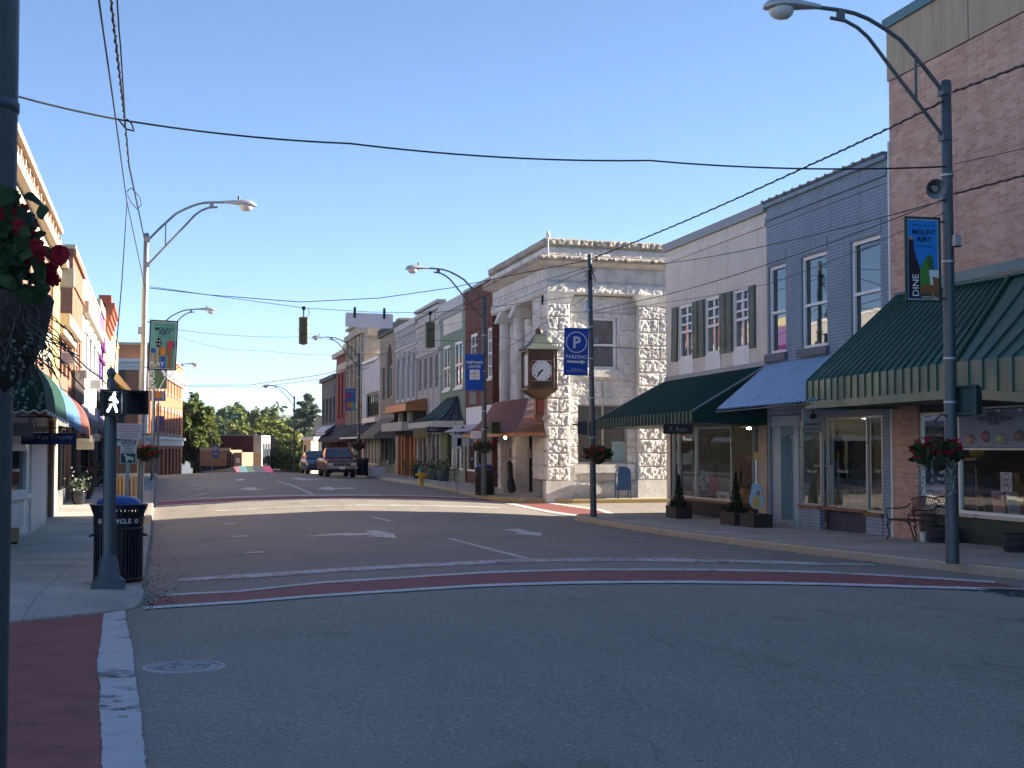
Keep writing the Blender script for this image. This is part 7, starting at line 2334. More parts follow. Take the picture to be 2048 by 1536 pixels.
hung('hanging_sign', "black Talley's board under the dark bell-curved canopy", (852, 898, 853, 866), 68, [m_s_dark, m_s_pale], [("Talley's", .28, .5, 1, dict(width=.42, bold=.02)), ('Custom Frame', .74, .5, 1, dict(width=.40))], extra=lambda b: (b.rect(0, 1, .93, 1, 1), b.rect(0, 1, 0, .07, 1), b.rect(0, .02, 0, 1, 1), b.rect(.98, 1, 0, 1, 1)))
hung('hanging_sign', 'blank ochre board hung beside the wooden doors', (826, 857, 860, 876), 76, [m_ochre, m_gold], [])
hung('hanging_sign', 'white BARN sign with a gold lion emblem by the dark red brick building', (905, 935, 851, 882), 64, [m_b_white, m_s_ink, m_gold, m_s_pale], [('BARN', .5, .50, 1, dict(width=.84, bold=.02))], extra=lambda b: (b.ell(.72, .82, .17, .15, 2), b.ell(.72, .80, .09, .09, 1), b.rect(0, 1, 0, .3, 3)))
hung('hanging_sign', 'dark blue trophy shop sign under the dome awning', (45, 148, 866, 889), 32.6, [m_s_navy, m_s_pale, m_b_midblue], [('Bell-Vue Trophy', .5, .6, 1, dict(width=.92)), ('Awards & Engraving', .6, .16, 2, dict(width=.6))])
hung('hanging_sign', 'pale grey sign with faded script at the left edge under the dome awning', (8, 66, 846, 872), 30.8, [m_s_pale, m_s_grey], [('Alterations', .48, .66, 1, dict(width=.6, shear=.35)), ('& Embroidery', .5, .3, 1, dict(width=.7, shear=.35))])
hung('hanging_sign', 'cream square sign with gold script before the blue shopfront', (154, 187, 877, 899), 46, [m_s_cream, m_gold, m_s_grey], [('Specialty', .56, .6, 1, dict(width=.75, shear=.35)), ('Gifts', .5, .3, 2, dict(width=.4))], extra=lambda b: b.ring(.16, .62, .09, .2, .25, 1))
hung('hanging_sign', 'small grey two-line sign behind the cream square sign', (186, 200, 868, 882), 50, [m_s_grey, m_s_ink], [('Canvas', .5, .68, 1, dict(width=.8)), ('Awnings', .5, .3, 1, dict(width=.8))])
hung('hanging_sign', 'plain yellowish box sign under the green end of the dome awning', (68, 95, 853, 864), 33.5, [m_s_cream, m_gold], [])
hung('hanging_sign', 'narrow white blade sign on a bracket below the red end of the dome awning', (179, 184, 871, 884), 43, [m_b_white, m_gold], [])

# ------------------------------------------------------------------ post signs
b = Ban('rule_sign', 'white sign with five red lines of rules on the left kerb', 'sign', (234, 283, 847, 878), 26.0, [m_b_white, m_b_red], group=None, tilt=1.0)
for i, s_ in enumerate(('RIDING BIKES ROLLER SKATES,', 'SKATEBOARDS, SCOOTERS, OR OTHER', 'SIMILAR DEVICES ARE PROHIBITED', 'ON ANY SIDEWALK IN THE', 'CENTRAL BUSINESS DISTRICT')): b.text(s_, .5, .84 - i * .17, 1, width=(.84, .9, .9, .66, .76)[i], bold=.01)
b.done('plate')
c = vert_at(256, 26.05); t = thing('sign_post', 'galvanised thin post holding the two kerb signs on the left', 'sign post', (c[0], c[1], left_walk_z(*c)))
q = MB(); q.box(-.03, .03, -.012, .018, 0, P(256, 848, 26).z - left_walk_z(*c)); q.build('post', m_steel, t)
b = Ban('pet_sign', 'green and white PLEASE CLEAN UP AFTER YOUR PET sign with a dog', 'sign', (241, 272.5, 879, 927), 26.0, [m_b_white, vm('pet_sign_green', (.01, .10, .07)), m_s_ink], tilt=1.2)
b.rect(.05, .95, .80, .97, 1); b.rect(.05, .95, .03, .42, 1); b.text('PLEASE', .5, .885, 0, width=.78, bold=.02)
for s_, y_, w_ in (('CLEAN UP', .73, .72), ('AFTER', .61, .44), ('YOUR PET', .49, .72)): b.text(s_, .5, y_, 1, width=w_, bold=.015)
b.poly([(.34, .30), (.50, .31), (.66, .29), (.76, .24), (.78, .30), (.84, .24), (.80, .18), (.84, .08), (.77, .08), (.74, .16), (.62, .16), (.52, .18), (.50, .08), (.36, .08), (.36, .20)], 0); b.ell(.32, .345, .09, .045, 0); b.poly([(.22, .36), (.34, .36), (.34, .32), (.22, .33)], 0); b.poly([(.30, .34), (.42, .34), (.44, .28), (.33, .25)], 0); b.done('plate')
# sign plates seen from behind near the granite corner
c = base(914, 985)
t = thing('sign_post', 'thin post with blank sign backs before the green brick front', 'sign post', (c[0], c[1], walk_z(*c)))
q = MB(); zt_ = P(912, 868, 60).z - walk_z(*c); q.box(-.025, .025, -.01, .015, 0, zt_); q.build('post', m_steel, t)
q = MB(); q.box(-.22, .18, -.03, -.012, zt_ - .62, zt_ - .05); q.box(.0, .5, -.03, -.012, zt_ - .5, zt_ - .2); q.build('plate', m_s_pale, t)
b = Ban('parking_rule_sign', 'small pinkish sign with fine red print by the lamp at the granite corner', 'sign', (941, 962, 862, 877), dRM - .2, [m_b_white, m_b_red], tilt=0)
for i in range(4): b.text('RESTRICTED SIDEWALK', .5, .82 - i * .2, 1, width=.8)
b.done('plate')
# ------------------------------------------------------------------ pedestrian signals
m_ped = M('black_signal_housing', (.018, .022, .022), .5, .2, 3, 20, .05)
m_walk = EMIT('lit_walk_symbol', (.80, .86, 1.0), 5.5)
def pbox(mb, w, h, dp, y=0):
    mb.box(-w / 2, w / 2, y, y + dp, -h / 2, h / 2); e = .03
    mb.box(-w / 2 - e, w / 2 + e, y - .12, y - .002, h / 2 - .01, h / 2 + .02); mb.box(-w / 2 - e, -w / 2 + .012, y - .12, y - .002, -h / 2 - .02, h / 2 - .012); mb.box(w / 2 - .012, w / 2 + e, y - .12, y - .002, -h / 2 - .02, h / 2 - .012); mb.box(-w / 2 + .014, w / 2 - .014, y - .10, y - .002, -h / 2 - .02, -h / 2 + .01)
uP, vP = hit(217, 1176, left_walk_z); dP = uP * math.sin(R(YAW)) + vP * math.cos(R(YAW)); zP = left_walk_z(uP, vP)
t = thing('signal_post', 'dark cast-iron pedestrian signal post with a flared base on the left corner', 'signal post', (uP, vP, zP))
hp_ = P(222, 830, dP).z - zP
q = MB(); q.lathe([(.20, 0), (.20, .09), (.185, .11), (.135, .16), (.115, .34), (.10, .36), (.095, .40), (.085, .41)], n=20); q.box(-.20, .20, -.20, .20, 0, .085); q.build('base', m_pole_dark, t)
q = MB(); q.tube([(0, 0, .40), (0, 0, hp_)], [.082, .078], 16); q.build('post', m_pole_dark, t)
q = MB(); zz_ = P(224, 781, dP).z - zP; q.lathe([(.05, 0), (.055, .10), (.035, .14), (.05, .17), (.06, .2), (.045, .24), (.015, .27)], (0, 0, zz_ + .02), 10); q.build('finial', m_pole_dark, t)
a = P(226, 806, dP - .16)
t = thing('pedestrian_signal', 'black pedestrian signal showing a lit white walking figure', 'pedestrian signal', a, R(2))
w_, h_ = 40 / FPX * dP, 47 / FPX * dP
q = MB(); pbox(q, w_, h_, .14); q.build('housing', m_ped, t)
q = MB()
def wk(pts): q.poly([(x * w_ * .5, -.006, y * h_ * .5) for x, y in pts])
wk([(.12 + .13 * math.cos(a_ * .524), .74 + .13 * math.sin(a_ * .524)) for a_ in range(12)])
wk([(-.18, .56), (.18, .58), (.20, .05), (-.16, .05)]); wk([(-.18, .55), (-.34, .30), (-.48, .10), (-.38, .02), (-.22, .26), (-.10, .42)]); wk([(.16, .56), (.34, .26), (.52, .10), (.44, .00), (.26, .16), (.10, .36)])
wk([(-.16, .06), (.04, .06), (-.26, -.50), (-.44, -.78), (-.60, -.72), (-.38, -.38)]); wk([(.0, .06), (.20, .06), (.36, -.46), (.46, -.76), (.30, -.80), (.14, -.40)])
q.build('walk_symbol', m_walk, t)
a = P(264, 805, dP - .05)
t = thing('pedestrian_signal', 'black pedestrian signal turned away, right of the lit one', 'pedestrian signal', a, R(38))
q = MB(); pbox(q, .27, .26, .14); q.build('housing', m_ped, t)
q = MB(); q.tube([(-.12, .1, 0), (-.28, .12, 0)], .03, 6); q.build('bracket', m_iron, t)
a = P(1934, 800, dRN - .05)
t = thing('pedestrian_signal', 'dark green pedestrian signal mounted behind the near right lamp pole', 'pedestrian signal', a, R(-55))
q = MB(); pbox(q, .34, .42, .16); q.build('housing', M('dark_green_signal_paint', (.015, .045, .042), .5, .2), t)
q = MB(); q.tube([(0, .1, .19), (-.3, .25, .19)], .025, 6); q.tube([(0, .1, -.22), (-.3, .25, -.22)], .03, 6); q.build('bracket', m_iron, t)
a = P(988, 856, dRM - .2)
t = thing('pedestrian_signal', 'olive pedestrian signal with a glint on the lamp at the granite corner', 'pedestrian signal', a, R(25))
q = MB(); pbox(q, .38, .40, .18); q.build('housing', m_sig, t)
q = MB(); q.tube([(-.2, .1, 0), (-.42, .12, 0)], .03, 6); q.build('bracket', m_iron, t)
a = P(1166, 856, dPK - .05)
t = thing('pedestrian_signal', 'small dark pedestrian signal left of the slim pole', 'pedestrian signal', a, R(70))
q = MB(); pbox(q, .30, .36, .15); q.build('housing', m_ped, t)
q = MB(); q.tube([(.0, .1, .1), (.1, .3, .1)], .025, 6); q.build('bracket', m_iron, t)
# loudspeaker on the near right lamp
a = P(1868, 376, dRN - .12)
t = thing('loudspeaker', 'grey horn loudspeaker on the near right lamp', 'loudspeaker', a, R(25))
q = MB(); q.tube([(.16, .12, .04), (.06, .06, .02), (-.03, -.03, -.015), (-.09, -.1, -.04)], [.035, .05, .10, .155], 18, caps=False); q.tube([(.05, .05, .02), (-.04, -.05, -.02)], [.02, .05], 10); q.build('horn', m_gray_cap, t)
q = MB(); q.tube([(.14, .12, .03), (.24, .16, -.02)], .02, 6); q.build('bracket', m_iron, t)
for key, px, py, d_, lab in (('rn', 1913, 481, dRN, 'small grey box on the near right lamp beside the banner'), ('l1', 280, 660, 39.7, 'small grey box on the near left lamp beside the banner'), ('pk', 1192, 681, dPK, 'small pale box on the slim pole beside the PARKING banner')):
    a = P(px, py, d_); t = thing('junction_box', lab, 'junction box', a)
    q = MB(); q.box(-.055, .055, -.05, .05, -.085, .085); q.build('case', m_alu, t); q = MB(); q.box(-.06, .06, -.055, .055, -.10, -.086); q.build('lid', m_iron, t)
# ------------------------------------------------------------------ kerbside furniture
m_bin_black = M('black_powder_coat', (.012, .013, .017), .42, .15, 4, 40, .04, spec=.5)
m_bin_blue = M('blue_plastic_lid', (.015, .06, .26), .35, .1, 3, 30, .03, spec=.5)
def bin_(label, u, v, z, r=.30, h=1.0, lid=True, text=None, flare=.36):
    t = thing('litter_bin', label, 'litter bin', (u, v, z), 0, 'black slatted litter bins')
    q = MB(); q.lathe([(r * .9, .06), (r * .93, h * .9)], n=24); q.build('liner', m_black, t)
    q = MB()
    for k in range(40):
        a = 2 * math.pi * k / 40; n0 = len(q.v)
        q.box(r - .006, r + .012, -.014, .014, .05, h * .80); q.xf(Matrix.Rotation(a, 4, 'Z'), n0)
        ca, sa = math.cos(a), math.sin(a)
        q.tube([((r + .003) * ca, (r + .003) * sa, h * .80), ((r + .01) * ca, (r + .01) * sa, h * .88), (flare * ca, flare * sa, h)], [.014, .013, .012], 4)
    for zz_, rr in ((.05, r), (h * .80, r), (h * .70, r)): q.lathe([(rr - .01, -.02), (rr + .02, -.02), (rr + .02, .02), (rr - .01, .02)], (0, 0, zz_), 40)
    q.lathe([(flare - .02, -.015), (flare + .015, -.01), (flare + .02, .01), (flare - .015, .015)], (0, 0, h), 40)
    q.lathe([(.05, 0), (r + .01, 0), (r + .01, .05), (.05, .05)], n=32)
    q.build('slatted_body', m_bin_black, t)
    for s_ in (-1, 1):
        q = MB(); q.tube([((r + .0) * s_, -.06, h * .62), ((r + .06) * s_, -.04, h * .60), ((r + .06) * s_, .04, h * .60), (r * s_, .06, h * .62)], .016, 6); q.build('handle', m_bin_black, t)
    if lid:
        q = MB(); q.lathe([(r * .98, 0), (r * .98, .05), (r * .9, .12), (r * .6, .17), (.03, .185)], (0, 0, h * .94), 28); q.build('lid', m_bin_blue, t)
    if text:
        q = MB(); q.lathe([(r + .021, -.045), (r + .022, .045)], (0, 0, h * .80), 40); q.build('text_band', m_bin_black, t)
        q = MB()
        m_ = len(text)
        for i, ch in enumerate(text):
            if ch == ' ': continue
            a = -math.pi / 2 + (i - (m_ - 1) / 2) * .155
            d = Vector((math.cos(a), math.sin(a), 0)); tx = Vector((-d.y, d.x, 0))
            if ch == 'o':
                for rr in (.028,):
                    for k in range(10):
                        a0, a1 = k / 10 * 6.283, (k + 1) / 10 * 6.283; c = d * (r + .026) + Vector((0, 0, h * .80))
                        f = lambda an, w: c + tx * (w * math.cos(an)) + Vector((0, 0, w * math.sin(an)))
                        q.quad(f(a0, rr), f(a1, rr), f(a1, rr * .6), f(a0, rr * .6))
            else: put_text(q, ch, d * (r + .026) + Vector((0, 0, h * .80)), tx, (0, 0, 1), height=.058, bold=.02, m=0)
        q.build('lettering', m_white, t)
    return t
u, v = hit(236, 1164, left_walk_z); bin_('black slatted recycling bin with a blue lid behind the signal post', u, v, left_walk_z(u, v), .305, 1.02, True, 'o RECYCLE o', .36)
u, v = base(960, 990); bin_('black slatted bin with a blue top beside the lamp at the granite corner', u + .25, v + .3, walk_z(u, v), .36, 1.05, True)
u, v = base(724, 951); bin_('black slatted bin without a lid behind the maroon pickup', u, v, walk_z(u, v), .36, 1.0, False)
# pale slatted bin on the left kerb
u, v = hit(252, 1003, walk_z)
t = thing('litter_bin', 'tan slatted wooden bin beside the two-sign post on the left kerb', 'litter bin', (u, v, walk_z(u, v)))
q = MB()
for k in range(18):
    a = 2 * math.pi * k / 18; n0 = len(q.v); q.box(.36, .385, -.045, .045, .04, .86); q.xf(Matrix.Rotation(a, 4, 'Z'), n0)
q.build('slat_ring', m_wood_pale, t); q = MB(); q.lathe([(.34, .05), (.35, .8)], n=20); q.build('liner', m_black, t)

# mailbox
m_mail = M('postal_blue_paint', (.022, .075, .20), .38, .12, 3, 30, .04, spec=.5)
u, v = hit(1246, 1002, walk_z); v = max(v, V2 + .55); u = tan_px(1246) * v
t = thing('mailbox', 'blue round-topped street mailbox on four legs by the granite side wall', 'mailbox', (u, v, walk_z(u, v)), R(-8))
q = MB(); w, dp = .235, .27
prf = [(-w, .30), (w, .30), (w, .92)] + [(w * math.cos(a), .92 + w * math.sin(a)) for a in [math.pi * i / 12 for i in range(1, 12)]] + [(-w, .92)]
q.prism(prf, -dp, dp)
q.build('body', m_mail, t)
q = MB()
rim = [(x * 1.04, .30 + (z - .30) * 1.02) for x, z in prf]; q.prism(rim, -dp - .012, -dp + .02); q.prism(rim, dp - .02, dp + .012); q.build('rim', m_mail, t)
for sx in (-1, 1):
    for sy in (-1, 1):
        q = MB(); q.box(sx * w - .02, sx * w + .02, sy * dp - .025, sy * dp + .025, 0, .62); q.build('leg', m_mail, t)
q = MB(); q.box(-w - .006, -w - .002, -.2, .12, .50, .82); q.box(-w - .006, -w - .002, -.2, .0, .86, .98); q.build('label_plate', m_white, t)
q = MB(); q.box(-.18, .18, -dp - .03, -dp - .013, .94, 1.06); q.tube([(-.1, -dp - .05, .96), (.1, -dp - .05, .96)], .012, 6); q.build('hatch', m_mail, t)

# hydrant
m_hy = M('yellow_hydrant_paint', (.50, .36, .04), .5, .12, 4, 30, .05); m_hg = M('green_hydrant_cap', (.04, .17, .12), .5, .12, 4, 30, .05)
u, v = base(842, 971); t = thing('fire_hydrant', 'yellow fire hydrant with a green cap at the right kerb', 'fire hydrant', (u, v, walk_z(u, v)), 0)
q = MB(); q.lathe([(.16, 0), (.16, .05), (.115, .07), (.11, .36), (.13, .40), (.13, .52), (.15, .54), (.15, .58)], n=18); q.build('barrel', m_hy, t)
q = MB(); q.lathe([(.15, .58), (.145, .62), (.12, .70), (.07, .76), (.03, .78), (.035, .84), (.01, .85)], n=18); q.build('cap', m_hg, t)
for a, rr in ((0, .06), (math.pi, .06), (-math.pi / 2, .08)):
    q = MB(); c_, s_ = math.cos(a), math.sin(a); q.tube([(.1 * c_, .1 * s_, .46), (.21 * c_, .21 * s_, .46)], rr, 12); q.tube([(.205 * c_, .205 * s_, .46), (.235 * c_, .235 * s_, .46)], rr * 1.2, 8); q.build('nozzle', m_hy, t)

# cast-iron bench
p_ = Vector(hit(1822, 1083, walk_z)); pb = Vector(hit(1776, 1081, walk_z))
t = thing('park_bench', 'black cast-iron bench with a lattice back against the brick pier', 'bench', (15.02, p_.y + .22, walk_z(15, p_.y)), R(-90) + R(1))
# local: +x towards the viewer along the wall, -y towards the street
q = MB()
L_ = 1.08
def arc(pts, n=6): return pts
for k in range(15):
    for s_ in (1, -1):
        x0 = -L_ / 2 + k * L_ / 14; x1 = x0 + s_ * .30
        x1 = min(max(x1, -L_ / 2 + .02), L_ / 2 - .02)
        top = .84 + .05 * math.cos((x1 / L_) * math.pi)
        f = abs(x1 - x0) / .30
        if f < .15: continue
        q.tube([(x0, -.02, .50), (x1, .06, .50 + (top - .50) * f)], .008, 4)
q.tube([(-L_ / 2, .06 - .02, .80)] + [(x, .065, .84 + .055 * math.cos(x / L_ * math.pi)) for x in [-.45 * L_ + .9 * L_ * i / 10 for i in range(11)]] + [(L_ / 2, .04, .80)], .014, 6)
q.tube([(-L_ / 2, -.03, .49), (L_ / 2, -.03, .49)], .012, 6)
q.build('backrest', m_iron, t)
q = MB()
for k in range(9): q.box(-L_ / 2, L_ / 2, -.47 + k * .05, -.44 + k * .05, .415, .43)
q.tube([(-L_ / 2, -.49, .41), (L_ / 2, -.49, .41)], .014, 6); q.tube([(-L_ / 2, -.04, .41), (L_ / 2, -.04, .41)], .012, 6); q.build('seat', m_iron, t)
for s_ in (-1, 1):
    x = s_ * L_ / 2
    q = MB(); q.tube([(x, -.49, .41), (x, -.52, .30), (x, -.47, .12), (x, -.52, 0)], [.016, .018, .014, .018], 6); q.tube([(x, -.50, .30), (x + .0, -.40, .40), (x, -.30, .41)], .010, 5); q.build('leg', m_iron, t)
    q = MB(); q.tube([(x, -.02, .50), (x, -.03, .40), (x, .04, .18), (x, .10, 0)], [.014, .016, .014, .018], 6); q.tube([(x, .0, .28), (x, -.1, .38), (x, -.2, .41)], .010, 5); q.build('leg', m_iron, t)
    q = MB(); q.tube([(x, .03, .74), (x, -.08, .66), (x, -.28, .63), (x, -.46, .65), (x, -.54, .62), (x, -.53, .55), (x, -.50, .41)], .013, 6); q.build('armrest', m_iron, t)
u, v = hit(1847, 1083, walk_z); t = thing('paper_cup', 'small white paper cup standing by the bench', 'cup', (u, v, walk_z(u, v)))
q = MB(); q.lathe([(.055, 0), (.075, .17), (.08, .18)], n=14); q.build('cup', m_white, t); q = MB(); q.lathe([(.082, .18), (.082, .195), (.06, .2)], n=14); q.build('lid', m_white, t)
m_barrel = M('dark_barrel_planter', (.035, .03, .028), .8, .3, 4, 25, .2)
for px, py, lab in ((1880, 1085, 'dark half-barrel planter behind the near right lamp pole'), (2036, 1104, 'dark half-barrel planter at the right edge of the picture')):
    u, v = hit(px, py, walk_z); t = thing('barrel_planter', lab, 'planter', (u, v, walk_z(u, v)))
    q = MB(); q.lathe([(.22, 0), (.26, .12), (.27, .3), (.255, .32), (.23, .26)], n=20); q.build('tub', m_barrel, t)
    q = MB(); q.lathe([(.263, .09), (.268, .09), (.268, .12), (.265, .12)], n=20); q.lathe([(.272, .21), (.276, .21), (.276, .24), (.272, .24)], n=20); q.build('hoop', m_iron, t)

# planters with clipped conifers, wooden plinth and painted guitar before the white shop
m_box = M('dark_stained_box', (.04, .032, .028), .8, .3, 3, 25, .2)
leafD = LEAF('dark_conifer_leaf', (.010, .028, .012), (.028, .055, .022))
def conebox(label, px, py, w, hb, hc):
    u, v = hit(px, py, walk_z); t = thing('box_planter', label, 'planter', (u, v, walk_z(u, v)), R(-90), 'wooden boxes with clipped conifers')
    q = MB(); q.box(-w / 2, w / 2, -.23, .23, 0, hb)
    for k in range(3): q.box(-w / 2 - .012, w / 2 + .012, -.245, .245, hb * k / 3 + .01, hb * (k + 1) / 3 - .01)
    q.build('box', m_box, t)
    rng = random.Random(int(px)); q = MB()
    def fn():
        h_ = rng.random() ** 1.5; a = rng.uniform(0, 6.28); r_ = (.17 * (1 - h_) + .012) * rng.uniform(.6, 1.05)
        return (r_ * math.cos(a), r_ * math.sin(a), hb + .05 + h_ * hc)
    leaf_mesh(q, 900, fn, .035, 0, 0, .4, rng); q.tube([(0, 0, hb - .05), (0, 0, hb + hc * .8)], .03, 6); q.build('conifer', leafD, t)
    q = MB(); leaf_mesh(q, 260, lambda: (rng.uniform(-w / 2, w / 2), rng.uniform(-.25, .25), hb + rng.uniform(-.02, .12)), .045, 0, .3, .6, rng); q.build('underplanting', leafD, t)
conebox('left wooden box planter with a clipped conifer under the hipped awning', 1358, 1036, .85, .34, .85)
conebox('right wooden box planter with a clipped conifer beside the guitar plinth', 1472, 1050, .95, .34, .95)
u, v = hit(1512, 1054, walk_z)
t = thing('display_plinth', 'low dark wooden plinth carrying the painted guitar', 'plinth', (u, v, walk_z(u, v)), R(-90))
q = MB(); q.box(-.45, .45, -.25, .25, 0, .30); q.build('box', m_box, t); q = MB(); q.box(-.47, .47, -.27, .27, .301, .33); q.build('top_board', m_box, t)
zg_ = walk_z(u, v) + .33
t = thing('painted_guitar', 'tall painted guitar sculpture in pale blue and yellow on the plinth', 'sculpture', (u + .02, v, zg_), R(-30))
q = MB()
def gout(n=28):
    o_ = []
    for i in range(n):
        a = 2 * math.pi * i / n
        z = .34 - .34 * math.cos(a); w_ = (.19 if z < .36 else .145) * abs(math.sin(a)) ** .75
        if .30 < z < .46: w_ *= .88
        o_.append((w_ * (1 if math.sin(a) > 0 else -1), .12 + z))
    return o_
m_gt1 = M('guitar_pale_blue', (.25, .42, .55), .35, .15, 6, 20, .02); m_gt2 = M('guitar_yellow', (.5, .34, .06), .4, .15); m_gt3 = M('guitar_brown_patch', (.30, .14, .06), .4, .2)
g = gout(); q.prism(g, -.045, .045, 0)
q.prism([(x * .6, .10 + (z - .12) * .45 + .05) for x, z in g], -.05, -.046, 1); q.prism([(.05 + .05 * math.cos(a), .52 + .07 * math.sin(a)) for a in [k * .628 for k in range(10)]], -.052, -.047, 2); q.build('body', [m_gt1, m_gt2, m_gt3], t)
q = MB(); q.box(-.028, .028, -.05, -.01, .75, 1.36); q.build('neck', m_white, t)
q = MB(); q.prism([(-.04, 1.36), (.04, 1.36), (.075, 1.5), (.05, 1.56), (-.05, 1.56), (-.075, 1.5)], -.05, -.01); q.build('headstock', m_gt2, t)
q = MB(); q.tube([(0, 0, 0), (0, 0, .2)], .015, 6); q.build('rod', m_iron, t)

# ------------------------------------------------------------------ things in the shop windows
m_skin_form = M('tailor_form', (.30, .25, .19), .7, .1); m_grey_cloth = M('grey_jacket_cloth', (.13, .12, .12), .9, .15, 4, 80, .1); m_brown_cloth = M('grey_brown_jacket_cloth', (.16, .125, .11), .9, .15, 4, 80, .1)
m_pink = M('salmon_shirt', (.55, .16, .12), .8, .1); m_denim = M('teal_denim', (.07, .15, .19), .9, .2, 4, 60, .1); m_blk_cloth = M('black_cloth', (.012, .012, .015), .9, .2); m_red_cloth = M('red_cloth', (.32, .03, .03), .85, .2); m_floral = PAINT('black_white_floral_cloth', (.50, .50, .50), (.02, .02, .025), .62, 7)
def form(name, label, p, kind, mat, shirt=None, h0=.55, h1=1.25, s=1.0, rz=0.0, group='clothes on display forms'):
    t = thing(name, label, 'mannequin', p, rz, group)
    hh = h1 - h0
    if kind == 'jacket': pr = [(.15, 0), (.20, .05), (.185, hh * .35), (.165, hh * .55), (.21, hh * .82), (.20, hh * .92), (.09, hh * .99), (.05, hh)]
    else: pr = [(.26, 0), (.21, hh * .25), (.14, hh * .52), (.17, hh * .75), (.165, hh * .88), (.08, hh * .97), (.05, hh)]
    q = MB(); q.lathe([(r_ * s, z) for r_, z in pr], (0, 0, h0), 20, 0, True, 1.0, .62)
    if kind == 'jacket':
        for sg in (-1, 1): q.tube([(sg * .19 * s, 0, h0 + hh * .86), (sg * .25 * s, -.02, h0 + hh * .5), (sg * .24 * s, -.06, h0 + hh * .06)], [.065 * s, .06 * s, .05 * s], 10)
    q.build('garment', mat, t)
    if shirt:
        q = MB(); q.poly([(-.07, -.115, h0 + hh * .95), (.07, -.115, h0 + hh * .95), (.015, -.137, h0 + hh * .55), (-.015, -.137, h0 + hh * .55)]); q.build('shirt_front', shirt, t)
    q = MB(); q.tube([(0, 0, h1 - .02), (0, 0, h1 + .09)], [.05, .045], 10); q.ball((0, 0, h1 + .10), .05, 10); q.build('neck_cap', m_skin_form, t)
    q = MB(); q.tube([(0, 0, 0), (0, 0, h0 + .05)], .018, 6); q.lathe([(.15, 0), (.15, .02), (.02, .03)], n=12); q.build('stand', m_iron, t)
    return t
def inR(b, px, y, z): return b.w(b.x(px, y), y, z)
FZ3 = R3.z(1420, 1000) - .08
def px_floor(b, px, y, z): p = b.w(b.x(px, y), y, 0); p.z = b.zb + z; return p
form('display_form', 'grey jacket on a form high in the white shop window', px_floor(R3, 1418, 1.3, FZ3), 'jacket', m_grey_cloth, None, .72, 1.42, 1.0, R(-60))
form('display_form', 'black and white floral shirt on a form low in the white shop window', px_floor(R3, 1405, .7, FZ3), 'jacket', m_floral, None, .22, .85, 1.15, R(-60))
form('display_form', 'red garment on a form behind the floral shirt', px_floor(R3, 1425, .9, FZ3), 'jacket', m_red_cloth, None, .15, .72, .8, R(-60))
form('display_form', 'grey-brown suit jacket with a salmon shirt on a form by the shop entrance', px_floor(R3, 1497, 1.15, FZ3), 'jacket', m_brown_cloth, m_pink, .52, 1.22, 1.15, R(-55))
form('display_form', 'teal denim dress on a form in the blue shop window', px_floor(R2, 1660, .8, R2.z(1660, 1010) - .02), 'dress', m_denim, None, .62, 1.62, .95, R(-60))
form('display_form', 'long black dress on a form beside the teal one', px_floor(R2, 1676, .95, R2.z(1660, 1010) - .02), 'dress', m_blk_cloth, None, .35, 1.68, 1.05, R(-60))
def crate(label, b, px, y, z, w, h):
    t = thing('wooden_crate', label, 'crate', px_floor(b, px, y, z), math.atan2(b.ex.y, b.ex.x))
    q = MB()
    for k in range(3): q.box(-w / 2, w / 2, -.16, -.145, h * k / 3 + .01, h * (k + 1) / 3 - .01); q.box(-w / 2, -w / 2 + .015, -.144, .16, h * k / 3 + .01, h * (k + 1) / 3 - .01); q.box(w / 2 - .015, w / 2, -.144, .16, h * k / 3 + .01, h * (k + 1) / 3 - .01)
    q.box(-w / 2 + .016, w / 2 - .016, -.144, .16, 0, .015); q.build('slat_box', m_wood_pale, t)
    q = MB()
    for sx in (-1, 1): q.box(sx * (w / 2 - .03) - .02, sx * (w / 2 - .03) + .02, -.172, -.161, 0, h)
    q.build('corner_post', m_wood_pale, t)
crate('pale wooden crate under the grey-brown suit form', R3, 1490, .95, FZ3, .55, .42)
crate('pale wooden crate at the left end of the white shop window', R3, 1384, .45, FZ3, .7, .26)
b = R3
t = thing('window_card', 'white card with dark script standing in the white shop window', 'sign', px_floor(R3, 1446, .35, FZ3 + .02), math.atan2(b.ex.y, b.ex.x))
q = MB(); q.box(-.45, .45, -.01, .01, 0, .30, 0); put_text(q, 'Tommy', (0, -.013, .15), (1, 0, 0), (0, 0, 1), width=.6, m=1, shear=.3, bold=.02); q.build('card', [m_white, m_s_ink], t)
q = MB(); q.box(-.02, .02, .011, .08, 0, .2); q.build('strut', m_wood_pale, t)
# blue shop: white frame with a magenta panel
b = R2
t = thing('clothes_rack', 'white open frame around a magenta panel in the blue shop window', 'clothes rack', px_floor(R2, 1643, .7, R2.z(1640, 1010) - .02), math.atan2(b.ex.y, b.ex.x))
q = MB()
for x in (-.6, .55): q.box(x, x + .05, -.03, .03, 0, .92)
q.box(-.6, .6, -.03, .03, .921, .97); q.build('frame', m_white, t); q = MB(); q.box(-.3, .45, .05, .08, .3, .85); q.build('panel', m_purple_dk if False else M('magenta_panel', (.16, .02, .10), .7), t)
q = MB()
for k in range(14):
    x = k * .085; q.tube([(x + .03 * math.sin(k), .02 * math.cos(k * 2), 0), (x, 0, .8), (x + .02, .01, 1.7)], .035, 6)
t = thing('curtain', 'dark hanging streamers in the blue shop window', 'curtain', px_floor(R2, 1697, 1.2, .95), math.atan2(b.ex.y, b.ex.x)); q.build('cloth', M('silver_black_streamers', (.05, .055, .06), .35, .5, 8), t)
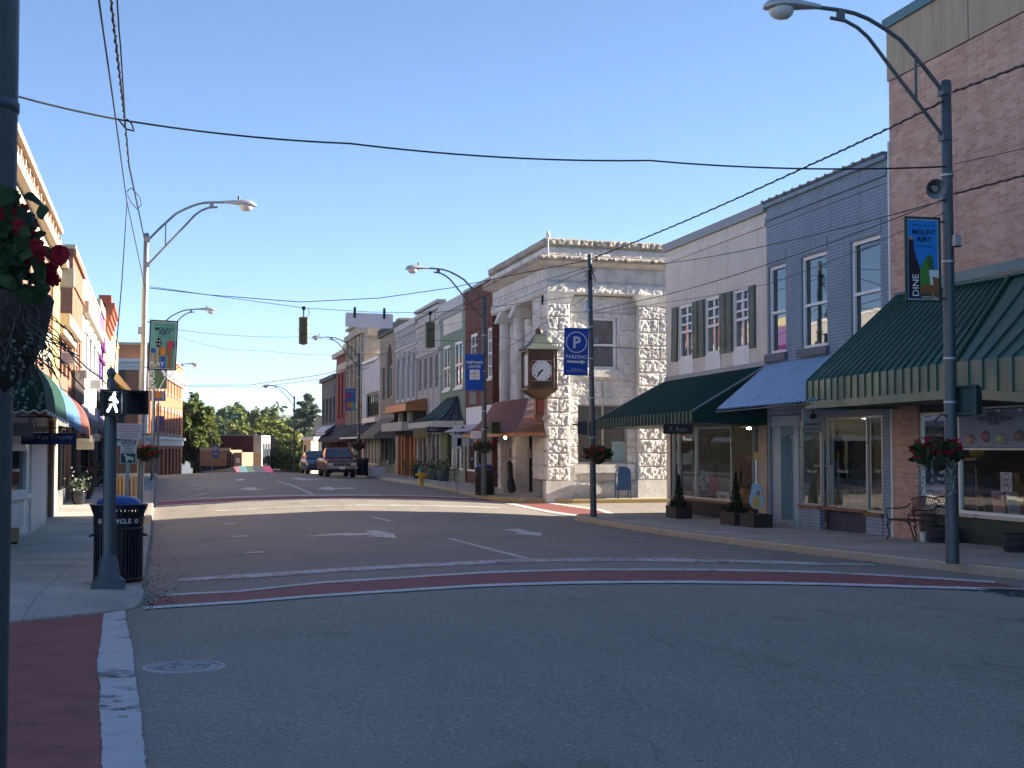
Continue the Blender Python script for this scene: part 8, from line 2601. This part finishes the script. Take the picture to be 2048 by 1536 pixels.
# ice-cream shop: banner across the window, easel board, posters
b = R1
t = thing('window_banner', 'pale blue and cream cloth banner across the top of the right shop window', 'banner', (b.w(b.x(1914), .045, b.z(1914, 893))), math.atan2(b.ex.y, b.ex.x))
zA, zB = b.z(1914, 895) - b.z(1914, 893), b.z(1914, 822) - b.z(1914, 893)
W_ = 4.2
m_bn1 = M('banner_pale_blue', (.20, .25, .33), .7, .2, 2, 8, 0); m_bn2 = M('banner_food_tones', (.34, .24, .15), .7, .55, 2.2, 6, 0)
q = MB()
rows = []
for j in range(6):
    rows.append([(W_ * i / 40, .012 * math.sin(i * .9 + j * .4) - .02, zA + (zB - zA) * j / 5) for i in range(41)])
q.loft(rows[:4], 1, True, False, closed=False); q.loft(rows[3:], 0, True, False, closed=False)
for i, (s_, zf) in enumerate((("AMERICA'S", .88), ('SWEETEST ICE CREAM', .76), ('OF ALL', .66))): put_text(q, s_, (1.35, -.045, zA + (zB - zA) * zf), (1, 0, 0), (0, 0, 1), height=.085, m=2, bold=.02)
for k in range(7): q.ball((.5 + k * .55, -.02, zA + .16 + .05 * (k % 2)), .13, 10, 3 + k % 3, .85)
q.build('cloth', [m_bn1, m_bn1, m_s_ink, m_bn2, M('banner_pink_scoop', (.38, .18, .17), .7), M('banner_vanilla_scoop', (.42, .36, .24), .7)], t)
q = MB(); q.tube([(0, -.03, zA - .03), (W_, -.03, zA - .03)], .022, 6); q.tube([(0, -.03, zB + .04), (W_, -.03, zB + .04)], .018, 6); q.build('rail', m_white, t)
zs_ = b.z(1960, 1030)
t = thing('easel_board', 'dark menu board on a pale wooden easel inside the right shop window', 'easel', px_floor(b, 1938, .7, zs_ - .02), math.atan2(b.ex.y, b.ex.x))
q = MB(); q.box(-.28, .28, -.02, .02, .32, 1.05); q.build('board', M('chalk_board', (.03, .03, .03), .8, .3), t)
q = MB(); q.tube([(-.32, -.03, 0), (-.25, 0, 1.12)], .02, 5); q.tube([(.32, -.03, 0), (.25, 0, 1.12)], .02, 5); q.tube([(0, .35, 0), (0, .02, 1.1)], .02, 5); q.box(-.3, .3, -.03, .0, 1.06, 1.11); q.box(-.33, .33, -.05, .02, .27, .31); q.build('frame', m_wood_pale, t)
q = MB(); rng = random.Random(5)
for k in range(9): q.box(-.22, -.22 + rng.uniform(.2, .42), -.024, -.021, .42 + k * .065, .43 + k * .065)
q.build('chalk_line', m_gray_cap, t)
t = thing('window_poster', 'white round DAIRY FREE sticker on the right shop window', 'poster', b.w(b.x(2006), .06, b.z(2006, 964)), math.atan2(b.ex.y, b.ex.x))
q = MB(); q.box(-.19, .19, -.004, .004, -.18, .18, 0)
for k in range(24):
    a0, a1 = k / 24 * 6.283, (k + 1) / 24 * 6.283
    q.quad(*[(rr * math.cos(a), -.007, rr * math.sin(a)) for rr, a in ((.165, a0), (.165, a1), (.15, a1), (.15, a0))], 1)
put_text(q, 'DAIRY', (0, -.007, .045), (1, 0, 0), (0, 0, 1), width=.24, m=1, bold=.02); put_text(q, 'FREE', (0, -.007, -.05), (1, 0, 0), (0, 0, 1), width=.22, m=1, bold=.02); q.build('sheet', [m_gray_panel, m_s_ink], t)
for px, lab, c1_ in ((1998, 'pink framed print leaning in the right shop window', (.42, .17, .19)), (2028, 'blue framed print leaning in the right shop window', (.13, .25, .31))):
    t = thing('framed_print', lab, 'picture', px_floor(b, px, .35, zs_ + .03), math.atan2(b.ex.y, b.ex.x)); t.rotation_euler[0] = R(8)
    q = MB(); q.box(-.19, .19, -.012, .012, 0, .44); q.build('mat_board', m_gray_panel, t); q = MB(); q.box(-.15, .15, -.016, -.013, .06, .39); q.build('print', M(lab.split()[0] + '_print', c1_, .6, .6, 9, 14, 0), t)
t = thing('paper_lantern', 'round pleated yellow paper lantern hung in the right shop window', 'lantern', px_floor(b, 1953, .8, b.z(1953, 903)), 0)
q = MB(); q.ball((0, 0, 0), .15, 18); q.build('shade', M('yellow_paper', (.42, .27, .06), .8, .1), t); q = MB(); q.tube([(0, 0, .14), (0, 0, .5)], .005, 4); q.build('cord', m_wire, t)
# ------------------------------------------------------------------ parked vehicles, fronts towards the viewer
m_maroon_car = M('maroon_car_paint', (.10, .012, .026), .28, .08, 1, 20, .02, spec=.6)
m_slate_car = M('slate_blue_car_paint', (.05, .075, .12), .25, .08, 1, 20, .02, spec=.6)
m_chrome = M('chrome', (.62, .62, .62), .15, .05, metal=1.0)
m_tyre = M('tyre_rubber', (.014, .014, .014), .85, .2)
m_rim = M('alloy_rim', (.35, .35, .36), .35, .1, metal=.7)
m_carglass = GLASS('car_glass', (.03, .04, .045), .01, 1)
m_hl = M('headlamp_glass', (.45, .47, .48), .12, .1, spec=.8)
m_amber = M('amber_lens', (.5, .16, .02), .3, .1)
m_plastic = M('black_bumper_plastic', (.02, .02, .022), .6, .1)
def wheel(t, x, y, r, w):
    q = MB(); q.lathe([(r * .62, -w / 2), (r * .93, -w / 2), (r, -w * .35), (r, w * .35), (r * .93, w / 2), (r * .62, w / 2)], n=24)
    q.xf(Matrix.Translation((x, y, r)) @ Matrix.Rotation(R(90), 4, 'Y')); wo = q.build('wheel', m_tyre, t)
    q = MB(); q.lathe([(.03, -w * .42), (r * .62, -w * .40), (r * .62, w * .40), (.03, w * .42)], n=20); q.xf(Matrix.Translation((x, y, r)) @ Matrix.Rotation(R(90), 4, 'Y')); q.build('rim', m_rim, wo)
def sections(mb, secs, m=0):
    """secs: (y, z0, z1, half width at bottom, middle, top) -> body shell lofted along y"""
    rings = []
    for y, z0, z1, wb, wm, wt in secs:
        h = z1 - z0
        pts = [(-wb, z0), (-wm, z0 + h * .35), (-wm, z0 + h * .65), (-wt, z1 - h * .06), (-wt * .9, z1), (wt * .9, z1), (wt, z1 - h * .06), (wm, z0 + h * .65), (wm, z0 + h * .35), (wb, z0)]
        rings.append([(x, y, z) for x, z in pts])
    mb.loft(rings, m, True, True)
# pickup: y grows to the rear; front at y = 0
px0 = vert_at(684, 79.0)
t = thing('pickup_truck', 'maroon pickup truck parked facing the viewer at the right kerb', 'pickup truck', (px0[0], px0[1], road_z(*px0)), R(1.0))
q = MB()
sections(q, [(.0, .48, .86, .80, .83, .78), (.12, .42, .98, .82, .85, .80), (1.15, .40, 1.06, .83, .86, .78), (1.25, .40, 1.08, .83, .86, .80), (2.7, .40, 1.08, .83, .86, .82), (4.5, .45, 1.06, .82, .85, .82), (4.6, .48, 1.04, .80, .83, .80)])
q.build('body', m_maroon_car, t)
q = MB(); rings = []
for y, z, w in ((1.15, 1.07, .80), (1.72, 1.60, .66), (1.9, 1.66, .64), (2.45, 1.66, .64), (2.75, 1.08, .78)): rings.append([(-w, y, z), (w, y, z)])
q.loft(rings, 0, False, False, closed=False)
for s_ in (-1, 1): q.poly([(s_ * w, y, z) for y, z, w in ((1.15, 1.07, .80), (1.72, 1.60, .66), (1.9, 1.66, .64), (2.45, 1.66, .64), (2.75, 1.08, .78))])
cabin = q.build('cabin', m_maroon_car, t)
q = MB(); q.quad((-.70, 1.205, 1.135), (.70, 1.205, 1.135), (.595, 1.66, 1.565), (-.595, 1.66, 1.565)); q.build('windshield', m_carglass, t)
for s_ in (-1, 1):
    q = MB(); q.poly([(s_ * .785, 1.42, 1.13), (s_ * .79, 2.5, 1.13), (s_ * .675, 2.42, 1.58), (s_ * .68, 1.80, 1.58)]); q.build('side_window', m_carglass, t)
    q = MB(); q.box(s_ * .86, s_ * 1.05, 1.32, 1.42, 1.10, 1.25); q.build('mirror', m_black, t)
    q = MB(); q.box(s_ * .50, s_ * .78, -.03, .05, .68, .83); hl = q.build('headlight', m_hl, t)
    q = MB(); q.box(s_ * .785, s_ * .83, -.01, .08, .68, .83); q.build('turn_lamp', m_amber, t)
q = MB(); q.box(-.48, .48, -.025, .04, .67, .84, 0)
for x0, x1 in ((-.46, -.18), (-.16, .16), (.18, .46)): q.box(x0, x1, -.032, -.02, .69, .80, 1)
q.build('grille', [m_chrome, m_plastic], t)
q = MB(); q.box(-.86, .86, -.16, -.02, .52, .64, 0); q.box(-.86, .86, -.15, .1, .42, .515, 1); q.build('bumper', [m_chrome, m_plastic], t)
q = MB(); q.box(-.16, .16, -.175, -.162, .48, .62); q.build('number_plate', m_white, t)
for x in (-.72, .72):
    for y in (.78, 3.6): wheel(t, x, y, .33, .22)
q = MB(); q.box(-.5, .5, .3, 4.2, .28, .42); q.build('underside', m_plastic, t)
# hatchback behind it
px1 = vert_at(641, 90.0)
t = thing('parked_car', 'slate blue hatchback parked behind the maroon pickup', 'car', (px1[0], px1[1], road_z(*px1)), R(1.0))
q = MB()
sections(q, [(.0, .40, .66, .72, .78, .70), (.15, .25, .78, .80, .85, .76), (1.0, .22, .95, .83, .88, .76), (1.2, .22, .98, .83, .88, .78), (3.2, .22, 1.02, .83, .88, .80), (4.1, .28, 1.02, .80, .85, .76), (4.25, .4, .95, .74, .78, .70)])
q.build('body', m_slate_car, t)
q = MB(); rings = []
cp = ((1.0, .95, .80), (1.75, 1.42, .62), (2.1, 1.50, .60), (3.2, 1.46, .59), (4.1, 1.0, .74))
for y, z, w in cp: rings.append([(-w, y, z), (w, y, z)])
q.loft(rings, 0, False, False, closed=False)
for s_ in (-1, 1): q.poly([(s_ * w, y, z) for y, z, w in cp])
q.build('cabin', m_slate_car, t)
q = MB(); q.quad((-.72, 1.03, 1.0), (.72, 1.03, 1.0), (.57, 1.70, 1.42), (-.57, 1.70, 1.42)); q.build('windshield', m_carglass, t)
for s_ in (-1, 1):
    q = MB(); q.poly([(s_ * .785, 1.4, 1.03), (s_ * .79, 3.6, 1.05), (s_ * .625, 3.1, 1.42), (s_ * .64, 1.9, 1.43)]); q.build('side_window', m_carglass, t)
    q = MB(); q.box(s_ * .84, s_ * 1.0, 1.25, 1.35, 1.0, 1.12); q.build('mirror', m_slate_car, t)
    q = MB(); q.hexa([(s_ * .42, .02, .62), (s_ * .80, .2, .62), (s_ * .42, .12, .62), (s_ * .80, .3, .62), (s_ * .46, .02, .74), (s_ * .82, .22, .76), (s_ * .46, .12, .74), (s_ * .82, .32, .76)]); q.build('headlight', m_hl, t)
q = MB(); q.box(-.38, .38, -.015, .05, .58, .68); q.box(-.6, .6, .0, .06, .28, .42); q.build('grille', m_plastic, t)
q = MB(); q.box(-.15, .15, -.02, -.016, .44, .56); q.build('number_plate', m_white, t)
for x in (-.74, .74):
    for y in (.85, 3.4): wheel(t, x, y, .31, .2)

# ------------------------------------------------------------------ pots and small things on the pavements
m_glaze = M('teal_glazed_pot', (.035, .085, .085), .22, .3, 3, 20, .03, spec=.7); m_glaze_dk = M('black_glazed_pot', (.012, .012, .016), .2, .2, 3, 20, .03, spec=.7); m_terra = M('terracotta_pot', (.25, .1, .06), .7, .2)
leafP = LEAF('pot_plant_leaf', (.02, .05, .015), (.06, .11, .03))
m_mixfl = LEAF('mixed_petal', (.45, .10, .18), (.62, .58, .52), .3)
m_whfl = LEAF('white_petal', (.28, .25, .27), (.46, .43, .38), .3)
def pot(label, px, py, r, h, mat, zf=walk_z, hp=.4, fl=None, n=140, group='planted pots on the pavements', uv=None):
    u, v = uv or hit(px, py, zf); t = thing('plant_pot', label, 'plant pot', (u, v, zf(u, v)), 0, group)
    q = MB(); q.lathe([(r * .6, 0), (r * .85, h * .3), (r * 1.0, h * .75), (r * .92, h * .92), (r * 1.02, h), (r * .9, h), (r * .85, h * .9)], n=22); q.build('pot', mat, t)
    rng = random.Random(int(px * 7 + py)); q = MB()
    leaf_mesh(q, n, lambda: (rng.gauss(0, r * .6), rng.gauss(0, r * .6), h + abs(rng.gauss(0, hp * .45))), .07, 0, .2, .35, rng); q.build('foliage', leafP, t)
    if fl:
        q = MB(); leaf_mesh(q, n // 2, lambda: (rng.gauss(0, r * .7), rng.gauss(0, r * .7), h + abs(rng.gauss(hp * .4, hp * .35))), .045, 0, 0, .9, rng); q.build('blossom', fl, t)
    return t
pot('black glazed pot, leftmost of the row before the green brick front', 836, 957, .33, .62, m_glaze_dk, hp=.45, n=200)
pot('dull green pot with pink flowers behind the hydrant', 853, 958, .27, .45, m_terra, hp=.45, fl=m_mixfl)
pot('teal glazed pot, middle of the row before the green brick front', 868, 960, .31, .55, m_glaze, hp=.55, n=200)
pot('teal glazed pot beside the iron chair, rightmost of the row', 886, 962, .33, .5, m_glaze, hp=.6, fl=m_whfl, n=220)
pot('big black glazed pot on the left pavement by the brown doorway', 168, 998, .36, .62, m_glaze_dk, hp=.3, n=160)
rng = random.Random(3)
for i, (lab, fl) in enumerate((('flower pot with pale lilac blooms, first behind the big black pot', m_whfl), ('flower pot with cream and yellow blooms, second behind the big black pot', m_whfl), ('dark flower pot with red blooms, third along the left facades', m_petal), ('flower pot with mixed blooms, fourth along the left facades', m_mixfl), ('flower pot with white blooms, fifth along the left facades', m_whfl), ('farthest flower pot of the left row, dark leaves', m_mixfl))):
    vv = 49.5 + i * 4.4; pot(lab, 180 + i * 13, 985 - i * 6, .26, .45, m_glaze_dk, hp=.5, fl=fl, n=150, uv=(-2.85 - .01 * vv + .42, vv))
u, v = 9.9 + 1.9, 90.0
c = hit(747, 951, walk_z); t = thing('box_planter', 'white wooden planter box with tall grasses before the low white front', 'planter', (c[0] + .2, c[1], walk_z(*c)), R(-90))
q = MB(); q.box(-.75, .75, -.4, .4, 0, .52)
for k in range(9): q.box(-.74 + k * .165, -.62 + k * .165, -.415, -.40, .03, .5); q.box(.75, .762, -.38 + k * .085, -.32 + k * .085, .03, .5)
q.build('box', m_white, t)
q = MB()
for k in range(120):
    x, y = rng.uniform(-.7, .7), rng.uniform(-.35, .35); h = rng.uniform(.5, 1.1); dx = rng.gauss(0, .12); q.poly([(x - .02, y, .5), (x + .02, y, .5), (x + dx, y + rng.gauss(0, .1), .5 + h)])
q.build('grass', leafA, t)
# iron chairs before the green brick front
def chair(label, px, py, rz):
    u, v = hit(px, py, walk_z); t = thing('iron_chair', label, 'chair', (u, v, walk_z(u, v)), rz, 'black iron cafe chairs')
    q = MB(); q.lathe([(.21, .43), (.22, .44), (.21, .455)], n=16); q.build('seat', m_iron, t)
    for sx in (-1, 1):
        for sy in (-1, 1):
            q = MB(); q.tube([(sx * .15, sy * .15, .43), (sx * .17, sy * .17, .2), (sx * .21, sy * .21, 0)], .014, 5); q.build('leg', m_iron, t)
    q = MB(); q.tube([(-.19, .19, .43), (-.2, .24, .7), (-.12, .27, .92), (0, .28, .96), (.12, .27, .92), (.2, .24, .7), (.19, .19, .43)], .014, 6)
    for x in (-.08, 0, .08): q.tube([(x, .2, .44), (x * 1.2, .26, .94)], .009, 5)
    q.build('backrest', m_iron, t)
    q = MB()
    for s_ in (-1, 1): q.tube([(s_ * .2, .22, .66), (s_ * .24, .0, .66), (s_ * .22, -.15, .62), (s_ * .19, -.17, .44)], .012, 5)
    q.build('armrest', m_iron, t)
chair('black iron chair beside the rightmost teal pot', 905, 968, R(-120))
chair('black iron chair at the wooden doors, left of the pots', 818, 957, R(60))
# upright sandwich board and stone post near the granite corner
c = hit(985, 988, walk_z); t = thing('sandwich_board', 'tan upright board with vertical lettering beside the bin at the granite corner', 'sign board', (c[0] + .9, c[1] + 1.1, walk_z(*c)), R(-4))
q = MB(); q.box(-.2, .2, -.03, .03, .05, 1.15, 0); put_text(q, 'ANTIQUES', (0, -.034, .6), (0, 0, 1), (-1, 0, 0), width=.9, m=1, bold=.01); q.build('panel', [m_s_cream, m_s_ink], t)
q = MB(); q.box(-.22, .22, -.12, .12, 0, .05); q.build('foot', m_wood, t)
c = hit(1050, 985, walk_z); t = thing('guitar_case', 'black guitar case leaning at the granite entrance', 'guitar case', (12.95, 53.9, walk_z(12.9, 54)), R(-70)); t.rotation_euler[0] = R(6)
q = MB(); q.prism([(.2 * math.cos(a) * (1.0 if math.sin(a) < 0 else .8), .32 + .30 * math.sin(a)) for a in [k * .3927 for k in range(16)]], -.07, .07); q.prism([(-.07, .55), (.07, .55), (.09, 1.2), (.0, 1.28), (-.09, 1.2)], -.06, .06); q.build('shell', m_iron, t); q = MB(); q.tube([(.21, -.03, .28), (.25, 0, .34), (.21, .03, .4)], .012, 5); q.build('handle', m_black, t)

# dry leaves and grit lying in the gutters
rng = random.Random(31); q = MB()
for k in range(900):
    if k % 3: v = 16.8 + 24 * rng.random() ** 1.6; u = uL(v) + .04 + abs(rng.gauss(0, .22))
    else: v = rng.uniform(18, 41); u = uR(v) - .04 - abs(rng.gauss(0, .15))
    z = road_z(u, v) + .012
    leaf_mesh(q, 1, lambda: (u, v, z), rng.uniform(.005, .017), 0, .85, .6, rng)
setp(q.build('leaf_litter', M('dry_brown_leaf', (.05, .038, .025), .9, .5, 5)), kind='stuff')
c = hit(20, 1088, left_walk_z); t = thing('wooden_box', 'low tan wooden box on the left pavement by the angled shop wall', 'box', (c[0], c[1], left_walk_z(*c)), R(12))
q = MB(); q.box(-.16, .16, -.16, .16, .05, .33); q.build('body', m_wood_pale, t); q = MB(); q.box(-.13, .13, -.13, .13, 0, .049); q.build('foot', m_black, t)
a = P(1172, 612, dPK - .1); t = thing('loudspeaker', 'small pale bell-shaped speaker on the slim pole above the PARKING banner', 'loudspeaker', a)
q = MB(); q.lathe([(.12, -.16), (.10, -.13), (.06, -.02), (.04, .08), (.015, .10)], n=14); q.build('horn', m_white, t); q = MB(); q.tube([(0, 0, .09), (.02, .02, .16), (.1, .08, .16)], .012, 5); q.build('bracket', m_iron, t)
a = BK.w(BK.W + .1, -.1, ZC0); t = thing('roof_lamp', 'thin post lamp standing on the corner of the granite cornice', 'lamp', a)
q = MB(); q.tube([(0, -.25, 0), (0, -.25, .62)], .025, 6); q.build('post', m_alu, t); q = MB(); q.lathe([(.03, .62), (.085, .66), (.085, .76), (.05, .82), (.02, .88)], (0, -.25, 0), 12); q.build('lamp_head', m_white, t)
# ------------------------------------------------------------------ the air: one even box of thin haze round everything
q = MB(); q.box(-3400, 3400, -120, 4200, -260, 130)
t_ = NT('morning_haze')
for n in list(t_.t.nodes):
    if n.type != 'OUTPUT_MATERIAL': t_.t.nodes.remove(n)
pv = t_.n('VolumePrincipled')
pv.inputs['Color'].default_value = (.80, .88, 1.0, 1)
pv.inputs['Density'].default_value = 0.00015
pv.inputs['Anisotropy'].default_value = .2
t_.l(pv.outputs[0], [n for n in t_.t.nodes if n.type == 'OUTPUT_MATERIAL'][0].inputs['Volume'])
hz = q.build('haze', t_.mat)
setp(hz, kind='stuff')
scene.cycles.volume_bounces = 0
